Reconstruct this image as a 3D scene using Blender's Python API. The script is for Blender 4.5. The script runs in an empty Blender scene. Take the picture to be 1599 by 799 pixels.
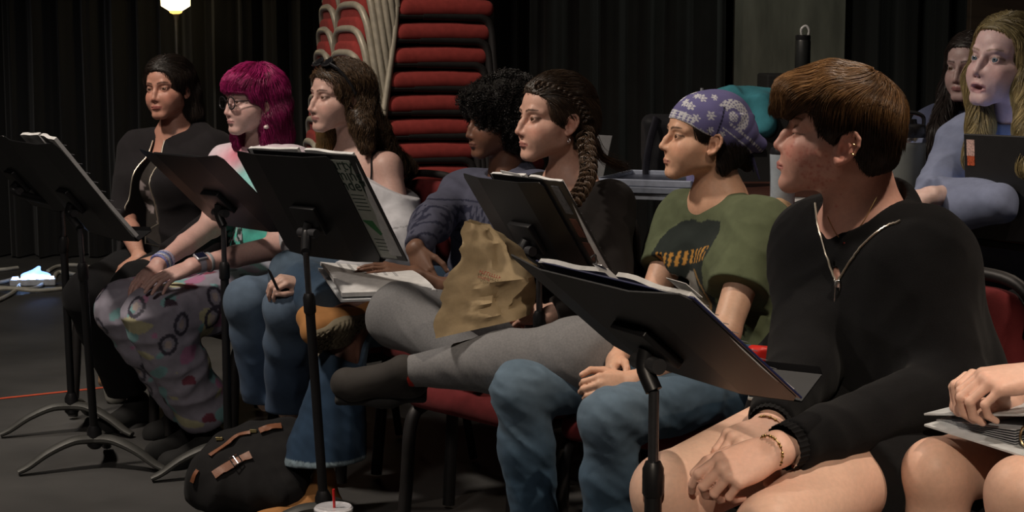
import bpy, math, random
import numpy as np
from mathutils import Vector, Matrix
rnd = random.Random(7)
RNG = np.random.default_rng(11)
COL = bpy.context.scene.collection
# ------------------------------------------------------------------ camera model (1599 x 799 frame)
FPX, CX, CY, CAMH = 2600.0, 799.5, 399.5, 1.38
PITCH = math.atan((399.5 - 75) / FPX)
_c, _s = math.cos(PITCH), math.sin(PITCH)
def at(px, py, d):
    x = (px - CX) / FPX * d; u = -(py - CY) / FPX * d
    return np.array([x, d * _c + u * _s, CAMH - d * _s + u * _c])
def floor_at(px, py):
    # point of the floor seen at a pixel
    r = at(px, py, 1.0) - np.array([0, 0, CAMH])
    t = -CAMH / r[2]
    return np.array([r[0] * t, r[1] * t, 0.0])
# ------------------------------------------------------------------ materials
def hexc(c):
    return tuple(c) + (1.0,) if len(c) == 3 else tuple(c)
MATS = {}
def mat(name, col=(.5, .5, .5), rough=.6, metal=0.0, vcol=False, var=.12, scale=40.0, bump=0.0, bscale=300.0,
        emit=None, estr=0.0, spec=.4, sss=0.0, trans=0.0, sheen=0.0, coat=0.0, dist=.002, stretch=None, alpha=1.0):
    if name in MATS: return MATS[name]
    m = bpy.data.materials.new(name); m.use_nodes = True
    nt = m.node_tree; N = nt.nodes; L = nt.links
    b = N['Principled BSDF']
    b.inputs['Roughness'].default_value = rough
    b.inputs['Metallic'].default_value = metal
    b.inputs['Specular IOR Level'].default_value = spec
    tc = N.new('ShaderNodeTexCoord')
    mp = N.new('ShaderNodeMapping'); L.new(tc.outputs['Object'], mp.inputs[0])
    if stretch: mp.inputs['Scale'].default_value = stretch
    nz = N.new('ShaderNodeTexNoise'); nz.inputs['Scale'].default_value = scale; nz.inputs['Detail'].default_value = 4
    L.new(mp.outputs[0], nz.inputs['Vector'])
    mr = N.new('ShaderNodeMapRange'); L.new(nz.outputs[0], mr.inputs[0])
    mr.inputs[1].default_value = .3; mr.inputs[2].default_value = .7
    mr.inputs[3].default_value = 1 - var; mr.inputs[4].default_value = 1 + var
    mx = N.new('ShaderNodeMix'); mx.data_type = 'RGBA'; mx.blend_type = 'MULTIPLY'; mx.inputs[0].default_value = 1
    if vcol:
        at_ = N.new('ShaderNodeAttribute'); at_.attribute_name = 'Col'
        L.new(at_.outputs['Color'], mx.inputs[6])
    else:
        mx.inputs[6].default_value = hexc(col)
    L.new(mr.outputs[0], mx.inputs[7])
    L.new(mx.outputs[2], b.inputs['Base Color'])
    if bump:
        n2 = N.new('ShaderNodeTexNoise'); n2.inputs['Scale'].default_value = bscale; n2.inputs['Detail'].default_value = 3
        L.new(mp.outputs[0], n2.inputs['Vector'])
        bp = N.new('ShaderNodeBump'); bp.inputs['Strength'].default_value = bump; bp.inputs['Distance'].default_value = dist
        L.new(n2.outputs[0], bp.inputs['Height']); L.new(bp.outputs[0], b.inputs['Normal'])
    if emit:
        b.inputs['Emission Color'].default_value = hexc(emit); b.inputs['Emission Strength'].default_value = estr
    if sss:
        b.inputs['Subsurface Weight'].default_value = sss; b.inputs['Subsurface Radius'].default_value = (.012, .005, .003)
        b.inputs['Subsurface Scale'].default_value = .6
    if trans: b.inputs['Transmission Weight'].default_value = trans
    if sheen: b.inputs['Sheen Weight'].default_value = sheen; b.inputs['Sheen Roughness'].default_value = .5
    if coat: b.inputs['Coat Weight'].default_value = coat
    if alpha < 1: b.inputs['Alpha'].default_value = alpha
    MATS[name] = m
    return m
# ------------------------------------------------------------------ object helpers
def tag(o, label=None, cat=None, group=None, kind=None):
    if label: o['label'] = label
    if cat: o['category'] = cat
    if group: o['group'] = group
    if kind: o['kind'] = kind
    return o
def mesh_obj(name, V, Fc, m, parent=None, col=None, smooth=True, loc=None):
    V = np.asarray(V, float)
    if parent is not None:
        base = parent
        inv = WM(base)
        V = (V - inv[1]) @ inv[0]
    elif loc is not None:
        V = V - np.asarray(loc)
    me = bpy.data.meshes.new(name)
    if isinstance(Fc, np.ndarray):
        n, k = Fc.shape
        me.vertices.add(len(V)); me.vertices.foreach_set('co', V.astype(np.float32).ravel())
        me.loops.add(n * k); me.loops.foreach_set('vertex_index', Fc.astype(np.int32).ravel())
        me.polygons.add(n); me.polygons.foreach_set('loop_start', np.arange(0, n * k, k, dtype=np.int32))
        me.update(calc_edges=True)
    else:
        me.from_pydata([tuple(v) for v in V], [], [tuple(int(i) for i in f) for f in Fc]); me.update()
    if smooth:
        me.polygons.foreach_set('use_smooth', np.ones(len(me.polygons), bool))
    me.materials.append(m)
    if col is not None:
        a = me.attributes.new('Col', 'FLOAT_COLOR', 'POINT')
        c = np.ones((len(V), 4), np.float32); c[:, :3] = np.clip(col, 0, 1)
        a.data.foreach_set('color', c.ravel())
    o = bpy.data.objects.new(name, me); COL.objects.link(o)
    if parent is not None: o.parent = parent
    elif loc is not None: o.location = tuple(loc)
    return o
def WM(o):
    # rotation and translation of an object chain (no scale)
    M = Matrix.Identity(4)
    ch = []
    while o is not None: ch.append(o); o = o.parent
    for q in reversed(ch):
        M = M @ (Matrix.Translation(q.location) @ q.rotation_euler.to_matrix().to_4x4())
    A = np.array(M)
    return A[:3, :3], A[:3, 3]
def thing(name, label, cat, loc=(0, 0, 0), rz=0.0, group=None):
    o = bpy.data.objects.new(name, None); COL.objects.link(o)
    o.empty_display_size = .05
    o.location = tuple(float(v) for v in loc); o.rotation_euler = (0, 0, rz)
    return tag(o, label, cat, group)
def copy_tree(o, parent=None):
    c = o.copy(); COL.objects.link(c)
    if parent is not None: c.parent = parent
    for ch in list(o.children): copy_tree(ch, c)
    return c
class MB:
    """collects simple shapes as one mesh"""
    def __init__(s): s.V = []; s.F = []; s.n = 0; s.C = []
    def add(s, V, F, col=None):
        V = np.asarray(V, float); s.V.append(V)
        s.F += [tuple(int(i) + s.n for i in f) for f in F]; s.n += len(V)
        s.C.append(np.tile(np.asarray(col if col is not None else (1, 1, 1), float), (len(V), 1)) if np.ndim(col) < 2 else np.asarray(col))
        return s
    def box(s, c, h, R=None, bev=0.0, col=None):
        hx, hy, hz = h
        R = np.eye(3) if R is None else np.asarray(R)   # rows = axes
        if bev <= 0:
            P = [(i * hx, j * hy, k * hz) for i in (-1, 1) for j in (-1, 1) for k in (-1, 1)]
            F = [(0, 1, 3, 2), (4, 6, 7, 5), (0, 4, 5, 1), (2, 3, 7, 6), (0, 2, 6, 4), (1, 5, 7, 3)]
            return s.add(np.asarray(P) @ R + np.asarray(c), F, col)
        # bevelled box by bmesh
        import bmesh
        bm = bmesh.new(); bmesh.ops.create_cube(bm, size=1)
        for v in bm.verts: v.co = Vector((v.co.x * 2 * hx, v.co.y * 2 * hy, v.co.z * 2 * hz))
        bmesh.ops.bevel(bm, geom=list(bm.edges), offset=bev, segments=3, profile=.5, affect='EDGES')
        bm.verts.index_update()
        P = np.array([tuple(v.co) for v in bm.verts]); F = [[v.index for v in f.verts] for f in bm.faces]; bm.free()
        return s.add(P @ R + np.asarray(c), F, col)
    def tube(s, pts, r, n=10, caps=True, flat=None, col=None, closed=False, up=None):
        pts = np.asarray(pts, float); m = len(pts)
        r = np.broadcast_to(np.asarray(r, float), (m,))
        T = np.gradient(pts, axis=0)
        if closed: T = np.roll(pts, -1, 0) - np.roll(pts, 1, 0)
        T /= np.linalg.norm(T, axis=1)[:, None] + 1e-12
        a = np.array([0, 0, 1.0]) if up is None else np.asarray(up, float)
        if abs(T[0] @ a) > .95: a = np.array([1.0, 0, 0])
        V = []
        u = a - T[0] * (a @ T[0]); u /= np.linalg.norm(u)
        for i in range(m):
            u = u - T[i] * (u @ T[i]); u /= np.linalg.norm(u) + 1e-12
            w = np.cross(T[i], u)
            fu, fw = (1, 1) if flat is None else flat
            for k in range(n):
                t = 2 * math.pi * k / n
                V.append(pts[i] + r[i] * (fu * math.cos(t) * u + fw * math.sin(t) * w))
        F = []
        for i in range(m if closed else m - 1):
            j = (i + 1) % m
            for k in range(n):
                F.append((i * n + k, i * n + (k + 1) % n, j * n + (k + 1) % n, j * n + k))
        if caps and not closed:
            F.append(tuple(range(n))[::-1]); F.append(tuple((m - 1) * n + k for k in range(n)))
        return s.add(V, F, col)
    def lathe(s, c, prof, n=28, R=None, col=None):
        R = np.eye(3) if R is None else np.asarray(R)
        V = []; F = []
        for (r, z) in prof:
            for k in range(n):
                t = 2 * math.pi * k / n
                V.append((r * math.cos(t), r * math.sin(t), z))
        for i in range(len(prof) - 1):
            for k in range(n):
                F.append((i * n + k, i * n + (k + 1) % n, (i + 1) * n + (k + 1) % n, (i + 1) * n + k))
        F.append(tuple(range(n))[::-1]); F.append(tuple((len(prof) - 1) * n + k for k in range(n)))
        return s.add(np.asarray(V) @ R + np.asarray(c), F, col)
    def grid(s, P, col=None, closed_u=False):
        P = np.asarray(P, float); a, b = P.shape[:2]
        F = []
        for i in range(a - 1 if not closed_u else a):
            for j in range(b - 1):
                F.append((i * b + j, ((i + 1) % a) * b + j, ((i + 1) % a) * b + j + 1, i * b + j + 1))
        return s.add(P.reshape(-1, 3), F, col)
    def slab(s, quad, th, n=None, col=None):
        """thin solid plate from 4 corners (in order) with thickness along -normal"""
        q = np.asarray(quad, float)
        nn = np.cross(q[1] - q[0], q[3] - q[0]); nn /= np.linalg.norm(nn)
        b = q - nn * th
        return s.add(np.vstack([q, b]), [(0, 1, 2, 3), (7, 6, 5, 4), (0, 4, 5, 1), (1, 5, 6, 2), (2, 6, 7, 3), (3, 7, 4, 0)], col)
    def build(s, name, m, parent=None, smooth=False, loc=None, vcol=False):
        V = np.vstack(s.V)
        o = mesh_obj(name, V, s.F, m, parent, np.vstack(s.C) if vcol else None, smooth, loc)
        if smooth == 'auto' or smooth:
            try:
                for p in o.data.polygons: p.use_smooth = True
                o.data.set_sharp_from_angle(angle=math.radians(38))
            except Exception: pass
        return o
def spline(pts, n=24):
    P = np.asarray(pts, float)
    if len(P) < 3:
        t = np.linspace(0, 1, n)[:, None]; return P[0] * (1 - t) + P[1] * t
    Q = np.vstack([2 * P[0] - P[1], P, 2 * P[-1] - P[-2]])
    out = []
    seg = len(P) - 1
    for t in np.linspace(0, seg, n):
        i = min(int(t), seg - 1); f = t - i
        a, b, c, d = Q[i:i + 4]
        out.append(.5 * ((2 * b) + (c - a) * f + (2 * a - 5 * b + 4 * c - d) * f * f + (-a + 3 * b - 3 * c + d) * f ** 3))
    return np.array(out)
# ------------------------------------------------------------------ implicit surfaces
def nrm(v):
    v = np.asarray(v, float); return v / (np.linalg.norm(v) + 1e-12)
def smin(a, b, k):
    if k <= 1e-6: return np.minimum(a, b)
    h = np.clip(.5 + .5 * (b - a) / k, 0, 1)
    return b + (a - b) * h - k * h * (1 - h)
def d_cone(p, a, b, r1, r2):
    ab = b - a; L = float(ab @ ab) + 1e-12
    pa = p - a
    t = np.clip((pa @ ab) / L, 0, 1)
    q = pa - t[:, None] * ab
    return np.sqrt(np.einsum('ij,ij->i', q, q)) - (r1 + (r2 - r1) * t)
def d_ell(p, c, R, r):
    q = p - c
    if R is not None: q = q @ R.T
    k0 = np.sqrt((q ** 2 / r ** 2).sum(1)); k1 = np.sqrt((q ** 2 / r ** 4).sum(1)) + 1e-9
    return k0 * (k0 - 1) / k1
def d_box(p, c, R, h, r):
    q = p - c
    if R is not None: q = q @ R.T
    q = np.abs(q) - (h - r)
    return np.sqrt((np.maximum(q, 0) ** 2).sum(1)) + np.minimum(q.max(1), 0) - r
A3 = lambda v: np.asarray(v, float)
class Sdf:
    def __init__(s): s.ops = []
    def cone(s, a, b, r1, r2=None, k=.02, sub=False):
        a, b = A3(a), A3(b); r2 = r1 if r2 is None else r2
        m = max(r1, r2)
        s.ops.append((lambda p: d_cone(p, a, b, r1, r2), np.minimum(a, b) - m, np.maximum(a, b) + m, k, sub)); return s
    def chain(s, pts, rs, k=.02):
        for i in range(len(pts) - 1): s.cone(pts[i], pts[i + 1], rs[i], rs[i + 1], k if i == 0 else min(k, .012))
        return s
    def ell(s, c, r, R=None, k=.02, sub=False):
        c, r = A3(c), A3(r); m = r.max(); R = None if R is None else A3(R)
        s.ops.append((lambda p: d_ell(p, c, R, r), c - m, c + m, k, sub)); return s
    def box(s, c, h, R=None, r=.01, k=.01, sub=False):
        c, h = A3(c), A3(h); m = np.linalg.norm(h); R = None if R is None else A3(R)
        s.ops.append((lambda p: d_box(p, c, R, h, r), c - m, c + m, k, sub)); return s
    def fn(s, f, lo, hi, k=.02, sub=False):
        s.ops.append((f, A3(lo), A3(hi), k, sub)); return s
    def disp(s, f):
        s.ops.append((f, None, None, 0, 'disp')); return s
    def cut(s, f):
        s.ops.append((f, None, None, 0, 'cut')); return s
    def bounds(s):
        b = [(o[1], o[2]) for o in s.ops if o[1] is not None and o[4] is False]
        return np.min([x[0] for x in b], 0), np.max([x[1] for x in b], 0)
    def __call__(s, p, pad=.022, big=.08):
        lo, hi = p.min(0), p.max(0)
        d = np.full(len(p), big)
        for f, a, b, k, mode in s.ops:
            if a is not None and (np.any(a - pad - k > hi) or np.any(b + pad + k < lo)): continue
            if mode == 'disp': d = d + f(p)
            elif mode == 'cut': d = np.maximum(d, f(p))
            elif mode: d = -smin(-d, f(p), k)
            else: d = smin(d, f(p), k)
        return d
def nets(f, h, lo=None, hi=None, B=8):
    """surface nets over the blocks that meet the surface"""
    if lo is None: lo, hi = f.bounds()
    lo = np.floor((np.asarray(lo) - .03) / h) * h; hi = np.asarray(hi) + .03
    nb = np.ceil((hi - lo) / (h * B)).astype(int)
    # two-level search for active blocks
    C = 4
    nc = np.ceil(nb / C).astype(int)
    g = np.stack(np.meshgrid(*[np.arange(n) for n in nc], indexing='ij'), -1).reshape(-1, 3)
    w = h * B * C
    cen = lo + (g + .5) * w
    keep = np.zeros(len(g), bool)
    for i in range(0, len(g), 64):
        keep[i:i + 64] = np.abs(f(cen[i:i + 64], pad=w * 1.2 + .05, big=1.0)) < w * 1.35 + .01
    g = g[keep]
    sub = np.stack(np.meshgrid(*[np.arange(C)] * 3, indexing='ij'), -1).reshape(-1, 3)
    blocks = []
    wb = h * B
    for q in g:
        bb = q * C + sub
        d = f(lo + (bb + .5) * wb, pad=wb + .05, big=1.0)
        blocks.append(bb[np.abs(d) < wb * 1.3 + .004])
    blocks = np.vstack(blocks)
    n = B + 1
    loc = np.stack(np.meshgrid(*[np.arange(n)] * 3, indexing='ij'), -1).reshape(-1, 3)
    dims = nb * B + C * B + 2
    key = lambda a: (a[..., 0] * dims[1] + a[..., 1]) * dims[2] + a[..., 2]
    Vs, Ks, Es = [], [], []
    corner = np.array([(i, j, k) for i in (0, 1) for j in (0, 1) for k in (0, 1)])
    edges = [(a, b) for a in range(8) for b in range(a + 1, 8) if np.abs(corner[a] - corner[b]).sum() == 1]
    def work(gb):
        ci = gb[:, None, :] * B + loc[None]
        dall = f((lo + ci * h).reshape(-1, 3)).reshape(len(gb), n, n, n)
        vs, ks, es = [], [], []
        for b, d in zip(gb, dall):
            ins = d < 0
            if ins.all() or not ins.any(): continue
            cc = np.stack([d[c[0]:c[0] + B, c[1]:c[1] + B, c[2]:c[2] + B] for c in corner], -1)
            cin = cc < 0
            act = cin.any(-1) & ~cin.all(-1)
            idx = np.argwhere(act)
            if not len(idx): continue
            v = cc[act]
            va, ve = v[:, EA], v[:, EB]
            m = (va < 0) != (ve < 0)
            t = np.where(m, va / np.where(m, va - ve, 1), 0)[..., None]
            acc = np.where(m[..., None], corner[EA] + t * (corner[EB] - corner[EA]), 0).sum(1)
            vs.append(lo + (b * B + idx + acc / m.sum(1)[:, None]) * h)
            ks.append(key(b * B + idx))
            for ax in range(3):
                sl = [slice(0, B)] * 3; s2 = [slice(0, B)] * 3; s2[ax] = slice(1, B + 1)
                A = ins[tuple(sl)]; E_ = ins[tuple(s2)]
                x = np.argwhere(A != E_)
                if len(x):
                    es.append(np.column_stack([b * B + x, np.full(len(x), ax), A[tuple(x.T)].astype(int)]))
        return vs, ks, es
    EA = np.array([e[0] for e in edges]); EB = np.array([e[1] for e in edges])
    groups = [blocks[i:i + 4] for i in range(0, len(blocks), 4)]
    from concurrent.futures import ThreadPoolExecutor
    with ThreadPoolExecutor(4) as ex:
        for vs, ks, es in ex.map(work, groups):
            Vs += vs; Ks += ks; Es += es
    V = np.vstack(Vs); K = np.concatenate(Ks); E_ = np.vstack(Es)
    o = np.argsort(K); Ksrt = K[o]
    F = []
    for ax in range(3):
        e = E_[E_[:, 3] == ax]; p = e[:, :3]
        u, w_ = (ax + 1) % 3, (ax + 2) % 3
        offs = []
        for du, dw in ((-1, -1), (0, -1), (0, 0), (-1, 0)):
            q = p.copy(); q[:, u] += du; q[:, w_] += dw; offs.append(key(q))
        K4 = np.stack(offs, 1)
        pos = np.clip(np.searchsorted(Ksrt, K4), 0, len(Ksrt) - 1)
        ok = (Ksrt[pos] == K4).all(1)
        q = o[pos[ok]]
        fl = e[ok, 4] == 0
        q[fl] = q[fl][:, ::-1]
        F.append(q)
    return drop_crumbs(V, np.vstack(F))
def drop_crumbs(V, F, share=.04):
    """removes tiny loose islands"""
    lab = np.arange(len(V))
    for _ in range(200):
        m = lab[F].min(1); new = lab.copy()
        for i in range(4): np.minimum.at(new, F[:, i], m)
        new = new[new]
        if (new == lab).all(): break
        lab = new
    u, inv, cnt = np.unique(lab, return_inverse=True, return_counts=True)
    if len(u) == 1: return V, F
    keep = cnt[inv] >= share * len(V)
    if keep.all(): return V, F
    idx = np.cumsum(keep) - 1
    return V[keep], idx[F[keep[F[:, 0]]]]
def relax(V, F, it=1, lam=.5):
    n = len(V)
    a = np.concatenate([F[:, i] for i in range(4)]); b = np.concatenate([F[:, (i + 1) % 4] for i in range(4)])
    deg = np.bincount(a, minlength=n) + np.bincount(b, minlength=n)
    for _ in range(it):
        s = np.stack([np.bincount(a, V[b, k], n) + np.bincount(b, V[a, k], n) for k in range(3)], 1)
        V = V + lam * (s / np.maximum(deg, 1)[:, None] - V)
    return V
def join(ms):
    V = []; F = []; n = 0; C = []
    for m in ms:
        V.append(m[0]); F.append(m[1] + n); n += len(m[0])
        if len(m) > 2: C.append(m[2])
    return (np.vstack(V), np.vstack(F)) + ((np.vstack(C),) if C else ())
_nr = np.random.default_rng(5)
_nk = _nr.normal(size=(40, 3)); _nk /= np.linalg.norm(_nk, axis=1)[:, None]
_np = _nr.uniform(0, 6.28, 40)
def noise(p, freq, seed=0, n=5):
    """cheap smooth noise in -1..1"""
    r = np.zeros(len(p))
    for i in range(n):
        a = _nk[(seed * 7 + i * 3) % 40]; b = _nk[(seed * 5 + i * 3 + 11) % 40]
        r += np.sin(freq * (p @ a) * (1 + .37 * i) + _np[(seed + i) % 40] + 1.7 * np.sin(freq * .6 * (p @ b) + i))
    return r / n
def folds(amp, freq, axis, seed=0, squash=3.0):
    """wrinkles whose crests run across AXIS (a direction along which they repeat)"""
    ax = nrm(axis)
    def f(p):
        q = p + (squash - 1) * (p @ ax)[:, None] * ax
        n = noise(q, freq, seed, 4)
        return -amp * (1 - 2 * np.abs(n)) 
    return f
# ------------------------------------------------------------------ heads
def frame(yaw, pitch=0.0, roll=0.0):
    """rows: X (figure's left), Y (backwards), Z (up). yaw 0 faces the camera side (-y), 90 faces -x; pitch > 0 looks down"""
    t, p, r = map(math.radians, (yaw, pitch, roll))
    f = np.array([-math.sin(t), -math.cos(t), 0]); u = np.array([0, 0, 1.0]); l = np.cross(u, f)
    f2 = f * math.cos(p) - u * math.sin(p); u2 = u * math.cos(p) + f * math.sin(p)
    l3 = l * math.cos(r) + u2 * math.sin(r); u3 = u2 * math.cos(r) - l * math.sin(r)
    return np.array([l3, -f2, u3])
class Head:
    def __init__(h, O, yaw, pitch=0, roll=0, s=1.0, nose=1.0, tip=0.0, jaw=1.0, eye=1.0, lips=1.0, mouth=0.0, skin=(.6, .4, .3), lip=(.5, .2, .17),
                 brow=(.06, .04, .03), browt=1.0, iris=(.10, .05, .03), gaze=(0, 0), low=.97, chin=1.0, blush=.3, browy=0.0, ear=1.0, lid=0.0, wide=1.0, look=None):
        h.O = A3(O); h.R = frame(yaw, pitch, roll); h.s = s
        h.__dict__.update(dict(nose=nose, tip=tip, jaw=jaw, eye=eye, lips=lips, mouth=mouth, skin=A3(skin), lip=A3(lip), brow=A3(brow), browt=browt,
                               iris=iris, gaze=gaze, chin=chin, blush=blush, browy=browy, ear=ear, lid=lid, wide=wide, low=low))
    def loc(h, p):
        q = (p - h.O) @ h.R.T / h.s
        q[:, 2] = np.where(q[:, 2] < 0, q[:, 2] / h.low, q[:, 2])
        return q
    def w(h, x, y, z): return h.O + (np.array([x, y, z * h.low if z < 0 else z]) * h.s) @ h.R
    def face(h, P):
        """signed distance in head space; |x| is used as the face is symmetric"""
        n, j, L = h.nose, h.jaw, h.lips
        p = P.copy(); p[:, 0] = np.abs(p[:, 0]) / h.wide
        d = d_ell(p, A3((0, .014, .034)), None, A3((.073, .093, .080)))
        lo, hi = p.min(0) - .016, p.max(0) + .016
        far = lambda a, b, m: any(min(a[i], b[i]) - m > hi[i] or max(a[i], b[i]) + m < lo[i] for i in range(3))
        fe = lambda c, r, k: any(c[i] - r[i] - k > hi[i] or c[i] + r[i] + k < lo[i] for i in range(3))
        E = lambda c, r, k: d if fe(c, r, k) else smin(d, d_ell(p, A3(c), None, A3(r)), k)
        C = lambda a, b, r1, r2, k: d if far(a, b, max(r1, r2) + k) else smin(d, d_cone(p, A3(a), A3(b), r1, r2), k)
        S = lambda c, r, k: d if fe(c, r, k) else -smin(-d, d_ell(p, A3(c), None, A3(r)), k)
        d = E((0, -.032, .034), (.058, .056, .052), .02)
        d = E((0, -.030, -.035), (.058 * (.5 + .5 * j), .053, .062), .02)
        d = C((.044 * j, .000, -.064), (.014 * j, -.067, -.098), .015, .0150, .025)
        d = C((.051 * j, .004, -.030), (.045 * j, .000, -.064), .014, .015, .02)
        d = C((.012, -.073 - .004 * h.chin, -.0985 - .002 * h.chin), (0, -.073 - .004 * h.chin, -.0985 - .002 * h.chin), .0155, .0155, .02)
        d = E((0, -.044, -.068), (.043 * j, .041, .036), .02)
        d = C((.038, -.064, -.028), (.050, -.040, -.024), .0155, .016, .022)
        d = E((.036, -.052, -.050), (.024, .032, .034), .02)
        d = C((.008, -.0815, .016), (.030, -.0785, .022), .008, .0075, .012)
        d = C((.030, -.0785, .022), (.048, -.058, .016), .0075, .007, .012)
        d = E((0, -.080, -.067), (.027, .0165, .023), .014)
        # orbits
        d = S((.033, -.099, -.001), (.019, .0195, .0125), .012)
        d = S((.012, -.104, .001), (.008, .0145, .014), .010)
        d = E((0, -.072, -.040), (.034, .024, .022), .016)
        d = C((.018, -.079, -.030), (.030, -.070, -.050), .012, .012, .016)
        d = C((.050, -.028, -.036), (.042, -.022, -.066), .017, .015, .02)
        d = C((.036, -.050, -.050), (.030, -.050, -.080), .016, .013, .02)
        # nose
        yt = -.0865 - .0195 * n; zt = -.0395 + h.tip
        d = C((0, -.0835, .010), (0, (yt - .0835) / 2 - .0005, (zt + .010) / 2), .0066, .0080, .010)
        d = C((0, (yt - .0835) / 2 - .0005, (zt + .010) / 2), (0, yt, zt), .0080, .0090, .008)
        d = E((.0100, yt + .0135, zt - .0055), (.0080, .0120, .0078), .008)
        d = C((0, yt + .002, zt - .004), (0, yt + .018, zt - .012), .0058, .0048, .005)
        d = S((.0065, yt + .0085, zt - .0125), (.0036, .0058, .0040), .0025)
        if lo[1] < -.045:
            # lips
            m = h.mouth
            zu = -.0660 + m * .15; zl = -.0745 - m * .9
            d = C((0, -.0985, zu), (.0135, -.0945, zu - .001), .0050 * L, .0040 * L, .003)
            d = C((.0135, -.0945, zu - .001), (.0245, -.0855, -.0702 - m * .4), .0040 * L, .0020, .003)
            d = C((0, -.0965, zl), (.0120, -.0930, zl + .0004), .0060 * L, .0048 * L, .0035)
            d = C((.0120, -.0930, zl + .0004), (.0240, -.0855, -.0706 - m * .4), .0048 * L, .0020, .003)
            d = -smin(-d, d_cone(p, A3((0, -.1045, -.0700 - m * .35)), A3((.0245, -.0895, -.0706 - m * .4)), .0015 + m * .75, .0010), .0016)
            if m > 0: d = S((0, -.095, -.0705 - m * .4), (.015, .016, .0018 + m * .8), .002)
            d = C((.0015, -.0905, -.0560), (.004, -.0945, -.0620), .0035, .0035, .006)
            d = S((0, -.1000, -.0855), (.020, .0075, .0055), .009)
            # eyelids: a shell over the eyeball with an almond opening
            e = A3((.0320, -.0715, -.001))
            d = smin(d, np.sqrt(((p - e) ** 2).sum(1)) - .0142, .005)
            o = .0049 * h.eye; zo = -.001 - h.lid
            q = p - A3((.0322, -.0880, zo))
            q[:, 2] -= .06 * (q[:, 0])          # outer corner slightly higher
            k0 = np.sqrt((q[:, 0] / .0130) ** 2 + (q[:, 1] / .012) ** 2 + (q[:, 2] / max(o, .0008)) ** 2)
            dd = (k0 - 1) * max(o, .0012)
            d = -smin(-d, dd, .0010)
            # crease above the lid
            d = -smin(-d, d_cone(p, A3((.022, -.0885, .0088)), A3((.042, -.0815, .0078)), .0013, .0011), .003)
        # ear
        s_ = h.ear
        ex = A3((.0715, .010, -.016))
        qa = p - ex
        near = (np.abs(qa) < .05).all(1)
        if not near.any(): return d * h.s
        qa = qa[near]
        a = .38
        q = np.column_stack([qa[:, 0] * math.cos(a) - qa[:, 1] * math.sin(a), qa[:, 0] * math.sin(a) + qa[:, 1] * math.cos(a), qa[:, 2]])
        b = .18
        q = np.column_stack([q[:, 0], q[:, 1] * math.cos(b) - q[:, 2] * math.sin(b), q[:, 1] * math.sin(b) + q[:, 2] * math.cos(b)]) / s_
        de = d_ell(q, A3((.001, .004, .000)), None, A3((.0055, .0155, .0260)))
        R = [(-.010, .004), (-.009, .017), (-.001, .0265), (.009, .0285), (.017, .022), (.0195, .011), (.017, -.002), (.012, -.013), (.005, -.0215), (-.003, -.026), (-.008, -.022)]
        rr = [.003, .0034, .0036, .0036, .0036, .0035, .0032, .0032, .0044, .0058, .0050]
        for i in range(len(R) - 1):
            de = smin(de, d_cone(q, A3((.0045, R[i][0] + .002, R[i][1])), A3((.0045, R[i + 1][0] + .002, R[i + 1][1])), rr[i], rr[i + 1]), .002)
        de = smin(de, d_cone(q, A3((.003, .006, .016)), A3((.0055, .0125, -.006)), .0028, .003, ), .004)
        de = -smin(-de, d_ell(q, A3((.0065, .001, -.0035)), None, A3((.0060, .0070, .0100))), .003)
        de = -smin(-de, d_cone(q, A3((.0085, .001, .0180)), A3((.0085, .0145, .010)), .0032, .0028), .002)
        de = smin(de, d_cone(q, A3((.002, -.007, -.003)), A3((.002, -.007, -.009)), .0036, .0036), .003)
        d[near] = smin(d[near], de * s_, .004)
        return d * h.s
    def add(h, S, k=.012):
        f = lambda p: h.face(h.loc(p))
        S.fn(f, h.O - .135 * h.s, h.O + .135 * h.s, k)
    def colour(h, V, extra=None):
        P = h.loc(V); x = np.abs(P[:, 0]) / h.wide; y, z = P[:, 1], P[:, 2]
        c = np.tile(h.skin, (len(V), 1))
        n = noise(P, 90, 3); c = c * (1 + .04 * n[:, None])
        def mixin(mask, colr, amt):
            m = np.clip(mask, 0, 1)[:, None] * amt
            return c * (1 - m) + A3(colr) * m
        g = lambda cx, cy, cz, rx, ry, rz: np.exp(-(((x - cx) / rx) ** 2 + ((y - cy) / ry) ** 2 + ((z - cz) / rz) ** 2))
        red = h.skin * A3((1.12, .72, .68))
        c = mixin(g(.042, -.07, -.035, .022, .03, .018), red, h.blush)
        c = mixin(g(0, -.11, -.045, .016, .022, .012), red, h.blush)
        c = mixin(g(.078, .01, -.016, .012, .03, .035), red, h.blush * .8)
        c = mixin(g(.033, -.09, -.012, .016, .02, .006), h.skin * A3((.78, .66, .66)), .5)
        # brows
        zb = .0195 + h.browy + .0045 * np.sin(np.clip((x - .012) / .036, 0, 1) * 2.4) 
        wd = .0030 * h.browt * np.clip(1.35 - (x - .012) / .040, .3, 1)
        m = (np.clip(1 - np.abs(z - zb) / wd, 0, 1) * (x > .011) * (x < .049) * (y < -.03))
        c = mixin(np.clip(m * 2.2, 0, 1), h.brow, .85)
        # lips
        L = h.lips; mo = h.mouth
        top = -.0612 + mo * .15 - .30 * np.clip(x - .004, 0, 1) - .0012 * (x < .002); bot = -.0805 - mo + .34 * np.clip(x - .005, 0, 1)
        m = (z < top) & (z > bot) & (x < .0245) & (y < -.078)
        c = mixin(m.astype(float), h.lip, .80)
        c = mixin(np.exp(-((z + .0702 + mo * .4) / .0011) ** 2) * (x < .025) * (y < -.08), h.lip * .45, .6)
        # lash line round the eye opening
        q = np.stack([(x - .0322) / .0142, (z + .001 + h.lid - .06 * (x - .0322)) / (.0058 * max(h.eye, .25) + .0008)], 1)
        r = np.sqrt((q ** 2).sum(1))
        m = np.exp(-((r - 1.06) / .20) ** 2) * (y < -.06) * np.where(z > -.001 - h.lid, 1, .5)
        c = mixin(m, h.brow * .6, .8)
        if extra: c = extra(h, P, c, noise)
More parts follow.
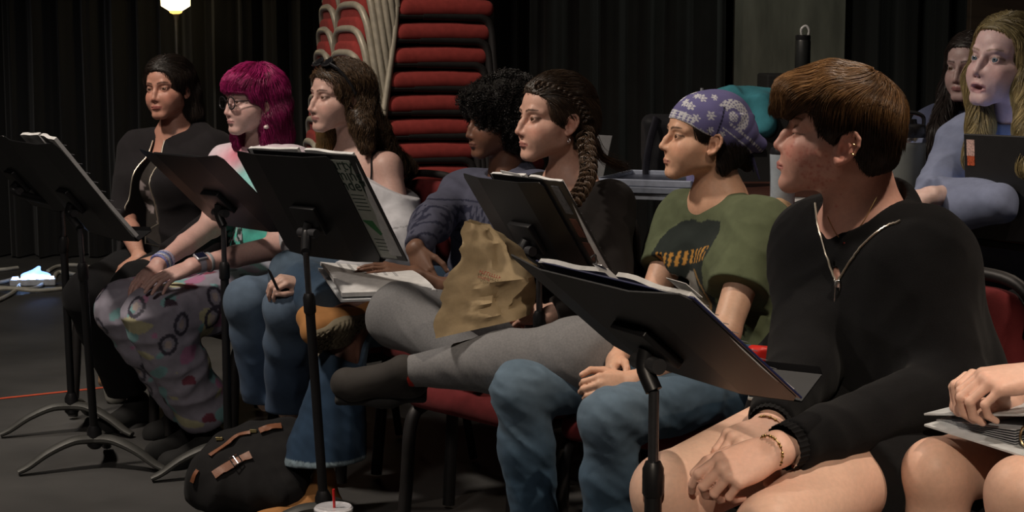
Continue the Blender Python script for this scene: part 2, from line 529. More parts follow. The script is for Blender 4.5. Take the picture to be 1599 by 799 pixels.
        return c
    def eyes(h, parent, rate=1.0):
        for sx in (1, -1):
            mb = MB(); n = 20; r = .0128 * h.s
            c = h.w(sx * .0320 * h.wide, -.0715, -.001)
            gx, gz = h.gaze
            f = nrm(A3((gx, -1, gz))) @ h.R
            up = nrm(h.R[2] - f * (f @ h.R[2])); le = np.cross(up, f)
            V = []; F = []; Cc = []
            for i in range(n + 1):
                t = math.pi * i / n
                for k in range(24):
                    a = 2 * math.pi * k / 24
                    q = f * math.cos(t) + (le * math.cos(a) + up * math.sin(a)) * math.sin(t)
                    V.append(c + r * q)
                    dg = math.degrees(t)
                    Cc.append((.012, .01, .01) if dg < 14 else (h.iris if dg < 33 else (tuple(v * .4 for v in h.iris) if dg < 37 else (.42, .39, .38))))
            for i in range(n):
                for k in range(24):
                    F.append((i * 24 + k, i * 24 + (k + 1) % 24, (i + 1) * 24 + (k + 1) % 24, (i + 1) * 24 + k))
            mesh_obj('eye', np.array(V), F, mat('eyeball', vcol=True, rough=.08, var=0, spec=.6), parent, np.array(Cc))
# ------------------------------------------------------------------ hands
FING = [(-.026, .086, (.042, .026, .021), .0082), (-.008, .091, (.046, .030, .022), .0084), (.010, .088, (.043, .028, .021), .0079), (.027, .079, (.034, .021, .019), .0070)]
class Hand:
    """W wrist, D towards the fingers, N out of the back of the hand; side = +1 when the thumb lies towards cross(D, N)"""
    def __init__(h, W, D, N, side, curls, s=1.0, spread=0.0, thumb=(.6, .7, -.35), tb=(20, 25), tl=1.0):
        h.W = A3(W); h.D = nrm(D); N = A3(N); h.N = nrm(N - h.D * (N @ h.D)); h.T = np.cross(h.D, h.N) * side; h.s = s
        P = lambda x, y, z: h.W + s * (x * h.T + y * h.D + z * h.N)
        h.tips = []; h.bones = []
        for i, (lx, ly, ls, r) in enumerate(FING):
            cu = curls[i] if np.ndim(curls[0]) else curls
            th = math.radians(cu[0]); lx = -lx
            sp = math.radians(spread * (1.5 - i))
            base = (lx, ly, .002 if i in (1, 2) else -.001)
            p = P(*base); pts = [p]
            acc = 0
            for kk, l in enumerate(ls):
                acc += math.radians(cu[kk])
                d = math.cos(acc) * (math.cos(sp) * h.D + math.sin(sp) * h.T) - math.sin(acc) * h.N
                p = p + s * l * d; pts.append(p)
            h.bones.append((pts, [r * s * 1.08, r * s * .98, r * s * .88, r * s * .74]))
            h.tips.append((p, d, math.cos(acc) * h.N + math.sin(acc) * h.D, r * s * .74))
        t = nrm(A3(thumb)); t = t[0] * h.T + t[1] * h.D + t[2] * h.N
        c0 = P(.020, .022, -.006)
        p1 = c0 + s * .044 * t * tl
        # bend towards the palm's middle
        tow = nrm(-h.T * .8 + h.D * .2 - h.N * .1); tow = nrm(tow - t * (tow @ t))
        a1 = math.radians(tb[0]); t2 = t * math.cos(a1) + tow * math.sin(a1)
        p2 = p1 + s * .033 * t2 * tl
        a2 = math.radians(tb[0] + tb[1]); t3 = t * math.cos(a2) + tow * math.sin(a2)
        p3 = p2 + s * .025 * t3 * tl
        h.th = ([c0, p1, p2, p3], [.0125 * s, .0105 * s, .0095 * s, .0078 * s])
        h.tips.append((p3, t3, nrm(np.cross(np.cross(t3, tow), t3)) * -1, .0078 * s)); h.P = P
    def add(h, S, fore=None):
        s, P = h.s, h.P
        # palm: fan of cones from the wrist to the knuckles
        S.cone(P(.010, -.004, 0), P(-.010, -.004, 0), .0215 * s, .021 * s, .015)
        for i, (lx, ly, ls, r) in enumerate(FING):
            S.cone(P(-lx * .55, .012, -.001), P(-lx, ly, .001 if i in (1, 2) else -.002), .0150 * s, (r + .0030) * s, .010)
        S.ell(P(0, .050, -.004), A3((.034, .040, .0135)) * s, np.array([h.T, h.D, h.N]), .012)
        S.ell(P(.020, .034, -.010), A3((.014, .026, .013)) * s, np.array([h.T, h.D, h.N]), .010)
        pts, rs = h.th
        S.cone(pts[0], pts[1], rs[0], rs[1], .010); S.cone(pts[1], pts[2], rs[1], rs[2], .003); S.cone(pts[2], pts[3], rs[2], rs[3], .002)
        for pts, rs in h.bones:
            S.cone(pts[0], pts[1], rs[0], rs[1], .004)
            S.cone(pts[1], pts[2], rs[1], rs[2], .0015); S.cone(pts[2], pts[3], rs[2], rs[3], .0015)
            S.ell(pts[1], A3((1, 1, 1)) * rs[1] * 1.06, None, .002)
    def nails(h, V, c, colr=(.75, .50, .44)):
        for p, d, n, r in h.tips:
            q = V - (p + d * r * .1 + n * r * .8)
            m = (np.abs(q @ d) < r * .85) & (np.abs(q @ np.cross(d, n)) < r * .62) & (np.abs(q @ n) < r * .6)
            c[m] = c[m] * .35 + A3(colr) * .65
        return c
# ------------------------------------------------------------------ hair
def grad(S, p, e=.002):
    g = np.stack([S(p + e * np.eye(3)[i]) - S(p - e * np.eye(3)[i]) for i in range(3)], 1)
    return g / (np.linalg.norm(g, axis=1)[:, None] + 1e-9)
def strands(name, S, roots, dirf, L, m, parent, n=10, r=.0009, off=.001, colr=(.1, .05, .03), var=.35, lift=0.0, seed=0, free=.0, curl=None, taper=.25, tint=None):
    """hair strands that run over the volume S from the roots along dirf(p, t)"""
    g = np.random.default_rng(seed)
    p = roots.copy(); N = len(p)
    L = np.broadcast_to(L, (N,)) * g.uniform(.7, 1.15, N)
    st = (L / (n - 1))[:, None]
    out = [p.copy()]
    offs = off * g.uniform(-.6, 1.6, N)
    dprev = None
    ph = g.uniform(0, 6.28, N)
    for i in range(1, n):
        t = i / (n - 1)
        d = dirf(p, t)
        d = d / (np.linalg.norm(d, axis=1)[:, None] + 1e-9)
        if dprev is not None: d = d * .6 + dprev * .4
        p2 = p + st * d
        order = np.argsort(np.floor(p2[:, 2] / .04) * 1000 + np.floor(p2[:, 0] / .05))
        sd = np.empty(N); gr = np.empty((N, 3))
        for a in range(0, N, 400):
            ix = order[a:a + 400]
            sd[ix] = S(p2[ix]); gr[ix] = grad(S, p2[ix])
        tgt = offs + lift * t
        mv = np.clip(tgt - sd, -.02 * (1 - free), .05)
        p2 = p2 + gr * mv[:, None]
        dprev = (p2 - p) / st
        p = p2
        out.append(p.copy())
    P = np.stack(out, 1)      # N, n, 3
    if curl:
        amp, freq = curl
        T = np.gradient(P, axis=1); T /= np.linalg.norm(T, axis=2)[..., None] + 1e-9
        a = np.cross(T, np.array([.3, .5, .8])); a /= np.linalg.norm(a, axis=2)[..., None] + 1e-9; b = np.cross(T, a)
        tt = np.arange(n)[None, :] * (L / (n - 1))[:, None] * freq + ph[:, None]
        P = P + amp * (a * np.cos(tt)[..., None] + b * np.sin(tt)[..., None]) * np.linspace(.3, 1, n)[None, :, None]
    return tubes(name, P, r, m, parent, colr, var, g, taper, tint)
def tubes(name, P, r, m, parent, colr, var, g, taper=.25, tint=None, build=True):
    N, n = P.shape[:2]
    T = np.gradient(P, axis=1); T /= np.linalg.norm(T, axis=2)[..., None] + 1e-9
    a = np.cross(T, np.array([.31, .47, .83])); a /= np.linalg.norm(a, axis=2)[..., None] + 1e-9; b = np.cross(T, a)
    rad = r * (1 - (1 - taper) * np.linspace(0, 1, n) ** 1.5)[None, :, None] * g.uniform(.7, 1.4, N)[:, None, None]
    V = np.stack([P + rad * (a * math.cos(t) + b * math.sin(t)) for t in (0, 2.094, 4.189)], 2)   # N n 3 3
    base = (np.arange(N) * n * 3)[:, None, None]; i = np.arange(n - 1)[None, :, None] * 3; k = np.arange(3)[None, None, :]
    k2 = (k + 1) % 3
    F = np.stack([base + i + k, base + i + k2, base + i + 3 + k2, base + i + 3 + k], -1).reshape(-1, 4)
    C = A3(colr)[None, :] * (1 + var * g.uniform(-1, 1, N))[:, None]
    if tint is not None: C = tint(P[:, n // 2], C, g)
    C = np.repeat(C, n * 3, 0)
    if not build: return V.reshape(-1, 3), F, C
    return mesh_obj(name, V.reshape(-1, 3), F, m, parent, C)
def pick(V, n, mask=None, seed=0):
    g = np.random.default_rng(seed)
    ix = np.arange(len(V)) if mask is None else np.where(mask)[0]
    return V[g.choice(ix, size=min(n, len(ix)) if len(ix) >= n else n, replace=len(ix) < n)]
def HAIR(name='hair', rough=.42, spec=.35): return mat(name, vcol=True, rough=rough, var=.12, scale=60, spec=spec)
def SKIN(): return mat('skin', vcol=True, rough=.48, var=.05, scale=120, bump=.25, bscale=700, spec=.35, sss=.10, dist=.0006)
def CLOTH(name, col=(.5, .5, .5), **k):
    d = dict(col=col, rough=.9, var=.10, scale=35, bump=.5, bscale=900, spec=.15, sheen=.03, dist=.0008); d.update(k)
    return mat(name, **d)
def garment(name, S, h, m, parent, colf=None, rel=1, col=None):
    V, F = nets(S, h)
    if rel: V = relax(V, F, rel, .4)
    return mesh_obj(name, V, F, m, parent, colf(V) if colf else (np.tile(A3(col), (len(V), 1)) if col is not None else None))
# ------------------------------------------------------------------ bodies
Q = 1.22          # grid coarseness
def want(k): return True
def trunk(S, Nk, Hc, R, sw=.165, hw=.10, infl=0.0, bust=0.0, belly=0.0, k=.05, chest=.088, waist=.080, hip=.098):
    L, Bk, U = R
    Nk, Hc = A3(Nk), A3(Hc)
    up = nrm(Nk - Hc); ln = np.linalg.norm(Nk - Hc)
    f = nrm(-Bk + up * (Bk @ up))
    P = lambda t, l, b: Nk + (Hc - Nk) * t + L * l + f * b
    sh = Nk - up * .064
    S.cone(sh - L * (sw - .04), sh + L * (sw - .04), .043 + infl, None, k)
    S.cone(Nk - up * .01, sh + L * (sw - .035), .036 + infl * .7, .044 + infl, .04)
    S.cone(Nk - up * .01, sh - L * (sw - .035), .036 + infl * .7, .044 + infl, .04)
    S.cone(P(.32, -(sw - .085), .0), P(.32, sw - .085, 0), chest + infl, None, k)
    S.cone(P(.62, -.055, .0), P(.62, .055, 0), waist + infl + belly, None, k)
    S.cone(P(.90, -hw + .01, -.01), P(.90, hw - .01, -.01), hip + infl, None, k)
    if bust:
        for s in (-1, 1):
            S.ell(P(.37, s * .075, .070 + infl), A3((.055, .05, .055)) * (1 + bust * .2) + infl * .5, np.array([L, -f, up]), .05)
def arm(S, sh, el, wr, r=(.048, .038, .034, .023), infl=0.0, k=.03, start=0.0, muscle=True):
    sh, el, wr = A3(sh), A3(el), A3(wr)
    S.cone(sh, el, r[0] + infl, r[1] + infl, k)
    m = el + (wr - el) * .28
    S.cone(el, m, r[1] - .002 + infl, r[1] + .001 + infl, .02)
    S.cone(m, wr, r[1] + .001 + infl, r[3] + infl, .02)
def leg(S, hp, kn, an, r=(.082, .060, .056, .038), infl=0.0, k=.04):
    hp, kn, an = A3(hp), A3(kn), A3(an)
    S.cone(hp, kn, r[0] + infl, r[1] + infl, k)
    m = kn + (an - kn) * .32
    S.cone(kn, m, r[1] - .004 + infl, r[2] + infl, .025)
    S.cone(m, an, r[2] + infl, r[3] + infl, .02)
def hem(S, p, d, r=.09):
    """cuts a garment off at p, beyond it along d"""
    d = nrm(d); a = nrm(np.cross(d, A3((.3, .2, .9)))); b = np.cross(d, a)
    S.box(A3(p) + d * r, A3((r, r, r)), np.array([d, a, b]), .004, .004, True)
def collar_ring(p, n, r, tube, flat=None):
    n = nrm(n); a = nrm(np.cross(n, A3((0, 1, .1)))); b = np.cross(n, a)
    return np.array([A3(p) + r * (math.cos(t) * a + math.sin(t) * b) for t in np.linspace(0, 2 * math.pi, 33)[:-1]])
def shoe(parent, an, toe, col, solecol=(.5, .5, .48), h=.004, name='shoe', L=.25, up=None, high=False, laces=None, solename='sole'):
    """a shoe on the foot: an = ankle, toe = direction of the toes"""
    an = A3(an); f = nrm(toe); u = nrm(A3((0, 0, 1)) if up is None else up); u = nrm(u - f * (u @ f)); l = np.cross(u, f)
    P = lambda a, b, c: an + f * a + l * b + u * c
    S = Sdf(); z = -.062
    S.cone(P(-.035, 0, z + .012), P(.03, 0, z + .012), .034, .036, .02)
    S.cone(P(.03, 0, z + .012), P(L - .095, 0, z + .006), .036, .040, .02)
    S.cone(P(L - .11, .008, z + .004), P(L - .085, -.006, z + .002), .036, .034, .02)
    S.cone(P(-.02, 0, z + .02), P(-.012, 0, .012 if not high else .05), .036, .034, .03)
    S.cone(P(.0, 0, .0), P(.08, 0, z + .025), .034, .03, .03)
    S.box(P(.06, 0, z - .10 + .002), A3((.3, .2, .08)), np.array([f, l, u]), .004, .006, True)
    V, F = nets(S, h); V = relax(V, F, 1)
    o = mesh_obj(name, V, F, CLOTH('shoe_' + '%02x%02x%02x' % tuple(int(c * 255) for c in col), col=col, rough=.75), parent)
    S = Sdf()
    S.box(P(-.004, 0, z - .022), A3((.062, .036, .012)), np.array([f, l, u]), .010, .01)
    S.box(P(.095, .002, z - .022), A3((.075, .042, .012)), np.array([f, l, u]), .010, .05)
    q = lambda p: .0022 * (np.sin((p - an) @ f * 420 + 3 * np.sin((p - an) @ l * 160)) > .2) * ((p - an) @ u < z - .030)
    S.disp(q)
    V, F = nets(S, h * .7)
    s = mesh_obj(solename, V, F, CLOTH('sole_' + '%02x%02x%02x' % tuple(int(c * 255) for c in solecol), col=solecol, rough=.8), parent)
    if laces:
        mb = MB()
        for i in range(4):
            a = .035 + i * .022; zz = z + .052 - i * .011
            mb.tube([P(a, -.026, zz - .004), P(a + .004, 0, zz + .006), P(a, .026, zz - .004)], .0028, 6)
            if i: mb.tube([P(a - .022, -.024, zz + .006), P(a, .024, zz - .002)], .0026, 6)
        mb.build('laces', CLOTH('laces_' + '%02x' % int(laces[0] * 255), col=laces), parent, True)
    return o
def finish_body(parts, parent, extra=None):
    V, F, C = join(parts)
    return mesh_obj('body', V, F, SKIN(), parent, C)
def skinpart(S, h, colf, rel=1):
    V, F = nets(S, h * Q)
    V = relax(V, F, rel, .4)
    return V, F, colf(V)
def plain(c, seed=0):
    c = A3(c)
    def f(V):
        n = noise(V, 45, seed)[:, None]; m = noise(V, 16, seed + 3)[:, None]
        return c * (1 + .05 * n) * (1 + A3((.04, -.03, -.04)) * m)
    return f
def limb_cols(hands, c, seed=0):
    f = plain(c, seed)
    def g(V):
        C = f(V)
        for h in hands: h.nails(V, C)
        return C
    return g
# hairline: y behind which hair grows, by height
HZ = [-.12, -.07, -.035, -.022, -.005, .02, .045, .062, .075, .10, .14]
HY = [.045, .038, .026, -.012, -.030, -.038, -.050, -.068, -.092, -.12, -.14]
def hair_cap(h, t=(.010, .010, .012), low=-.075, hz=HZ, hy=HY, dz=0.0, part=None):
    S = Sdf()
    S.fn(lambda p: d_ell(h.loc(p), A3((0, .014, .034)), None, A3((.073, .093, .080)) + A3(t)) * h.s, h.O - .14 * h.s, h.O + .14 * h.s, .01)
    S.cone(h.w(-.03, .075, -.02), h.w(-.03, .055, low), .035 * h.s, .028 * h.s, .03); S.cone(h.w(.03, .075, -.02), h.w(.03, .055, low), .035 * h.s, .028 * h.s, .03)
    S.cut(lambda p: (lambda q: np.maximum((np.interp(q[:, 2] - dz, hz, hy) - q[:, 1]) * .75, low - q[:, 2]) * h.s)(h.loc(p)))
    return S
def comb(h, fn):
    """direction field given in head space"""
    def f(p, t): return fn(h.loc(p), t) @ h.R
    return f
def person(label, O, group=None):
    r = thing('person', label, 'person', (O[0], O[1], 0), 0, group)
    return r
def necklace(parent, pts, r, m, pend=None, name='necklace'):
    mb = MB(); mb.tube(spline(pts, 40), r, 6)
    if pend is not None: mb.lathe(pend, [(.0005, -.006), (.0045, -.003), (.0045, .003), (.0005, .006)], 10)
    return mb.build(name, m, parent, True)
def bracelet(parent, c, ax, r, t, m, name='bracelet', flat=None, beads=0):
    mb = MB(); P = collar_ring(c, ax, r, t)
    if beads:
        mb.tube(P, t * .45, 6, False, None, None, True)
        for i in range(beads):
            a = P[int(i * 32 / beads) % 32]
            mb.lathe(a, [(t * .3, -t), (t, -t * .4), (t, t * .4), (t * .3, t)], 8)
    else: mb.tube(P, t, 8, False, flat, None, True)
    return mb.build(name, m, parent, True)
GOLD = lambda: mat('gold_metal', (.75, .55, .25), .28, 1.0, var=.05)
SILVER = lambda: mat('silver_metal', (.72, .72, .74), .25, 1.0, var=.05)

def hits(S, pix, d0, d1, off=.0015):
    """first surface points of S met along the sight lines through the given frame points"""
    out = []
    ds = np.arange(d0, d1, .003)
    for px, py in pix:
        P = np.array([at(px, py, d) for d in ds]); v = S(P, big=.2)
        k = np.where(v < off)[0]
        out.append(P[k[0]] if len(k) else None)
    good = [p for p in out if p is not None]
    return np.array(good)
def seat_on(S, P, off=.0015, it=5, lim=.03):
    P = np.array(P, float)
    for _ in range(it):
        sd = S(P, big=.2); g = grad(S, P, .003); P = P - g * np.clip(sd - off, -lim, lim)[:, None]
    return P
# ------------------------------------------------------------------ the man in the black quarter-zip sweater
FAIR = (.72, .43, .32)
def build_p7():
    d = 3.0
    H = Head(at(1309, 213, d), 98, -8, 0, .985, nose=.95, tip=.008, jaw=1.08, eye=.12, lid=.004, lips=.95, skin=(.66, .36, .285), lip=(.50, .17, .15),
             brow=(.16, .085, .045), browt=1.35, ear=1.12, chin=1.2, blush=.75)
    r = person('young man in a black zip-neck sweater, eyes lowered, hands together on bare knees', H.O)
    B = frame(60)                                   # body frame
    Nk = at(1350, 334, 3.06); Hc = at(1400, 640, 3.12)
    shL = Nk + B[0] * .155 - A3((0, 0, .062)); shR = Nk - B[0] * .140 - A3((0, 0, .062))
    elL = at(1478, 612, 2.90); elR = at(1252, 580, 2.98)
    wrL = at(1212, 702, 2.62); wrR = at(1200, 668, 2.80)
    hL = Hand(wrL, at(1128, 738, 2.60) - wrL, A3((.05, -.60, .72)), 1, [(26, 40, 24), (44, 56, 32), (52, 60, 34), (58, 62, 34)], 1.0, 0, (.42, .86, -.30), (14, 22), 1.1)
    hR = Hand(wrR, at(1120, 702, 2.70) - wrR, A3((.15, -.25, .95)), -1, [(38, 50, 25), (42, 50, 28), (45, 50, 28), (45, 50, 28)], 1.0, 0, (.75, .55, -.25), (15, 30))
    def acne(h, P, c, noise):
        g = np.random.default_rng(3)
        red = A3((.50, .13, .11))
        cl = [(-.050, -.062, .012, 26), (-.032, -.050, .014, 26), (-.072, -.028, .016, 34), (-.085, -.045, .014, 22), (-.055, -.030, .02, 16), (.055, -.045, .016, 8), (-.11, -.01, .02, 10)]
        for z0, y0, sd, n in cl:
            for i in range(n):
                z, y, rr = z0 + g.normal() * sd * .55, y0 + g.normal() * sd, g.uniform(.0010, .0026)
                q = np.sqrt((P[:, 1] - y) ** 2 + (P[:, 2] - z) ** 2) / rr
                m = np.exp(-q ** 2) * (np.abs(P[:, 0]) > .015) * g.uniform(.35, .8)
                c = c * (1 - m[:, None]) + red * m[:, None]
        m = np.clip(noise(P, 60, 9) * .5 + .35, 0, 1) * np.exp(-(((P[:, 1] + .05) / .04) ** 2 + ((P[:, 2] + .05) / .035) ** 2)) * .38
        return c * (1 - m[:, None]) + A3((.55, .20, .17)) * m[:, None]
    # head, neck and upper chest
    S = Sdf(); H.add(S)
    S.cone(H.w(0, .028, -.060), Nk - A3((0, 0, .005)), .056, .062, .025)
    S.cone(H.w(0, .045, -.03), Nk + A3((.01, .02, .0)), .045, .06, .03)
    S.cone(Nk - A3((0, 0, .02)), shL - (shL - Nk) * .25, .048, .045, .04); S.cone(Nk - A3((0, 0, .02)), shR - (shR - Nk) * .25, .048, .045, .04)
    S.cone(Nk - A3((0, 0, .08)), Nk - B[1] * .018 - A3((0, 0, .16)), .090, .094, .06)
    parts = [skinpart(S, .0019, lambda V: H.colour(V, acne))]
    S = Sdf(); hL.add(S); S.cone(wrL, wrL + (elL - wrL) * .55, .0235, .032, .012); S.cone(wrL + (elL - wrL) * .55, elL, .032, .036, .01)
    parts.append(skinpart(S, .0019, limb_cols([hL], (.74, .46, .36), 2)))
    S = Sdf(); hR.add(S); S.cone(wrR, wrR + (elR - wrR) * .6, .0235, .032, .012); S.cone(wrR + (elR - wrR) * .6, elR, .032, .036, .01)
    parts.append(skinpart(S, .0019, limb_cols([hR], (.74, .46, .36), 4)))
    hipL = Hc + B[0] * .10 - A3((0, 0, .0)); hipR = Hc - B[0] * .10
    knL = at(1212, 832, 2.58); knR = at(1048, 768, 2.74)
    anL = knL + A3((.06, .02, -.43)); anR = knR + A3((.05, .03, -.43))
    anL[2] = anR[2] = .085
    S = Sdf(); trunk(S, Nk - A3((0, 0, .02)), Hc, B, .16, .1)
    arm(S, shL, elL, wrL); arm(S, shR, elR, wrR)
    leg(S, hipL, knL, anL, (.088, .064, .058, .038)); leg(S, hipR, knR, anR, (.088, .064, .058, .038))
    S.ell(knL + A3((-.02, -.03, .015)), (.038, .038, .042), None, .03); S.ell(knR + A3((-.02, -.03, .015)), (.038, .038, .042), None, .03)
    parts.append(skinpart(S, .0055, plain((.74, .47, .36), 6)))
    finish_body(parts, r)
    H.eyes(r)
    # sweater
    S = Sdf(); trunk(S, Nk - A3((0, 0, .005)), Hc + A3((0, 0, .02)), B, .180, .115, .019, 0, .025, .06, .100, .092, .108)
    sf = lambda a, b, t: a + (b - a) * t
    S.cone(Nk + B[1] * .035 - A3((0, 0, .002)), Nk + B[1] * .01 - A3((0, 0, .07)), .074, .09, .03)
    S.cone(shL, elL, .070, .060, .05); S.cone(elL, wrL + (elL - wrL) * .03, .062, .038, .03); S.cone(elL - A3((0, 0, .02)), elL, .062, .062, .03)
    S.cone(shR, elR, .068, .058, .05); S.cone(elR, wrR + (elR - wrR) * .03, .060, .038, .03)
    S.disp(folds(.0042, 15, (.4, .1, .9), 2, 2.2)); S.disp(folds(.0020, 34, (.3, .2, .8), 5, 1.5))
    hem(S, wrL + (elL - wrL) * .08, wrL - elL, .06); hem(S, wrR + (elR - wrR) * .08, wrR - elR, .06)
    # neck opening: a V that follows the open zip, wide at the throat
    fr = -B[1]
    S.ell(Nk + fr * .035 + B[0] * .012 + A3((0, 0, .045)), (.080, .100, .080), np.array([B[0], B[1], B[2]]), .006, True)
    pt = hits(S, [(1337, 350)], 2.6, 3.3)[0]; pb = hits(S, [(1307, 438)], 2.6, 3.3)[0]
    S.cone(pt, pb, .066, .003, .005, True); S.cone(pt + A3((0, .05, 0)), pb + A3((0, .02, 0)), .066, .003, .005, True)
    def zipper(V): return np.tile(A3((.0055, .0055, .0065)), (len(V), 1))
    V, F = nets(S, .0042 * Q); V = relax(V, F, 1, .4)
    sw = mesh_obj('sweater', V, F, CLOTH('black_knit', vcol=True, bump=.6, stretch=(1, 1, 3), bscale=420, rough=.95, sheen=.03, dist=.0012), r, zipper(V))
    mb = MB()
    zp = lambda pts: hits(S, [tuple(q) for q in spline([(x, y, 0) for x, y in pts], 40)[:, :2]], 2.5, 3.2)
    a = zp([(1273, 318), (1277, 350), (1290, 395), (1303, 436), (1306, 444)]); mb.tube(seat_on(S, a), .0022, 6)
    b = zp([(1406, 345), (1380, 356), (1352, 378), (1328, 408), (1306, 444)]); mb.tube(seat_on(S, b), .0022, 6)
    mb.build('zip', mat('zip_teeth', (.55, .50, .42), .35, .9, var=.2, scale=900), r, True)
    e = a[-1] + A3((0, -.006, 0))
    mb = MB(); mb.tube([e + A3((x, -.002, z)) for x, z in ((-.004, 0), (.004, 0), (.0045, -.030), (-.0045, -.030))], .0014, 6, False, None, None, True)
    mb.box(e + A3((0, 0, .002)), (.005, .003, .007), None, .001); mb.build('zip_pull', SILVER(), r, True)
    # sleeve cuffs, ribbed
    for el, wr in ((elL, wrL), (elR, wrR)):
        c0 = wr + (el - wr) * .035; c1 = wr + (el - wr) * .20
        mb = MB(); u = nrm(c0 - c1); a = nrm(np.cross(u, A3((.3, .2, .9)))); b = np.cross(u, a); G = []
        for i in range(8):
            t = i / 7; G.append([c0 + (c1 - c0) * t + (.0365 + .004 * t + .0011 * math.cos(k * 28 / 84 * 2 * math.pi)) * (math.cos(2 * math.pi * k / 84) * a + math.sin(2 * math.pi * k / 84) * b) for k in range(85)])
        mb.grid(np.array(G)); mb.build('cuff', CLOTH('black_rib', (.008, .008, .009), rough=.95), r, True)
    # shorts
    S = Sdf(); S.cone(hipL + B[1] * .0, hipR, .118, None, .03)
    S.cone(hipL, sf(hipL, knL, .72), .108, .098, .03); S.cone(hipR, sf(hipR, knR, .55), .108, .098, .03)
    S.disp(folds(.004, 16, (.8, .5, 0), 8, 2))
    hem(S, sf(hipL, knL, .60), knL - hipL, .13); hem(S, sf(hipR, knR, .42), knR - hipR, .13)
    garment('shorts', S, .006 * Q, CLOTH('black_cotton', (.008, .008, .009)), r)
    for an in (anL, anR): shoe(r, an, (-.6, -.8, 0), (.03, .03, .03), (.5, .5, .5), .007)
    # hair: brushed forward from the crown, fringe over the brow, tapered at the nape
    S = hair_cap(H, (.008, .003, .006), -.040)
    S.ops.pop()
    cutf = lambda p: (lambda q: np.maximum((np.interp(q[:, 2], [-.12, -.08, -.04, -.025, -.022, .0, .03, .045, .06, .2], [.052, .040, .026, .020, -.022, -.032, -.044, -.060, -.14, -.16]) - q[:, 1]) * .7, -.10 - q[:, 2]))(H.loc(p))
    S.cut(cutf)
    for x in (-.045, -.02, .0, .02, .045):
        S.cone(H.w(x, -.04, .100 - abs(x) * .5), H.w(x, -.098 + abs(x) * .35, .066), .024, .020, .02)
        S.cone(H.w(x, -.098 + abs(x) * .35, .066), H.w(x, -.116 + abs(x) * .45, .032), .018, .006, .012)
    S.cone(H.w(.0, .03, .102), H.w(0, -.02, .106), .022, .022, .03); S.cone(H.w(.052, -.02, .07), H.w(.052, .04, .06), .022, .024, .03)
    S.ell(H.w(0, .066, .045), (.064, .034, .054), H.R, .03)
    for sx in (-1, 1):
        S.ell(H.w(sx * .088, .010, -.022), (.032, .027, .036), H.R, .006, True)
    S.disp(folds(.0018, 40, (0, 1, .2), 3, 1.0))
    V, F = nets(S, .0035 * Q); V = relax(V, F, 1)
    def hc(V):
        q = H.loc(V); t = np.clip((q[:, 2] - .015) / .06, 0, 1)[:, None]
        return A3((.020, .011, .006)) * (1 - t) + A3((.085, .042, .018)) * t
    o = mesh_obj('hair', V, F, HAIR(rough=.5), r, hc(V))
    q = H.loc(V)
    crown = A3((.0, .045, .125))
    def dirf(P, t):
        # fan out of the crown: forwards on top, down at the sides
        v = P - crown; v[:, 2] *= .3
        v = v / (np.linalg.norm(v, axis=1)[:, None] + 1e-6)
        top = np.clip((P[:, 2] - .05) / .05, 0, 1)[:, None]
        d = v * (.5 + top) + A3((0, -.55, 0)) * top + A3((0, .05, -.9)) * (1 - top)
        d[:, 0] += .25 * np.sin(P[:, 1] * 60 + P[:, 2] * 40); d[:, 1] += .15 * np.sin(P[:, 0] * 90)
        return d
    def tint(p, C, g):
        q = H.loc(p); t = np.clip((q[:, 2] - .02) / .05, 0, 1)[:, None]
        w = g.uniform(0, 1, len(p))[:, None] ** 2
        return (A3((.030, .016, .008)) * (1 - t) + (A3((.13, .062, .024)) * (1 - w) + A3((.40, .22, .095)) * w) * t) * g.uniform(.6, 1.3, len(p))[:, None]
    mt = HAIR(rough=.36, name='hair_strand')
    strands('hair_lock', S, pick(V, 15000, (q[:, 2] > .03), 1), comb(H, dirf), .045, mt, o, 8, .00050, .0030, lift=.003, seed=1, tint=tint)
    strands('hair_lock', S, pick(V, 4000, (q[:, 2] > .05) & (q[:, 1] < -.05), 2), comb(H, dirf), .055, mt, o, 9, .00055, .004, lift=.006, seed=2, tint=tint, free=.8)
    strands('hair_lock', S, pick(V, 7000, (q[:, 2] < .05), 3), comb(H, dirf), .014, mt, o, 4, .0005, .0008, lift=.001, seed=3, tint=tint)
    # jewellery
    for z, y in ((.004, .030), (-.014, .0315)):
        c = H.w(.089, y - .006, z - .010)
        mb = MB(); mb.tube(collar_ring(c, H.R[2] + H.R[1] * .3, .0045, 0), .0009, 6, False, None, None, True); mb.build('earring', GOLD(), r, True)
    nk = [H.w(.05, .03, -.115), at(1375, 318, 2.96), at(1345, 355, 2.885), at(1318, 378, 2.872), at(1302, 352, 2.872), H.w(-.03, -.03, -.13)]
    bracelet(r, wrL - (elL - wrL) * .035, elL - wrL, .0265, .0026, GOLD(), 'bracelet', None, 22)
    bracelet(r, wrR - (elR - wrR) * .035, elR - wrR, .0265, .0026, GOLD(), 'bracelet', None, 18)
    # chain laid on the skin
    Sk = Sdf(); H.add(Sk); Sk.cone(H.w(0, .028, -.060), Nk - A3((0, 0, .005)), .056, .062, .025)
    Sk.cone(Nk - A3((0, 0, .02)), shL - (shL - Nk) * .25, .048, .045, .04); Sk.cone(Nk - A3((0, 0, .02)), shR - (shR - Nk) * .25, .048, .045, .04); Sk.cone(Nk - A3((0, 0, .08)), Nk - B[1] * .018 - A3((0, 0, .16)), .090, .094, .06)
    P = spline(hits(Sk, [(1374, 300), (1362, 322), (1350, 342), (1335, 362), (1320, 377), (1306, 366), (1297, 350), (1291, 338)], 2.6, 3.3, .004), 50)
    for _ in range(5):
        sd = Sk(P, big=.2); g = grad(Sk, P, .003); P = P - g * np.clip(sd - .0015, -.03, .03)[:, None]
    mb = MB(); mb.tube(P, .0008, 5); mb.build('necklace', GOLD(), r, True)
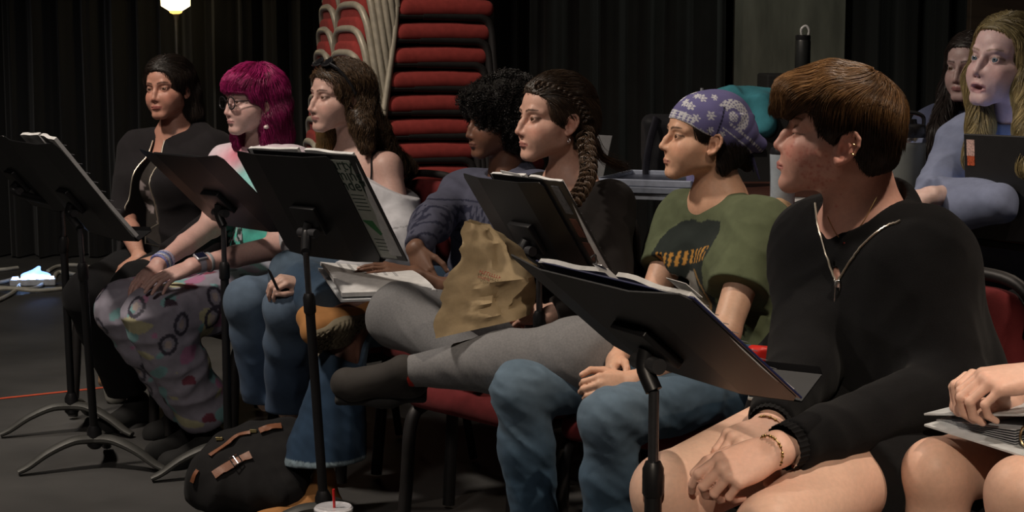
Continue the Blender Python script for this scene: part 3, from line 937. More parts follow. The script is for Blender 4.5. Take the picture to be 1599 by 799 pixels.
    k = int(np.argmin(P[:, 2])); mb = MB(); mb.lathe(P[k] + A3((0, -.003, -.004)), [(.0005, -.006), (.0052, -.002), (.0052, .003), (.0005, .005)], 12)
    mb.build('pendant', mat('garnet', (.16, .02, .015), .2), r, True)
if want('p7'): build_p7()
# ------------------------------------------------------------------ the woman in the bandana and olive shirt
def build_p6():
    d = 4.3
    H = Head(at(1096, 214, d), 80, -3, 0, .965, nose=1.12, tip=.010, jaw=.97, eye=1.0, skin=(.62, .355, .235), lip=(.42, .17, .13), brow=(.02, .013, .01), browt=1.5, blush=.35,
             gaze=(.1, .05), lips=.95)
    r = person('woman in a purple paisley bandana and olive graphic shirt', H.O)
    B = frame(58)
    Nk = at(1122, 308, 4.34); Hc = at(1172, 575, 4.36)
    shL = at(1186, 356, 4.20); shR = at(1068, 340, 4.48)
    elL = at(1132, 520, 4.08); wrL = at(985, 598, 3.92); elR = at(1012, 488, 4.36); wrR = at(962, 562, 4.08)
    hL = Hand(wrL, at(925, 606, 3.86) - wrL, A3((-.1, -.9, .35)), 1, [(48, 62, 38)] * 4, .95, 0, (.55, .75, -.3), (20, 30))
    hR = Hand(wrR, at(938, 600, 3.96) - wrR, A3((-.65, -.6, .1)), -1, [(35, 55, 30)] * 4, .95, 0, (.5, .8, -.3), (20, 30))
    S = Sdf(); H.add(S); S.cone(H.w(0, .030, -.055), Nk, .048, .052, .02); S.cone(H.w(0, .045, -.03), Nk + A3((.01, .02, 0)), .04, .052, .02)
    S.cone(Nk, shL + (Nk - shL) * .4, .045, .04, .04); S.cone(Nk, shR + (Nk - shR) * .4, .045, .04, .04); S.cone(Nk - A3((0, 0, .03)), Nk + (Hc - Nk) * .25, .07, .08, .05)
    parts = [skinpart(S, .0021, H.colour)]
    for h, el, wr, sd in ((hL, elL, wrL, 2), (hR, elR, wrR, 3)):
        S = Sdf(); h.add(S); S.cone(wr, wr + (el - wr) * .55, .0225, .031, .012); S.cone(wr + (el - wr) * .55, el, .031, .036, .01)
        sh = shL if el is elL else shR
        S.cone(el, el + (sh - el) * .6, .036, .044, .02)
        parts.append(skinpart(S, .0024, limb_cols([h], (.60, .36, .25), sd)))
    S = Sdf(); trunk(S, Nk, Hc, B, .155, .1); S.cone(shL, elL, .045, .036, .03); S.cone(shR, elR, .045, .036, .03)
    hipL = Hc + B[0] * .09; hipR = Hc - B[0] * .09
    knL = at(950, 655, 3.84); knR = at(812, 608, 4.10)
    anL = A3((knL[0] + .02, knL[1] + .06, .09)); anR = A3((knR[0] + .05, knR[1] + .05, .09))
    leg(S, hipL, knL, anL); leg(S, hipR, knR, anR)
    parts.append(skinpart(S, .007, plain((.6, .36, .25))))
    finish_body(parts, r); H.eyes(r)
    # shirt
    S = Sdf(); trunk(S, Nk - A3((0, 0, .01)), Hc + A3((0, 0, .01)), B, .185, .11, .020, .4, .015, .06)
    S.cone(shL, shL + (elL - shL) * .72, .064, .076, .05); S.cone(shR, shR + (elR - shR) * .62, .058, .068, .05)
    S.disp(folds(.0050, 13, (.5, .2, .8), 4, 2.0)); S.disp(folds(.0022, 30, (-.5, .2, .7), 9, 1.6))
    hem(S, shL + (elL - shL) * .60, elL - shL, .085); hem(S, shR + (elR - shR) * .55, elR - shR, .085)
    S.ell(Nk + A3((0, 0, .045)) - B[1] * .012, (.060, .066, .052), None, .004, True)
    def shirt(V):
        c = np.tile(A3((.088, .105, .058)), (len(V), 1)); n = noise(V, 40, 2); c *= (1 + .10 * n)[:, None]
        # printed panel on the chest: dark field, gold lettering, pale figures
        o = Nk + (Hc - Nk) * .36
        q = V - o; u = q @ B[0]; w = q @ nrm(Nk - Hc); f = -(q @ B[1])
        fr = f > .02
        uu = u + .02
        rag = .012 * noise(V, 60, 4)
        m = fr & (np.abs(uu) < .105 + rag) & (w < .115 + rag) & (w > -.17 + rag)
        c[m] = A3((.018, .024, .022))
        m2 = fr & (np.abs(uu) < .098) & (np.abs(w - .030 - .9 * uu * uu) < .017)
        s = np.sin(uu * 330) + .5 * np.sin(w * 500 + uu * 210)
        c[m2 & (s > .05)] = A3((.40, .20, .045))
        for cu, cw, ru, rw, cc in ((.035, -.04, .032, .036, (.22, .22, .20)), (-.035, -.035, .030, .030, (.40, .40, .35)), (.0, -.10, .045, .028, (.16, .10, .05)), (-.055, -.07, .02, .03, (.10, .11, .08)), (.065, -.09, .02, .035, (.12, .10, .06))):
            e = ((uu - cu) / ru) ** 2 + ((w - cw) / rw) ** 2 + .35 * noise(V, 130, 6)
            c[fr & (e < 1)] = A3(cc)
        e = (np.abs(np.sqrt((uu / .09) ** 2 + ((w + .07) / .085) ** 2) - 1) < .05) & fr & (w < 0)
        c[e] = A3((.26, .16, .06))
        return c
    V, F = nets(S, .0036 * Q); V = relax(V, F, 1, .4)
    mesh_obj('shirt', V, F, CLOTH('olive_cotton', vcol=True), r, shirt(V))
    # dark jacket tied round the waist, with pale stripes
    S = Sdf(); S.cone(Hc - B[0] * .09 + A3((.02, .02, .02)), Hc + B[0] * .11 + A3((.02, .0, .03)), .135, .130, .03); S.cone(Hc + B[0] * .12 + A3((.03, 0, .02)), Hc + B[0] * .12 + A3((.06, .03, .20)), .105, .07, .06)
    S.disp(folds(.006, 20, (0, .2, 1), 7, 2))
    st = lambda V: np.where(((np.abs(V[:, 2] - Hc[2] - .135) < .006) | (np.abs(V[:, 2] - Hc[2] - .075) < .006))[:, None], A3((.20, .22, .14)), A3((.016, .017, .018)))
    V, F = nets(S, .0055 * Q); V = relax(V, F, 1)
    mesh_obj('jacket', V, F, CLOTH('dark_fleece', vcol=True), r, st(V))
    # jeans
    S = Sdf(); S.cone(hipL, hipR, .115, None, .03); leg(S, hipL, knL, anL, (.090, .062, .058, .056), .005); leg(S, hipR, knR, anR, (.090, .062, .058, .056), .005)
    S.disp(folds(.0055, 20, (.7, .3, .6), 3, 2.4)); S.disp(folds(.002, 42, (.5, .3, .8), 6, 2.4))
    hem(S, anL + A3((0, 0, .0)), (0, 0, -1), .1); hem(S, anR, (0, 0, -1), .1)
    V, F = nets(S, .0048 * Q); V = relax(V, F, 1)
    mesh_obj('jeans', V, F, CLOTH('denim', vcol=True, bump=.7), r, denim(V, [(hipL, knL, anL), (hipR, knR, anR)], (.038, .075, .120)))
    for hp, kn, an in ((hipL, knL, anL), (hipR, knR, anR)):
        pass
    for an in (anL, anR): shoe(r, an, (-.7, -.7, 0), (.04, .04, .05), (.4, .4, .4), .007)
    # hair under the bandana
    S = hair_cap(H, (.004, .010, .004), -.075)
    S.cone(H.w(.0, .088, -.02), H.w(-.01, .135, -.075), .034, .010, .02); S.cone(H.w(.035, .06, -.05), H.w(.045, .05, -.085), .028, .012, .02)
    S.ell(H.w(0, .08, -.02), (.06, .04, .05), H.R, .02)
    S.ell(H.w(.085, .008, -.02), (.03, .022, .032), H.R, .004, True)
    V, F = nets(S, .004 * Q); V = relax(V, F, 1); q = H.loc(V)
    dk = A3((.016, .012, .010))
    o = mesh_obj('hair', V, F, HAIR(rough=.5), r, np.tile(dk, (len(V), 1)))
    dirf = lambda P, t: np.column_stack([.2 * np.sin(P[:, 2] * 90), .35 + 0 * P[:, 0], -.9 + 0 * P[:, 0]])
    strands('hair_lock', S, pick(V, 5000, (q[:, 2] < .05), 3), comb(H, dirf), .045, HAIR('hair_strand', .36), o, 7, .0006, .002, lift=.004, seed=3, colr=(.022, .016, .013), free=.7)
    # bandana: a cloth over the crown, knotted behind with a hanging corner
    S = Sdf()
    T = A3((.0100, .014, .011))
    S.fn(lambda p: d_ell(H.loc(p), A3((0, .014, .034)), None, A3((.073, .093, .080)) + T) * H.s, H.O - .14, H.O + .14, .01)
    S.ell(H.w(0, .078, .025), (.074, .062, .066), H.R, .03); S.ell(H.w(0, .050, .062), (.068, .065, .058), H.R, .03)
    S.cone(H.w(.03, .105, .01), H.w(.02, .152, -.012), .036, .020, .02); S.cone(H.w(-.03, .105, .01), H.w(-.02, .125, -.01), .034, .018, .02)
    S.cone(H.w(.02, .09, -.02), H.w(.01, .12, -.03), .03, .012, .02)
    # lower edge climbs from behind the ear to the middle of the forehead
    S.cut(lambda p: (lambda q: (np.interp(q[:, 1], [-.12, -.085, -.06, -.02, .02, .06, .11, .14], [.050, .046, .036, .014, .000, -.022, -.042, -.050]) - q[:, 2]) * .8 * H.s)(H.loc(p)))
    def pleats(p):
        q = H.loc(p); a = np.arctan2(q[:, 2] - .0, q[:, 1] + .02)
        back = np.clip((q[:, 1] - .0) / .06, 0, 1)
        return -.0030 * back * np.abs(np.sin(q[:, 2] * 70 + q[:, 0] * 25 + 2.2 * np.sin(q[:, 1] * 30))) * (q[:, 2] < .07) + .0012 * noise(p, 45, 3)
    S.disp(pleats)
    V, F = nets(S, .0022 * Q); V = relax(V, F, 1, .4)
    mesh_obj('bandana', V, F, CLOTH('bandana_cotton', vcol=True, var=.05), r, paisley(H, V))
    mb = MB(); k = H.w(.01, .118, -.028)
    for dx, L in ((.012, .075), (-.012, .06)):
        P = spline([k, k + H.R[1] * .016 + H.R[0] * dx - A3((0, 0, .02)), k + H.R[1] * .034 + H.R[0] * dx * 2 - A3((0, 0, L))], 10)
        mb.tube(P, np.linspace(.010, .002, 10), 8, True, (1, .35))
    mb.build('bandana_tail', CLOTH('bandana_plain', (.035, .032, .075)), r, True)
def denim(V, legs, base, fade=.9):
    c = np.tile(A3(base), (len(V), 1)); n = noise(V, 30, 2)
    c *= (1 + .16 * n)[:, None]
    for hp, kn, an in legs:
        a = np.exp(-(((V - kn) ** 2).sum(1)) / .016)
        m = (V - hp) @ nrm(kn - hp); t = np.clip(m / np.linalg.norm(kn - hp), 0, 1)
        dd = np.linalg.norm(V - (hp + (kn - hp) * t[:, None]), axis=1)
        b = np.exp(-((t - .6) / .35) ** 2) * (dd < .13) * (V[:, 2] > (hp + (kn - hp) * t[:, None])[:, 2]) * .35
        w = np.clip(a * .8 + b, 0, 1) * fade
        c = c * (1 - w[:, None] * .55) + A3((.23, .30, .36)) * w[:, None] * .55
        # pale stitching down the seam of the shin and thigh
        for p0, p1, rr in ((hp, kn, .0), (kn, an, .0)):
            ax = nrm(p1 - p0); L = np.linalg.norm(p1 - p0); q = V - p0; tt = q @ ax
            sd = nrm(np.cross(ax, A3((0, 0, 1))) if abs(ax[2]) < .8 else A3((-.5, .85, 0)))
            up = np.cross(sd, ax); x = q @ up; y = q @ sd
            s = (np.abs(np.abs(x) - .0035 + .012) < .0016) & (np.abs(y) > .02) & (tt > 0) & (tt < L)
            c[s] = c[s] * .4 + A3((.30, .32, .30)) * .6
    return c
def paisley(H, V):
    q = H.loc(V); th = np.arctan2(q[:, 0], -(q[:, 1] + .0) + 1e-6); ph = np.arcsin(np.clip((q[:, 2] - .0) / (np.linalg.norm(q, axis=1) + 1e-6), -1, 1))
    u = (q[:, 1] + .10) / .24; v = q[:, 2] / .14
    c = np.tile(A3((.125, .115, .26)), (len(V), 1)); c *= (1 + .12 * noise(V, 35, 4))[:, None]
    wht = A3((.58, .58, .62))
    g = lambda m: c.__setitem__(m, wht * .92)
    # flowers in offset rows over the front and side
    Y, Z = q[:, 1], q[:, 2]
    for (y0, z0, s) in ((-.052, .083, 1), (-.018, .105, .9), (-.040, .052, .95), (-.002, .060, 1.05), (-.002, .022, .8), (.012, .108, .7), (-.066, .060, .7), (.030, .012, .8), (-.025, .020, .55)):
        dy, dz = (Y - y0) / s, (Z - z0) / s; r = np.hypot(dy, dz); a = np.arctan2(dz, dy)
        g((r < .0092 + .0028 * np.cos(6 * a)) & ~((r > .0042) & (r < .0055)))
    for x0 in (-.03, 0, .03):
        for y0, z0 in ((-.03, .10), (-.06, .085)):
            dx, dy = q[:, 0] - x0, Y - y0; r = np.hypot(dx, dy); a = np.arctan2(dx, dy); g((r < .008 + .0025 * np.cos(6 * a)) & (Z > .08))
    # leafy band along the front edge
    e = np.interp(Y, [-.12, -.085, -.06, -.02, .02, .06, .11, .14], [.050, .046, .036, .014, .000, -.022, -.042, -.050])
    t = Z - e
    g((t < .026) & (Y < -.045) & (np.sin(Y * 420 + Z * 300) * np.sin(Z * 520 - Y * 160) > -.05))
    g((t < .0035) & (Y < -.0))
    # big paisley border over the back
    cy, cz = .058, .060
    r = np.hypot(Y - cy, Z - cz); a = np.arctan2(Z - cz, Y - cy)
    lace = np.sin(a * 16) * np.sin(r * 620) > -.35
    g((r > .022) & (r < .046) & (a > -1.1) & (a < 2.5) & lace)
    g((r < .014) & (np.sin(Y * 700) * np.sin(Z * 700) > -.2))
    s = (Y - .085) * .55 + (Z - .018) * .85
    g((np.abs(s) < .0036) & (Y > .045) & (np.sin((Y * .85 - Z * .55) * 620) > -.25))
    g((np.abs(s + .020) < .0014) & (Y > .03))
    c[(np.abs(Y - .026 - .25 * (Z - .05)) < .0022) & (Z > .0) & (Z < .085) & (q[:, 0] > .02)] = A3((.02, .02, .04))
    return c
if want('p6'): build_p6()
# ------------------------------------------------------------------ the woman with the braid, cross-legged in grey trousers
def braid(name, P, r0, r1, m, parent, colr, seed=0, n_turn=None):
    """three interlaced locks along the path P, each of them fine strands"""
    P = np.asarray(P); n = len(P); g = np.random.default_rng(seed)
    L = np.linalg.norm(np.diff(P, axis=0), axis=1).sum()
    T = np.gradient(P, axis=0); T /= np.linalg.norm(T, axis=1)[:, None]
    u = np.cross(T, A3((.2, 1, .1))); u /= np.linalg.norm(u, axis=1)[:, None]; w = np.cross(T, u)
    N = 12 * n; tt = np.linspace(0, 1, N)
    ip = lambda a: np.stack([np.interp(tt, np.linspace(0, 1, n), a[:, k]) for k in range(3)], 1)
    PP, uu, ww = ip(P), ip(u), ip(w); R = np.linspace(r0, r1, N)
    turns = n_turn or L / .055
    mb = None; Pl = []
    for k in range(3):
        ph = tt * turns * 2 * math.pi + k * 2.0944
        c = PP + uu * (R * .85 * np.sin(ph))[:, None] + ww * (R * .45 * np.sin(2 * ph))[:, None]
        for j in range(40):
            a = g.uniform(0, 6.28); q = math.sqrt(g.uniform(.35, 1)) * .62
            Pl.append(c + uu * (R * q * math.cos(a))[:, None] + ww * (R * q * math.sin(a))[:, None])
    Pl = np.stack(Pl, 0)[:, ::3]
    return tubes(name, Pl, .0013, m, parent, colr, .4, g, .8)
def build_p5():
    d = 4.6
    H = Head(at(866, 184, d), 66, 0, 0, 1.03, nose=1.05, tip=.004, jaw=.92, eye=.95, skin=(.60, .35, .27), lip=(.42, .15, .13), brow=(.03, .018, .012), browt=1.3, blush=.5, lips=.95, gaze=(.1, 0))
    r = person('woman with a long side braid and grey trousers, sitting cross-legged', H.O)
    B = frame(60)
    Nk = at(890, 282, 4.66); Hc = at(895, 535, 4.74)
    shL = at(955, 318, 4.52); shR = at(838, 305, 4.78); elL = at(955, 455, 4.40); wrL = at(856, 490, 4.36); elR = at(800, 430, 4.62); wrR = at(812, 480, 4.36)
    hL = Hand(wrL, at(806, 488, 4.40) - wrL, A3((0, -.7, .7)), 1, [(40, 60, 35)] * 4, .92, 0, (.5, .8, -.3), (25, 30))
    S = Sdf(); H.add(S); S.cone(H.w(0, .030, -.055), Nk, .049, .050, .02); S.cone(H.w(0, .045, -.03), Nk + A3((.01, .02, 0)), .04, .05, .02)
    S.cone(Nk, shL + (Nk - shL) * .4, .04, .04, .04); S.cone(Nk, shR + (Nk - shR) * .4, .04, .04, .04); S.cone(Nk - A3((0, 0, .03)), Nk + (Hc - Nk) * .3 - B[1] * .02, .075, .085, .05)
    parts = [skinpart(S, .0022, H.colour)]
    S = Sdf(); hL.add(S); S.cone(wrL, wrL + (elL - wrL) * .4, .0225, .03, .012); parts.append(skinpart(S, .0026, limb_cols([hL], (.58, .36, .28))))
    S = Sdf(); trunk(S, Nk, Hc, B, .15, .1); arm(S, shL, elL, wrL); arm(S, shR, elR, wrR)
    hipL = Hc + B[0] * .09 - A3((0, 0, .01)); hipR = Hc - B[0] * .09
    knL = at(900, 556, 4.16); anL = at(652, 578, 4.22); knR = at(622, 492, 4.62); anR = at(745, 565, 4.40)
    leg(S, hipL, knL, anL); leg(S, hipR, knR, anR)
    parts.append(skinpart(S, .007, plain((.58, .36, .28)))); finish_body(parts, r); H.eyes(r)
    S = Sdf(); trunk(S, Nk - A3((0, 0, .02)), Hc, B, .178, .11, .016, .5, .01, .06)
    S.cone(shL, elL, .062, .052, .05); S.cone(elL, wrL, .050, .036, .03); S.cone(shR, elR, .062, .052, .05); S.cone(elR, wrR, .052, .036, .03)
    S.disp(folds(.005, 15, (.4, .2, .8), 14, 2.0)); hem(S, wrL + (elL - wrL) * .1, wrL - elL, .07)
    S.ell(Nk + A3((0, 0, .04)) - B[1] * .03, (.072, .085, .085), None, .004, True); S.cone(Nk - B[1] * .07 - A3((0, 0, .01)), Nk - B[1] * .12 - A3((0, 0, .10)), .05, .015, .006, True)
    garment('top', S, .0045 * Q, CLOTH('brown_black_knit', (.011, .009, .0085), bump=.6), r)
    S = Sdf(); S.cone(hipL, hipR, .118, None, .03)
    S.cone(hipL, knL, .098, .088, .05); S.cone(knL, knL + (anL - knL) * .45, .086, .075, .04); S.cone(knL + (anL - knL) * .45, anL, .075, .042, .03)
    S.cone(hipR, knR, .100, .082, .05); S.cone(knR, anR, .080, .055, .04)
    S.disp(folds(.0035, 16, (.8, .1, .3), 6, 1.6)); S.disp(folds(.0015, 45, (.8, .1, .3), 3, 1.5))
    P1_ = at(700, 432, 4.45)
    garment('trousers', S, .0045 * Q, CLOTH('grey_jersey', (.165, .165, .17), var=.12, scale=200, bump=.5), r)
    # ankle sock and shoes: soles under the crossed shins
    mb = MB(); c = anL + nrm(anL - knL) * .012; mb.tube([c - nrm(anL - knL) * .008, c + nrm(anL - knL) * .010], .040, 20); mb.build('sock_band', CLOTH('red_sock', (.42, .03, .02)), r, True)
    shoe(r, anL + nrm(anL - knL) * .045 + A3((0, 0, -.0)), nrm(anL - knL) + A3((0, -.15, .12)), (.035, .032, .03), (.03, .03, .03), .004, 'shoe', .23, (0, -.7, .7), False, (.06, .06, .06))
    shoe(r, at(760, 580, 4.52), (.75, .2, -.1), (.035, .032, .03), (.03, .03, .03), .006, 'shoe', .22, (0, .6, .8))
    # hair
    S = hair_cap(H, (.008, .012, .008), -.080)
    S.ell(H.w(0, .07, .0), (.066, .045, .065), H.R, .02); S.ell(H.w(.085, .010, -.022), (.028, .020, .030), H.R, .004, True)
    S.disp(folds(.0022, 45, (0, .4, 1), 3, 1.0))
    V, F = nets(S, .0038 * Q); V = relax(V, F, 1); q = H.loc(V)
    o = mesh_obj('hair', V, F, HAIR(rough=.5), r, np.tile(A3((.028, .018, .012)), (len(V), 1)))
    dirf = lambda P, t: np.column_stack([P[:, 0] * 0 + .15 * np.sin(P[:, 2] * 80), np.where(P[:, 2] > .03, 1.0, .5), np.where(P[:, 2] > .06, -.1, -.8) + .2 * np.sin(P[:, 1] * 70)])
    strands('hair_lock', S, pick(V, 9000, None, 3), comb(H, dirf), .05, HAIR('hair_strand', .36), o, 8, .0006, .003, lift=.003, seed=3, colr=(.055, .035, .022), var=.6)
    # french braid round the side of the head, then the long plait over the shoulder
    pts = [H.w(.028, -.070, .092), H.w(.052, -.035, .082), H.w(.070, .000, .062), H.w(.080, .035, .032), H.w(.078, .060, -.005)]
    P = spline(pts, 16); braid('braid', P, .009, .012, HAIR('hair_strand', .36), o, (.060, .038, .024), 1, 4)
    P = spline([H.w(.062, .060, -.03), at(918, 240, 4.50), at(918, 275, 4.42), at(903, 305, 4.38), at(885, 332, 4.38), at(884, 345, 4.38)], 22)
    braid('braid', P, .019, .013, HAIR('hair_strand', .36), o, (.085, .052, .032), 2)
    g = np.random.default_rng(4); fl = []
    for i in range(260):
        a = spline([H.w(.03, .10, -.06), at(940, 245, 4.6), at(975 + g.uniform(-8, 8), 262 + g.uniform(-6, 8), 4.62)], 8); fl.append(a + g.normal(size=3) * .006)
    tubes('hair_lock', np.array(fl), .0006, HAIR('hair_strand', .36), o, (.075, .045, .028), .5, g)
    c = H.w(.080, .004, -.053); mb = MB(); mb.tube(collar_ring(c - A3((0, 0, .006)), H.R[1], .0065, 0), .0012, 6, False, None, None, True); mb.build('earring', SILVER(), r, True)
    Sk = Sdf(); Sk.cone(H.w(0, .030, -.055), Nk, .049, .050, .02); Sk.cone(Nk - A3((0, 0, .03)), Nk + (Hc - Nk) * .3 - B[1] * .02, .075, .085, .05)
    P = seat_on(Sk, spline([at(905, 262, 4.56), at(890, 285, 4.52), at(868, 302, 4.52), at(858, 285, 4.58)], 30)); mb = MB(); mb.tube(P, .0015, 6); mb.build('necklace', SILVER(), r, True)
    k = P[18]; mb = MB(); mb.lathe(k - A3((0, .004, .012)), [(.001, -.010), (.006, -.004), (.006, .003), (.001, .008)], 10); mb.build('pendant', SILVER(), r, True)
if want('p5'): build_p5()
# ------------------------------------------------------------------ the curly-haired person in a slate hoodie
def build_p4():
    d = 5.25
    H = Head(at(778, 188, d), 66, 4, 0, 1.0, nose=.95, tip=.0, jaw=1.0, eye=.7, skin=(.15, .070, .045), lip=(.13, .05, .04), brow=(.01, .008, .007), blush=.2, lips=1.25, wide=1.03)
    r = person('person with short black coils in a slate blue hoodie', H.O)
    B = frame(58); Nk = at(790, 275, 5.28); Hc = at(775, 475, 5.32)
    shR = at(720, 300, 5.42); shL = at(842, 300, 5.14)
    elR = at(672, 350, 5.16); wrR = at(648, 388, 5.02); elL = at(800, 430, 5.02); wrL = at(690, 448, 4.86)
    hR = Hand(wrR, at(668, 440, 4.98) - wrR, A3((-.45, -.75, .3)), -1, [(15, 30, 15), (18, 34, 20), (30, 50, 20), (35, 55, 20)], .95, 3, (.6, .75, -.25), (15, 20))
    wrL2 = at(648, 428, 4.84)
    hL = Hand(wrL2, at(584, 420, 4.78) - wrL2, A3((0, -.5, .85)), 1, [(8, 12, 10)] * 4, .95, 3, (.7, .65, -.2), (10, 10))
    S = Sdf(); H.add(S); S.cone(H.w(0, .03, -.055), Nk, .05, .055, .02); S.cone(H.w(0, .045, -.03), Nk, .045, .052, .02)
    parts = [skinpart(S, .0026, H.colour)]
    S = Sdf(); hR.add(S); S.cone(wrR, wrR + (elR - wrR) * .5, .023, .03, .01); parts.append(skinpart(S, .0026, limb_cols([hR], (.17, .085, .055))))
    S = Sdf(); hL.add(S); S.cone(wrL2, wrL, .023, .026, .01); S.cone(wrL, elL, .027, .036, .01); parts.append(skinpart(S, .0026, limb_cols([hL], (.17, .085, .055))))
    S = Sdf(); trunk(S, Nk, Hc, B, .16, .1); arm(S, shR, elR, wrR)
    hipL = Hc + B[0] * .09; hipR = Hc - B[0] * .09; knL = at(545, 505, 4.92); anL = at(512, 690, 4.90); knR = at(462, 432, 5.22); anR = at(508, 478, 4.96)
    leg(S, hipL, knL, anL); leg(S, hipR, knR, anR); parts.append(skinpart(S, .008, plain((.15, .07, .05)))); finish_body(parts, r); H.eyes(r)
    S = Sdf(); trunk(S, Nk - A3((0, 0, .01)), Hc, B, .185, .12, .026, 0, .02, .06)
    S.cone(shR, elR, .068, .058, .05); S.cone(elR, wrR, .058, .040, .03); S.cone(shL, elL, .068, .058, .05); S.cone(elL, wrL + (elL - wrL) * .1, .056, .040, .03)
    S.cone(Nk + B[1] * .04 - A3((0, 0, .01)), Nk + B[1] * .09 - A3((0, 0, .05)), .07, .06, .04)
    for s in (-1, 1): S.cone(Nk + B[1] * .03 + B[0] * s * .06 + A3((0, 0, -.02)), Nk - B[1] * .09 + B[0] * s * .02 - A3((0, 0, .07)), .028, .024, .02)
    S.disp(folds(.006, 14, (.5, .2, .8), 21, 2.0)); S.ell(Nk + A3((0, 0, .045)) - B[1] * .02, (.062, .072, .062), None, .004, True)
    hem(S, wrR + (elR - wrR) * .10, wrR - elR, .06); hem(S, wrL + (elL - wrL) * .1, wrL - elL, .06)
    def hood(V):
        c = np.tile(A3((.075, .078, .115)), (len(V), 1)); o = Nk + (Hc - Nk) * .34; q = V - o; u = q @ B[0]; w = q @ nrm(Nk - Hc); f = -(q @ B[1])
        m = (f > .02) & (np.abs(u) < .12) & (np.abs(w + .01) < .075)
        ring = (np.abs((np.abs(u) / .115) ** 3 + (np.abs(w + .01) / .07) ** 3 - .9) < .09)
        let = (np.abs(w + .01 - .02 * np.sign(np.sin(w * 75))) < .05) & (np.abs(u) < .09) & (np.sin(u * 170) * np.sin(w * 130 + 1) + .45 * np.sin(u * 370 + w * 90) > .12)
        c[m & (ring | let)] = A3((.022, .024, .045)); return c
    V, F = nets(S, .0045 * Q); V = relax(V, F, 1); mesh_obj('hoodie', V, F, CLOTH('slate_fleece', vcol=True), r, hood(V))
    S = Sdf(); S.cone(hipL, hipR, .112, None, .03); S.cone(hipL, knL, .094, .068, .04); S.cone(knL, knL + (anL - knL) * .5, .066, .070, .03); S.cone(knL + (anL - knL) * .5, anL + (anL - knL) * .16 + A3((0, 0, -.01)), .074, .122, .03)
    S.cone(hipR, knR, .098, .078, .04); S.cone(knR, anR, .078, .070, .03); S.cone(anR, anR + nrm(anR - knR) * .05, .070, .074, .02)
    S.disp(folds(.006, 15, (.9, .3, .15), 5, 2.0)); S.disp(folds(.002, 40, (.9, .3, .2), 8, 2.0))
    hem(S, anL + (anL - knL) * .16, (.06, -.05, -1), .16); hem(S, anR + nrm(anR - knR) * .045, anR - knR, .1)
    V, F = nets(S, .0048 * Q); V = relax(V, F, 1); C = denim(V, [(hipL, knL, anL), (hipR, knR, anR)], (.020, .042, .078), .7)
    hm = (np.abs(V[:, 2] - (anL + (anL - knL) * .16)[2] - .012) < .010) & (V[:, 2] < .3); C[hm] = A3((.18, .24, .28)) * (1 + .5 * noise(V[hm], 300, 2))[:, None]
    mesh_obj('jeans', V, F, CLOTH('denim', vcol=True, bump=.7), r, C)
    # tan boots; the sole of the raised one shows
    a = anR + A3((.045, -.03, -.045))
    boot_sole(r, at(541, 512, 4.86))
    shoe(r, A3((anL[0] - .02, anL[1] - .02, .085)), (-.75, -.66, -.02), (.36, .17, .06), (.10, .07, .04), .005, 'boot', .29, None, True)
    # coils
    S = Sdf(); S.ell(H.w(0, .030, .040), (.105, .118, .100), H.R, .02); S.ell(H.w(0, .075, -.02), (.085, .060, .085), H.R, .03); S.ell(H.w(.06, .04, -.03), (.045, .055, .060), H.R, .03)
    S.ell(H.w(0, -.06, .070), (.07, .045, .03), H.R, .03)
    S.ell(H.w(-.01, -.125, -.035), (.078, .085, .075), H.R, .006, True); S.disp(folds(.006, 55, (1, .5, .3), 4, 1.0))
    V, F = nets(S, .005 * Q); V = relax(V, F, 1); o = mesh_obj('hair', V, F, HAIR(rough=.6), r, np.tile(A3((.008, .007, .006)), (len(V), 1)))
    gd = np.random.default_rng(5); rv = gd.normal(size=(6, 3))
    dirf = lambda P, t: np.column_stack([np.sin(P[:, 1] * 60 + 1) + P[:, 0] * 6, np.sin(P[:, 2] * 55) + P[:, 1] * 5, np.sin(P[:, 0] * 60) - .9])
    strands('hair_lock', S, pick(V, 3200, None, 4), comb(H, dirf), .055, HAIR('hair_strand', .36), o, 22, .0012, .006, lift=.010, seed=6, colr=(.012, .010, .009), curl=(.0045, 520), taper=.6)
def boot_sole(r, c):
    # the raised boot: its sole faces the camera and leans back; toe end right, heel left
    f = nrm(at(588, 498, 4.93) - at(492, 530, 4.80)); n = nrm(A3((.08, -.84, -.50))); n = nrm(n - f * (n @ f)); u = -n; l = np.cross(u, f)
    an = c - f * .065 + u * .075
    shoe(r, an, f, (.36, .17, .06), (.17, .145, .10), .0035, 'boot', .285, u, False)
    # lugs across the sole
    mb = MB()
    for i in range(13):
        for j in range(4):
            x = -.055 + i * .0185; y = -.028 + j * .0185 + (.006 if i % 2 else 0)
            if abs(y) > .036: continue
            p = an + f * x + l * y - u * .0975
            mb.box(p, (.0062, .0072, .0030), np.array([nrm(f + l * (.5 if j % 2 else -.5)), nrm(l - f * (.5 if j % 2 else -.5)), u]), .001)
    mb.build('tread', CLOTH('tread_rubber', (.10, .085, .06), rough=.8), r)
if want('p4'): build_p4()
def long_hair(H, S, side_pts, r0, r1):
    for pts in side_pts:
        n = len(pts) - 1
        for i in range(n): S.cone(pts[i], pts[i + 1], r0 + (r1 - r0) * i / n, r0 + (r1 - r0) * (i + 1) / n, .025)
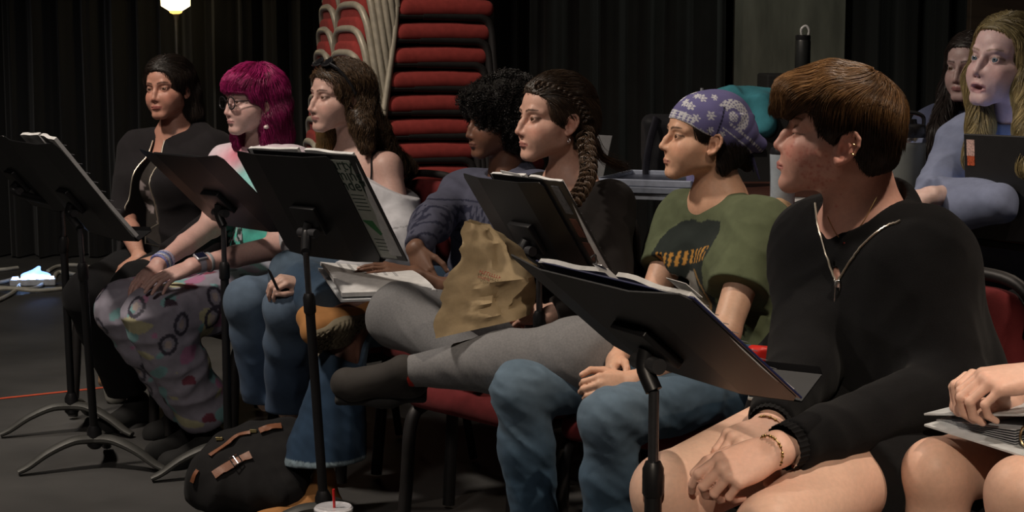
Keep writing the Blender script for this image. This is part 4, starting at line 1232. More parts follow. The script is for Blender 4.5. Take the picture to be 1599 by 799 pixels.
def fall(H, wave=.25, freq=55, part=0.0, back=.55):
    """hair that leaves the parting sideways and then hangs"""
    def f(P, t):
        s = np.sign(P[:, 0] - part + 1e-6); top = np.clip((P[:, 2] - .045) / .06, 0, 1)
        x = s * top * .9 + wave * np.sin(P[:, 2] * freq + P[:, 1] * 30)
        y = back * top + .15 + wave * np.sin(P[:, 2] * freq * .8 + P[:, 0] * 40 + 1)
        z = -.25 - .9 * (1 - top)
        return np.column_stack([x, y, z])
    def g(p, t):
        q = H.loc(p); low = np.clip((-q[:, 2] - .02) / .06, 0, 1)[:, None]
        d = f(q, t) @ H.R
        return d * (1 - low) + (A3((0, 0, -1)) + wave * np.column_stack([np.sin(q[:, 2] * freq + q[:, 1] * 20), np.cos(q[:, 2] * freq * .9 + q[:, 0] * 30), 0 * q[:, 0]])) * low
    return g
# ------------------------------------------------------------------ the woman in the off-shoulder white top
def build_p3():
    d = 5.5
    H = Head(at(530, 151, d), 55, 0, 0, 1.0, nose=1.12, tip=-.001, jaw=.96, eye=.95, skin=(.52, .33, .28), lip=(.36, .15, .14), brow=(.035, .022, .015), browt=1.25, blush=.35, gaze=(.1, 0))
    r = person('woman in a white off-shoulder top with long wavy brown hair', H.O)
    B = frame(52); Nk = at(556, 238, 5.56); Hc = at(600, 445, 5.58)
    shL = at(604, 262, 5.44); shR = at(508, 258, 5.70); elL = at(632, 385, 5.36); wrL = at(500, 448, 5.12); elR = at(470, 370, 5.52); wrR = at(474, 444, 5.06)
    hR = Hand(wrR, at(428, 434, 4.98) - wrR, A3((-.1, -.5, .8)), -1, [(45, 55, 30)] * 4, .92, 0, (.5, .85, -.3), (25, 25))
    S = Sdf(); H.add(S); S.cone(H.w(0, .030, -.055), Nk, .048, .052, .02); S.cone(H.w(0, .045, -.03), Nk, .04, .052, .02)
    S.cone(Nk - A3((0, 0, .02)), shL, .042, .047, .04); S.cone(Nk - A3((0, 0, .02)), shR, .042, .047, .04); S.cone(Nk - A3((0, 0, .05)), Nk + (Hc - Nk) * .35, .08, .088, .05)
    S.cone(Nk + B[0] * .08 - A3((0, 0, .1)), Nk - B[0] * .08 - A3((0, 0, .1)), .075, None, .05)
    S.cone(shL, shL + (elL - shL) * .6, .047, .042, .03); S.cone(shR, elR, .047, .038, .03)
    S.cone(Nk - B[1] * .05 - B[0] * .045 - A3((0, 0, .02)), shR, .012, .012, .02); S.cone(Nk - B[1] * .05 + B[0] * .02 - A3((0, 0, .025)), shL + A3((0, 0, .015)), .013, .010, .02)
    parts = [skinpart(S, .0024, H.colour)]
    S = Sdf(); hR.add(S); S.cone(wrR, elR, .0225, .036, .01); parts.append(skinpart(S, .0028, limb_cols([hR], (.50, .32, .26))))
    S = Sdf(); trunk(S, Nk, Hc, B, .15, .1)
    hipL = Hc + B[0] * .09; hipR = Hc - B[0] * .09; knL = at(450, 482, 5.06); knR = at(388, 470, 5.24); anL = at(452, 640, 5.30); anR = at(418, 625, 5.40)
    leg(S, hipL, knL, anL); leg(S, hipR, knR, anR); parts.append(skinpart(S, .008, plain((.5, .32, .26)))); finish_body(parts, r); H.eyes(r)
    # white top, fallen off the near shoulder
    S = Sdf(); trunk(S, Nk - A3((0, 0, .03)), Hc, B, .18, .12, .026, .5, .02, .06)
    S.cone(shL - A3((0, 0, .06)), elL, .078, .078, .05); S.cone(elL, wrL + (elL - wrL) * .25, .072, .045, .04); S.cone(elL - A3((0, 0, .01)), elL + A3((-.03, 0, .02)), .082, .08, .04)
    S.cone(shR, elR, .068, .064, .05); S.cone(elR, wrR + (elR - wrR) * .4, .06, .045, .04)
    S.disp(folds(.006, 16, (.6, .2, .7), 31, 2.0)); S.disp(folds(.002, 42, (.4, .2, .8), 12, 1.5))
    # slanting neckline: everything above a tilted plane goes
    nn = nrm(A3((.42, -.05, 1))); pp = shL + A3((-.005, 0, -.052))
    S.cut(lambda p: (p - pp) @ nn)
    hem(S, wrL + (elL - wrL) * .26, wrL - elL, .07)
    V, F = nets(S, .0045 * Q); V = relax(V, F, 1)
    c = np.tile(A3((.52, .52, .55)), (len(V), 1)); w = (V - elL) @ nrm(shL - elL); c[(np.abs(w - .035) < .0028) & (np.linalg.norm(V - elL, axis=1) < .14)] *= .55
    mesh_obj('top', V, F, CLOTH('white_knit', vcol=True, bump=.5), r, c)
    S = Sdf(); S.cone(Nk - A3((0, 0, .13)) + B[0] * .085, Nk - A3((0, 0, .13)) - B[0] * .085, .098, None, .03)
    S.cone(shL + (Nk - shL) * .35 - B[1] * .0, Nk - B[1] * .09 + B[0] * .06 - A3((0, 0, .12)), .004, .004, .002)
    Sk = Sdf(); Sk.cone(Nk - A3((0, 0, .02)), shL, .042, .047, .04); Sk.cone(Nk - A3((0, 0, .05)), Nk + (Hc - Nk) * .35, .08, .088, .05); Sk.cone(Nk + B[0] * .08 - A3((0, 0, .1)), Nk - B[0] * .08 - A3((0, 0, .1)), .075, None, .05); Sk.cone(shL, shL + (elL - shL) * .6, .047, .042, .03)
    P = seat_on(Sk, spline([at(562, 290, 5.38), at(568, 262, 5.38), at(578, 240, 5.42), at(592, 229, 5.47), at(606, 228, 5.53), at(622, 236, 5.60)], 30), .0035)
    mb = MB(); mb.tube(P, .0042, 8, True, (1, .5)); mb.build('strap', CLOTH('black_strap', (.015, .014, .015)), r, True)
    S = Sdf(); S.cone(hipL, hipR, .115, None, .03); leg(S, hipL, knL, anL, (.090, .068, .066, .072), .005); leg(S, hipR, knR, anR, (.090, .068, .066, .072), .005)
    S.disp(folds(.0050, 16, (.7, .3, .5), 13, 2.2)); hem(S, anL, (0, 0, -1), .1); hem(S, anR, (0, 0, -1), .1)
    V, F = nets(S, .0052 * Q); V = relax(V, F, 1); mesh_obj('jeans', V, F, CLOTH('denim', vcol=True, bump=.7), r, denim(V, [(hipL, knL, anL), (hipR, knR, anR)], (.048, .078, .135), .75))
    for an in (anL, anR): shoe(r, A3((an[0], an[1], .075)), (-.7, -.7, 0), (.17, .165, .15), (.22, .21, .18), .006, 'shoe', .25, None, False, (.3, .3, .28))
    # hair
    S = hair_cap(H, (.012, .014, .010), -.08)
    S.cone(H.w(.045, .05, .03), H.w(.056, .060, -.06), .040, .040, .03)
    long_hair(H, S, [[H.w(.055, .055, -.04), at(592, 205, 5.52), at(610, 240, 5.56), at(628, 262, 5.6)], [H.w(.065, .03, -.03), at(566, 200, 5.42), at(572, 228, 5.42)], [H.w(.0, .08, -.02), at(600, 225, 5.66), at(640, 262, 5.68)],
                     [H.w(-.065, .02, -.02), H.w(-.075, .0, -.10), at(512, 232, 5.62), at(520, 252, 5.62)]], .036, .018)
    S.ell(H.w(.088, .004, -.020), (.026, .018, .026), H.R, .004, True); S.disp(folds(.004, 34, (.3, .2, 1), 3, 1.2))
    V, F = nets(S, .0045 * Q); V = relax(V, F, 1); q = H.loc(V)
    o = mesh_obj('hair', V, F, HAIR(rough=.5), r, np.tile(A3((.030, .019, .012)), (len(V), 1)))
    tint = lambda p, C, g: np.where((H.loc(p)[:, 0] < -.02)[:, None] & (H.loc(p)[:, 2] < -.05)[:, None], A3((.22, .13, .05)), C)
    strands('hair_lock', S, pick(V, 9000, None, 3), fall(H, .45, 75), .085, HAIR('hair_strand', .36), o, 13, .0007, .004, lift=.006, seed=7, colr=(.085, .050, .026), var=.8, curl=(.0042, 170), free=.6, tint=tint)
    sunglasses(H, r)
    e = at(437, 437, 5.10); mb = MB(); a = at(434, 452, 4.95); b = at(419, 420, 4.93); mb.tube([a + (b - a) * t for t in (0, .3, .85, 1)], [.0045, .0045, .0045, .0015], 8); mb.build('pen', mat('black_plastic', (.015, .015, .017), .35), None, True)
    bpy.context.scene.collection.objects[-1]
    tag(bpy.data.objects['pen'], "black pen in the hand of the woman in the white top", 'pen')
def sunglasses(H, r):
    root = thing('sunglasses', 'dark sunglasses resting on top of the wavy brown hair', 'sunglasses', H.O, 0)
    m = mat('black_plastic', (.015, .015, .017), .3); up = H.R[2]; 
    for s in (1, -1):
        pts = [H.w(s * .031 + .025 * math.cos(t), -.062 + .020 * math.sin(t) * .75, .116 + .020 * math.sin(t) * .62 - .006 * abs(math.cos(t))) for t in np.linspace(0, 2 * math.pi, 25)[:-1]]
        mb = MB(); mb.tube(pts, .0030, 8, False, None, None, True); mb.build('lens_frame', m, root, True)
        c = np.mean(pts, 0); V = np.vstack([pts, [c - H.R[1] * .003]]); F = [(i, (i + 1) % 24, 24) for i in range(24)]
        mesh_obj('lens', np.vstack([V, V - H.R[2] * .0015]), F + [(b + 25, a + 25, c_ + 25) for a, b, c_ in F], mat('dark_lens', (.01, .01, .012), .06, spec=.9), root)
        P = spline([H.w(s * .056, -.066, .110), H.w(s * .078, -.045, .090), H.w(s * .093, -.012, .045), H.w(s * .094, .008, .010)], 16); mb = MB(); mb.tube(P, .0028, 6, True, (1.8, .7)); mb.build('temple_arm', m, root, True)
    mb = MB(); mb.tube(spline([H.w(-.007, -.066, .117), H.w(0, -.070, .117), H.w(.007, -.066, .117)], 6), .0026, 6); mb.build('bridge', m, root, True)
if want('p3'): build_p3()
# ------------------------------------------------------------------ the pink-haired woman
def build_p2():
    d = 5.8
    H = Head(at(396, 157, d), 54, 2, 0, 1.0, nose=.98, tip=.002, jaw=1.02, eye=.9, skin=(.56, .36, .33), lip=(.38, .17, .18), brow=(.10, .05, .05), blush=.35, wide=1.03, gaze=(.1, 0))
    r = person('woman with magenta hair and round glasses in patterned pyjama trousers', H.O)
    B = frame(50); Nk = at(408, 228, 5.86); Hc = at(430, 445, 5.90)
    shL = at(462, 262, 5.74); shR = at(352, 258, 5.98); elL = at(432, 386, 5.56); wrL = at(300, 415, 5.36); elR = at(330, 352, 5.78); wrR = at(248, 412, 5.44)
    hL = Hand(wrL, at(222, 446, 5.24) - wrL, A3((-.1, -.45, .9)), 1, [(8, 18, 12), (8, 20, 14), (10, 22, 14), (14, 24, 14)], .98, 3, (.7, .65, -.25), (10, 15))
    hR = Hand(wrR, at(205, 450, 5.34) - wrR, A3((-.2, -.3, .9)), -1, [(10, 22, 14)] * 4, .95, 3, (.6, .75, -.25), (10, 15))
    S = Sdf(); H.add(S); S.cone(H.w(0, .030, -.055), Nk, .052, .055, .02); S.cone(H.w(0, .045, -.03), Nk, .045, .055, .02)
    parts = [skinpart(S, .0024, H.colour)]
    for h, wr, el, sh in ((hL, wrL, elL, shL), (hR, wrR, elR, shR)):
        S = Sdf(); h.add(S); S.cone(wr, wr + (el - wr) * .5, .024, .035, .012); S.cone(wr + (el - wr) * .5, el, .036, .040, .012); S.cone(el, el + (sh - el) * .7, .041, .05, .02)
        parts.append(skinpart(S, .0026, limb_cols([h], (.58, .36, .32))))
    S = Sdf(); trunk(S, Nk, Hc, B, .16, .11); hipL = Hc + B[0] * .10; hipR = Hc - B[0] * .10
    knL = at(238, 492, 5.36); knR = at(196, 482, 5.54); anL = at(318, 640, 5.60); anR = at(296, 622, 5.74)
    leg(S, hipL, knL, anL); leg(S, hipR, knR, anR); parts.append(skinpart(S, .008, plain((.56, .35, .31)))); finish_body(parts, r); H.eyes(r)
    S = Sdf(); trunk(S, Nk - A3((0, 0, .01)), Hc, B, .19, .12, .026, .6, .03, .06)
    S.cone(shL, shL + (elL - shL) * .66, .066, .078, .05); S.cone(shR, shR + (elR - shR) * .7, .066, .074, .05)
    S.disp(folds(.006, 14, (.4, .3, .8), 22, 2.0)); hem(S, shL + (elL - shL) * .60, elL - shL, .09); hem(S, shR + (elR - shR) * .60, elR - shR, .09)
    S.ell(Nk + A3((0, 0, .045)) - B[1] * .015, (.070, .078, .062), None, .004, True)
    def dye(V):
        q = V - Nk; w = q @ nrm(Nk - Hc); u = q @ B[0]; n = noise(V, 9, 4) + .4 * noise(V, 25, 7)
        t = np.clip((-w - .10 + .06 * n) / .22, 0, 1)[:, None]; c = A3((.60, .52, .58)) * (1 - t) + A3((.10, .52, .43)) * t
        b = np.clip(1.3 - np.abs(w + .12 - .10 * u + .04 * n) / .05, 0, 1)[:, None]; c = c * (1 - b * .8) + A3((.16, .55, .52)) * b * .8
        p = np.exp(-((w + .015) / .05) ** 2 - ((u + .05) / .07) ** 2)[:, None]; c = c * (1 - p * .8) + A3((.60, .13, .20)) * p * .8
        f = -(q @ B[1]) > .03; m = f & (np.abs(u + .01) < .09) & (w < -.15) & (w > -.38) & (noise(V, 55, 3) > -.05); c[m] = A3((.02, .03, .03))
        m = f & (np.abs(u + .01) < .08) & (w < -.18) & (w > -.36) & (noise(V, 110, 8) > .25); c[m] = A3((.45, .45, .5)); return c
    V, F = nets(S, .0048 * Q); V = relax(V, F, 1); mesh_obj('shirt', V, F, CLOTH('dyed_cotton', vcol=True), r, dye(V))
    S = Sdf(); S.cone(hipL, hipR, .125, None, .03); leg(S, hipL, knL, anL, (.105, .080, .080, .080), .010); leg(S, hipR, knR, anR, (.105, .080, .080, .080), .010)
    ax = nrm(anL - knL)
    S.disp(folds(.008, 12, nrm(A3((.3, .1, -1))), 17, 2.4)); S.disp(folds(.003, 34, (.3, .2, .9), 5, 2.2)); hem(S, anL + ax * .03, ax, .11); hem(S, anR + ax * .03, ax, .11)
    def pj(V):
        c = np.tile(A3((.32, .30, .37)), (len(V), 1)); n = noise(V, 28, 12)
        c = np.where((n > .35)[:, None], A3((.22, .42, .44)), c); c = np.where((noise(V, 30, 15) > .42)[:, None], A3((.45, .20, .34)), c); c = np.where((noise(V, 26, 18) > .48)[:, None], A3((.50, .47, .30)), c)
        g = np.random.default_rng(8)
        for i in range(64):
            p = V[g.integers(len(V))]; q = V - p; dd = np.linalg.norm(q * A3((1, 1, .8)), axis=1)
            if i % 3: m = (dd < .032) & (dd > .021); c[m] = A3((.055, .05, .075)); c[dd < .012] = A3((.5, .42, .40))
            else: c[(dd < .024) & (q[:, 2] > -.004)] = A3((.06, .04, .06)) if i % 2 else A3((.20, .05, .08))
        return c
    V, F = nets(S, .0050 * Q); V = relax(V, F, 1); mesh_obj('pyjama_trousers', V, F, CLOTH('satin_print', vcol=True, rough=.55, spec=.35), r, pj(V))
    for an in (anL, anR): shoe(r, A3((an[0] + .02, an[1], .075)), (-.7, -.7, 0), (.02, .02, .02), (.03, .03, .03), .006)
    # hair: shaggy with a short fringe
    HZ2 = [-.12, -.07, -.035, -.022, -.005, .02, .030, .036, .06, .14]; HY2 = [.03, .028, .024, .010, -.030, -.045, -.052, -.12, -.14, -.16]
    S = hair_cap(H, (.014, .014, .014), -.10, HZ2, HY2)
    cutop = S.ops.pop()
    S.ell(H.w(0, -.03, .055), (.072, .070, .055), H.R, .02); S.ell(H.w(0, .06, -.01), (.076, .062, .085), H.R, .03); S.ops.append(cutop)
    long_hair(H, S, [[H.w(.055, .06, -.04), H.w(.060, .075, -.12), H.w(.055, .090, -.175)], [H.w(-.03, .07, -.04), H.w(-.03, .08, -.14), H.w(-.03, .09, -.17)], [H.w(.060, .035, -.06), H.w(.050, .015, -.165)], [H.w(-.068, .01, -.04), H.w(-.07, -.015, -.13), H.w(-.06, -.03, -.16)]], .040, .016)
    S.ell(H.w(.088, .006, -.020), (.028, .018, .030), H.R, .004, True); S.disp(folds(.004, 40, (.7, .7, .2), 6, 1.0))
    V, F = nets(S, .0042 * Q); V = relax(V, F, 1); q = H.loc(V)
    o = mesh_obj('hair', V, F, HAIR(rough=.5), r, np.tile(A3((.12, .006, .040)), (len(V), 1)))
    dirf = lambda P, t: np.column_stack([P[:, 0] * 5 + .2 * np.sin(P[:, 2] * 70), np.where(P[:, 2] > .05, P[:, 1] * 10 - .25, .12), np.where(P[:, 2] > .08, -.2, -1.0)])
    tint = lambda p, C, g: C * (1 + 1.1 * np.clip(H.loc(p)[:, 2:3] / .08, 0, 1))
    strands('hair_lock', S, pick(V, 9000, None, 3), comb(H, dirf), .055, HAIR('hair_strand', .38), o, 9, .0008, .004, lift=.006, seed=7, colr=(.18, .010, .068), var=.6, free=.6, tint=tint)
    # glasses
    g = thing('glasses', 'round dark-rimmed glasses worn by the magenta-haired woman', 'glasses', H.O, 0); m = mat('black_plastic', (.015, .015, .017), .3)
    for s in (1, -1):
        pts = [H.w(s * .034 + .0245 * math.cos(t), -.105 + .45 * abs(.0245 * math.cos(t) + (.0) ) * .3, -.003 + .0215 * math.sin(t)) for t in np.linspace(0, 2 * math.pi, 29)[:-1]]
        mb = MB(); mb.tube(pts, .0021, 8, False, None, None, True); mb.build('rim', m, g, True)
        c = np.mean(pts, 0); V = np.vstack([pts, [c]]); F = [(i, (i + 1) % 28, 28) for i in range(28)]
        mesh_obj('lens', np.vstack([V, V + H.R[1] * .0015]), F + [(b + 29, a + 29, c_ + 29) for a, b, c_ in F], mat('clear_lens', (.95, .97, 1), .03, trans=1.0, spec=.6, var=0), g)
        mb = MB(); mb.tube(spline([H.w(s * .058, -.100, .004), H.w(s * .074, -.05, .004), H.w(s * .079, .0, .0), H.w(s * .078, .012, -.006)], 12), .0019, 6); mb.build('temple_arm', m, g, True)
    mb = MB(); mb.tube(spline([H.w(-.0105, -.104, .002), H.w(0, -.107, .005), H.w(.0105, -.104, .002)], 6), .0019, 6); mb.build('bridge', m, g, True)
    # earring, watch, wristbands
    c = H.w(.080, .004, -.050); mb = MB(); mb.tube([c, c - A3((0, 0, .030))], .0007, 5); mb.lathe(c - A3((0, 0, .040)), [(.001, -.008), (.009, -.005), (.010, 0), (.006, .007), (.001, .010)], 12); mb.build('earring', mat('pearl', (.6, .5, .5), .3), r, True)
    ax = nrm(elL - wrL); c = wrL + ax * .028
    mb = MB(); mb.tube([c - ax * .011, c + ax * .011], .0285, 20, True); mb.build('watch_strap', mat('pale_rubber', (.45, .42, .50), .6), r, True)
    n_ = nrm(A3((-.05, -.55, .8))); n_ = nrm(n_ - ax * (n_ @ ax)); mb = MB(); R_ = np.array([ax, np.cross(n_, ax), n_]); mb.box(c + n_ * .030, (.020, .018, .005), R_, .004); w = mb.build('watch_case', mat('pale_metal', (.6, .58, .62), .35, .6), r, True)
    mb = MB(); mb.box(c + n_ * .0352, (.016, .014, .0006), R_); mb.build('watch_screen', mat('dark_glass', (.01, .012, .03), .06), w)
    bracelet(r, wrL + ax * .062, ax, .030, .0030, mat('grey_band', (.30, .32, .34), .6), 'wristband', (1, 2.0))
    ax = nrm(elR - wrR)
    for i, cc in enumerate(((.20, .22, .50), (.45, .45, .52), (.12, .16, .34), (.42, .38, .50))): bracelet(r, wrR + ax * (.004 + .013 * i), ax + A3((.1 * (-1) ** i, 0, .1)), .030, .0050, mat('thread_band_%d' % i, cc, .8, var=.6, scale=300), 'thread_bracelet')
if want('p2'): build_p2()
# ------------------------------------------------------------------ the dark-haired woman at the end of the row
def build_p1():
    d = 6.2
    H = Head(at(263, 137, d), 22, 2, 3, .98, nose=.92, tip=.003, jaw=.90, eye=.78, skin=(.42, .21, .155), lip=(.34, .10, .09), brow=(.015, .01, .008), browt=1.4, blush=.4, gaze=(.15, 0), lips=1.0)
    r = person('woman in an open black zip hoodie at the far end of the row', H.O)
    B = frame(32); Nk = at(276, 206, 6.26); Hc = at(272, 410, 6.30)
    shL = at(338, 236, 6.2); shR = at(216, 236, 6.34); elL = at(345, 345, 6.05); wrL = at(250, 405, 5.85); elR = at(196, 345, 6.2); wrR = at(218, 402, 5.98)
    hR = Hand(wrR, at(176, 432, 5.88) - wrR, A3((-.3, -.5, .8)), -1, [(30, 45, 25)] * 4, .95, 2, (.6, .75, -.25), (15, 20))
    hL = Hand(wrL, at(190, 425, 5.78) - wrL, A3((-.1, -.5, .85)), 1, [(30, 40, 25)] * 4, .95, 2, (.6, .75, -.25), (15, 20))
    S = Sdf(); H.add(S); S.cone(H.w(0, .030, -.055), Nk, .047, .052, .02); S.cone(H.w(0, .045, -.03), Nk, .04, .05, .02)
    S.cone(Nk, shL + (Nk - shL) * .4, .04, .04, .04); S.cone(Nk, shR + (Nk - shR) * .4, .04, .04, .04); S.cone(Nk - A3((0, 0, .03)), Nk + (Hc - Nk) * .2 - B[1] * .02, .07, .08, .05)
    parts = [skinpart(S, .0024, H.colour)]
    for h, wr, el in ((hL, wrL, elL), (hR, wrR, elR)):
        S = Sdf(); h.add(S); S.cone(wr, wr + (el - wr) * .4, .0225, .03, .01); parts.append(skinpart(S, .0028, limb_cols([h], (.46, .25, .18))))
    S = Sdf(); trunk(S, Nk, Hc, B, .15, .1); arm(S, shL, elL, wrL); arm(S, shR, elR, wrR); hipL = Hc + B[0] * .09; hipR = Hc - B[0] * .09
    knL = at(215, 450, 5.80); knR = at(140, 462, 5.92); anL = at(280, 600, 6.05); anR = at(205, 600, 6.15)
    leg(S, hipL, knL, anL); leg(S, hipR, knR, anR); parts.append(skinpart(S, .008, plain((.42, .21, .155)))); finish_body(parts, r); H.eyes(r)
    S = Sdf(); trunk(S, Nk - A3((0, 0, .02)), Hc, B, .17, .11, .012, .4, .0, .06); S.ell(Nk + A3((0, 0, .04)) - B[1] * .02, (.066, .075, .070), None, .004, True)
    V, F = nets(S, .006 * Q); V = relax(V, F, 1); q = V - Nk; w = q @ nrm(Nk - Hc); u = q @ B[0]
    c = np.tile(A3((.030, .026, .024)), (len(V), 1)); m = (np.abs(u) < .06) & (w < -.16) & (w > -.34) & (noise(V, 60, 3) > .18) & (-(q @ B[1]) > .02); c[m] = A3((.26, .22, .22))
    mesh_obj('shirt', V, F, CLOTH('dark_print_cotton', vcol=True), r, c)
    S = Sdf(); trunk(S, Nk - A3((0, 0, .02)), Hc, B, .19, .13, .034, .2, .02, .06)
    S.cone(shL, elL, .068, .060, .05); S.cone(elL, wrL + (elL - wrL) * .05, .058, .038, .03); S.cone(shR, elR, .068, .060, .05); S.cone(elR, wrR + (elR - wrR) * .05, .058, .038, .03)
    S.cone(Nk + B[1] * .05 - A3((0, 0, .01)) - B[0] * .05, Nk + B[1] * .05 - A3((0, 0, .01)) + B[0] * .06, .045, .045, .04); S.cone(Nk + B[1] * .02 + B[0] * .10 - A3((0, 0, .025)), Nk + B[1] * .09, .042, .05, .04)
    S.disp(folds(.006, 14, (.4, .3, .8), 27, 2.0))
    # front opening between the two zip edges
    S.fn(lambda p: (lambda q: np.maximum.reduce([np.abs(q @ B[0] + .012) - .022 - .030 * np.clip(-(q @ nrm(Nk - Hc)) / .30, 0, 1), (q @ B[1]) + .0, -.46 - q @ nrm(Nk - Hc)]))(p - Nk), Nk - .6, Nk + .4, .004, True)
    S.ell(Nk + A3((0, 0, .045)) - B[1] * .03, (.062, .080, .080), None, .006, True)
    hem(S, wrL + (elL - wrL) * .1, wrL - elL, .06); hem(S, wrR + (elR - wrR) * .1, wrR - elR, .06)
    garment('hoodie', S, .0050 * Q, CLOTH('black_fleece', (.011, .0095, .011)), r)
    for k_, sgn in (('L', 1), ('R', -1)):
        pts = []
        for t in np.linspace(.06, .98, 22):
            wd = .022 + .030 * min(1, t * .46 / .30); o = Nk + (Hc - Nk) * t + B[0] * (-.012 + sgn * (wd + .004)) - B[1] * .20
            # walk back until the cloth is met
            for _ in range(60):
                v = S(o[None], big=.2)[0]
                if v < .003: break
                o = o + B[1] * min(max(v * .8, .001), .02)
            pts.append(o)
        mb = MB(); mb.tube(pts, .0030, 6); mb.build('zip', mat('zip_teeth', (.55, .50, .42), .35, .9, var=.2, scale=900), r, True)
    S = Sdf(); S.cone(hipL, hipR, .115, None, .03); leg(S, hipL, knL, anL, (.100, .082, .080, .085), .006); leg(S, hipR, knR, anR, (.100, .082, .080, .085), .006); S.disp(folds(.006, 14, (.5, .3, .7), 3, 2.2)); hem(S, anL, anL - knL, .1); hem(S, anR, anR - knR, .1)
    garment('trousers', S, .007 * Q, CLOTH('black_cotton', (.012, .012, .013)), r)
    for an in (anL, anR): shoe(r, A3((an[0] + .02, an[1], .075)), (-.5, -.8, 0), (.02, .02, .02), (.03, .03, .03), .007)
    S = hair_cap(H, (.014, .014, .010), -.09, HZ, [v - (.016 if -.03 < z < .05 else .004) for z, v in zip(HZ, HY)]); S.ell(H.w(0, .07, -.01), (.074, .055, .090), H.R, .03)
    long_hair(H, S, [[H.w(.05, .055, -.04), H.w(.060, .060, -.11), at(306, 208, 6.3)], [H.w(-.04, .06, -.04), H.w(-.05, .05, -.12)]], .042, .022)
    S.ell(H.w(.086, .004, -.020), (.022, .016, .024), H.R, .004, True); S.disp(folds(.002, 45, (1, .2, .3), 4, 1.0))
    V, F = nets(S, .0045 * Q); V = relax(V, F, 1); o = mesh_obj('hair', V, F, HAIR(rough=.45), r, np.tile(A3((.012, .009, .008)), (len(V), 1)))
    strands('hair_lock', S, pick(V, 6000, None, 3), fall(H, .12, 50, 0, .9), .07, HAIR('hair_strand', .36), o, 9, .0007, .003, lift=.004, seed=7, colr=(.022, .016, .013), free=.5)
    Sk = Sdf(); Sk.cone(H.w(0, .030, -.055), Nk, .047, .052, .02); Sk.cone(Nk - A3((0, 0, .03)), Nk + (Hc - Nk) * .2 - B[1] * .02, .07, .08, .05)
    P = seat_on(Sk, spline([at(244, 208, 6.16), at(252, 227, 6.13), at(264, 222, 6.13), at(288, 198, 6.18)], 24)); mb = MB(); mb.tube(P, .0014, 6); mb.build('necklace', SILVER(), r, True)
if want('p1'): build_p1()
# ------------------------------------------------------------------ the person at the right edge
def build_p8():
    d = 2.78
    H = Head(at(1760, 235, 2.95), 85, 4, 0, 1.0, skin=(.66, .40, .31), brow=(.08, .05, .03), eye=.8)
    r = person('bare-kneed person in black shorts clasping hands over a white binder', H.O)
    B = frame(48); Nk = at(1790, 350, 3.0); Hc = at(1820, 680, 3.05)
    shR = at(1668, 437, 3.02); shL = at(1900, 430, 2.85); elR = at(1655, 600, 2.84); elL = at(1760, 590, 2.60)
    wrR = at(1566, 640, 2.66); wrL = at(1628, 585, 2.56)
    hR = Hand(wrR, at(1490, 640, 2.60) - wrR, A3((.25, .1, -.95)), 1, [(62, 72, 40), (66, 76, 40), (70, 78, 40), (74, 78, 40)], 1.0, 0, (.55, .70, -.45), (28, 35))
    hL = Hand(wrL, at(1480, 602, 2.54) - wrL, A3((-.15, -.30, .94)), 1, [(38, 62, 35), (40, 64, 35), (42, 64, 35), (44, 64, 35)], 1.0, 0, (.45, .85, -.3), (20, 25))
    S = Sdf(); H.add(S); S.cone(H.w(0, .03, -.055), Nk, .052, .058, .02); parts = [skinpart(S, .004, H.colour)]
    for h, wr, el, sh in ((hR, wrR, elR, shR), (hL, wrL, elL, shL)):
        S = Sdf(); h.add(S); S.cone(wr, wr + (el - wr) * .5, .0240, .034, .012); S.cone(wr + (el - wr) * .5, el, .034, .038, .012); S.cone(el, el + (sh - el) * .75, .039, .046, .02)
        parts.append(skinpart(S, .0020, limb_cols([h], (.74, .46, .36))))
    S = Sdf(); trunk(S, Nk, Hc, B, .16, .1); hipL = Hc + B[0] * .11; hipR = Hc - B[0] * .10; knR = at(1464, 738, 2.70); knL = at(1600, 772, 2.50)
    anR = A3((knR[0] + .04, knR[1] + .10, .09)); anL = A3((knL[0] + .04, knL[1] + .08, .09))
    leg(S, hipL, knL, anL, (.085, .056, .055, .038)); leg(S, hipR, knR, anR, (.085, .054, .055, .038))
    for k_ in (knL, knR): S.ell(k_ + A3((-.012, -.022, .012)), (.034, .034, .040), None, .03)
    parts.append(skinpart(S, .0050, plain((.72, .45, .34), 6))); finish_body(parts, r); H.eyes(r)
    S = Sdf(); trunk(S, Nk - A3((0, 0, .01)), Hc, B, .19, .12, .022, 0, .02, .06); S.cone(shR, shR + (elR - shR) * .5, .062, .066, .05); S.cone(shL, shL + (elL - shL) * .5, .062, .066, .05); S.disp(folds(.005, 14, (.4, .3, .8), 27, 2.0))
    hem(S, shR + (elR - shR) * .44, elR - shR, .09); hem(S, shL + (elL - shL) * .44, elL - shL, .09); S.ell(Nk + A3((0, 0, .045)), (.07, .075, .06), None, .004, True)
    garment('shirt', S, .006 * Q, CLOTH('black_cotton', (.012, .012, .013)), r)
    S = Sdf(); S.cone(hipL, hipR, .118, None, .03); S.cone(hipL, hipL + (knL - hipL) * .8, .108, .092, .03); S.cone(hipR, hipR + (knR - hipR) * .84, .108, .088, .03); S.disp(folds(.005, 16, (.8, .5, 0), 8, 2))
    hem(S, hipL + (knL - hipL) * .74, knL - hipL, .12); hem(S, hipR + (knR - hipR) * .78, knR - hipR, .12); garment('shorts', S, .006 * Q, CLOTH('black_cotton'), r)
    for an in (anL, anR): shoe(r, an, (-.7, -.7, 0), (.3, .3, .3), (.5, .5, .5), .007)
    S = hair_cap(H, (.010, .010, .010), -.07); V, F = nets(S, .007); V = relax(V, F, 1); mesh_obj('hair', V, F, HAIR(rough=.5), r, np.tile(A3((.06, .035, .02)), (len(V), 1)))
if want('p8'): build_p8()
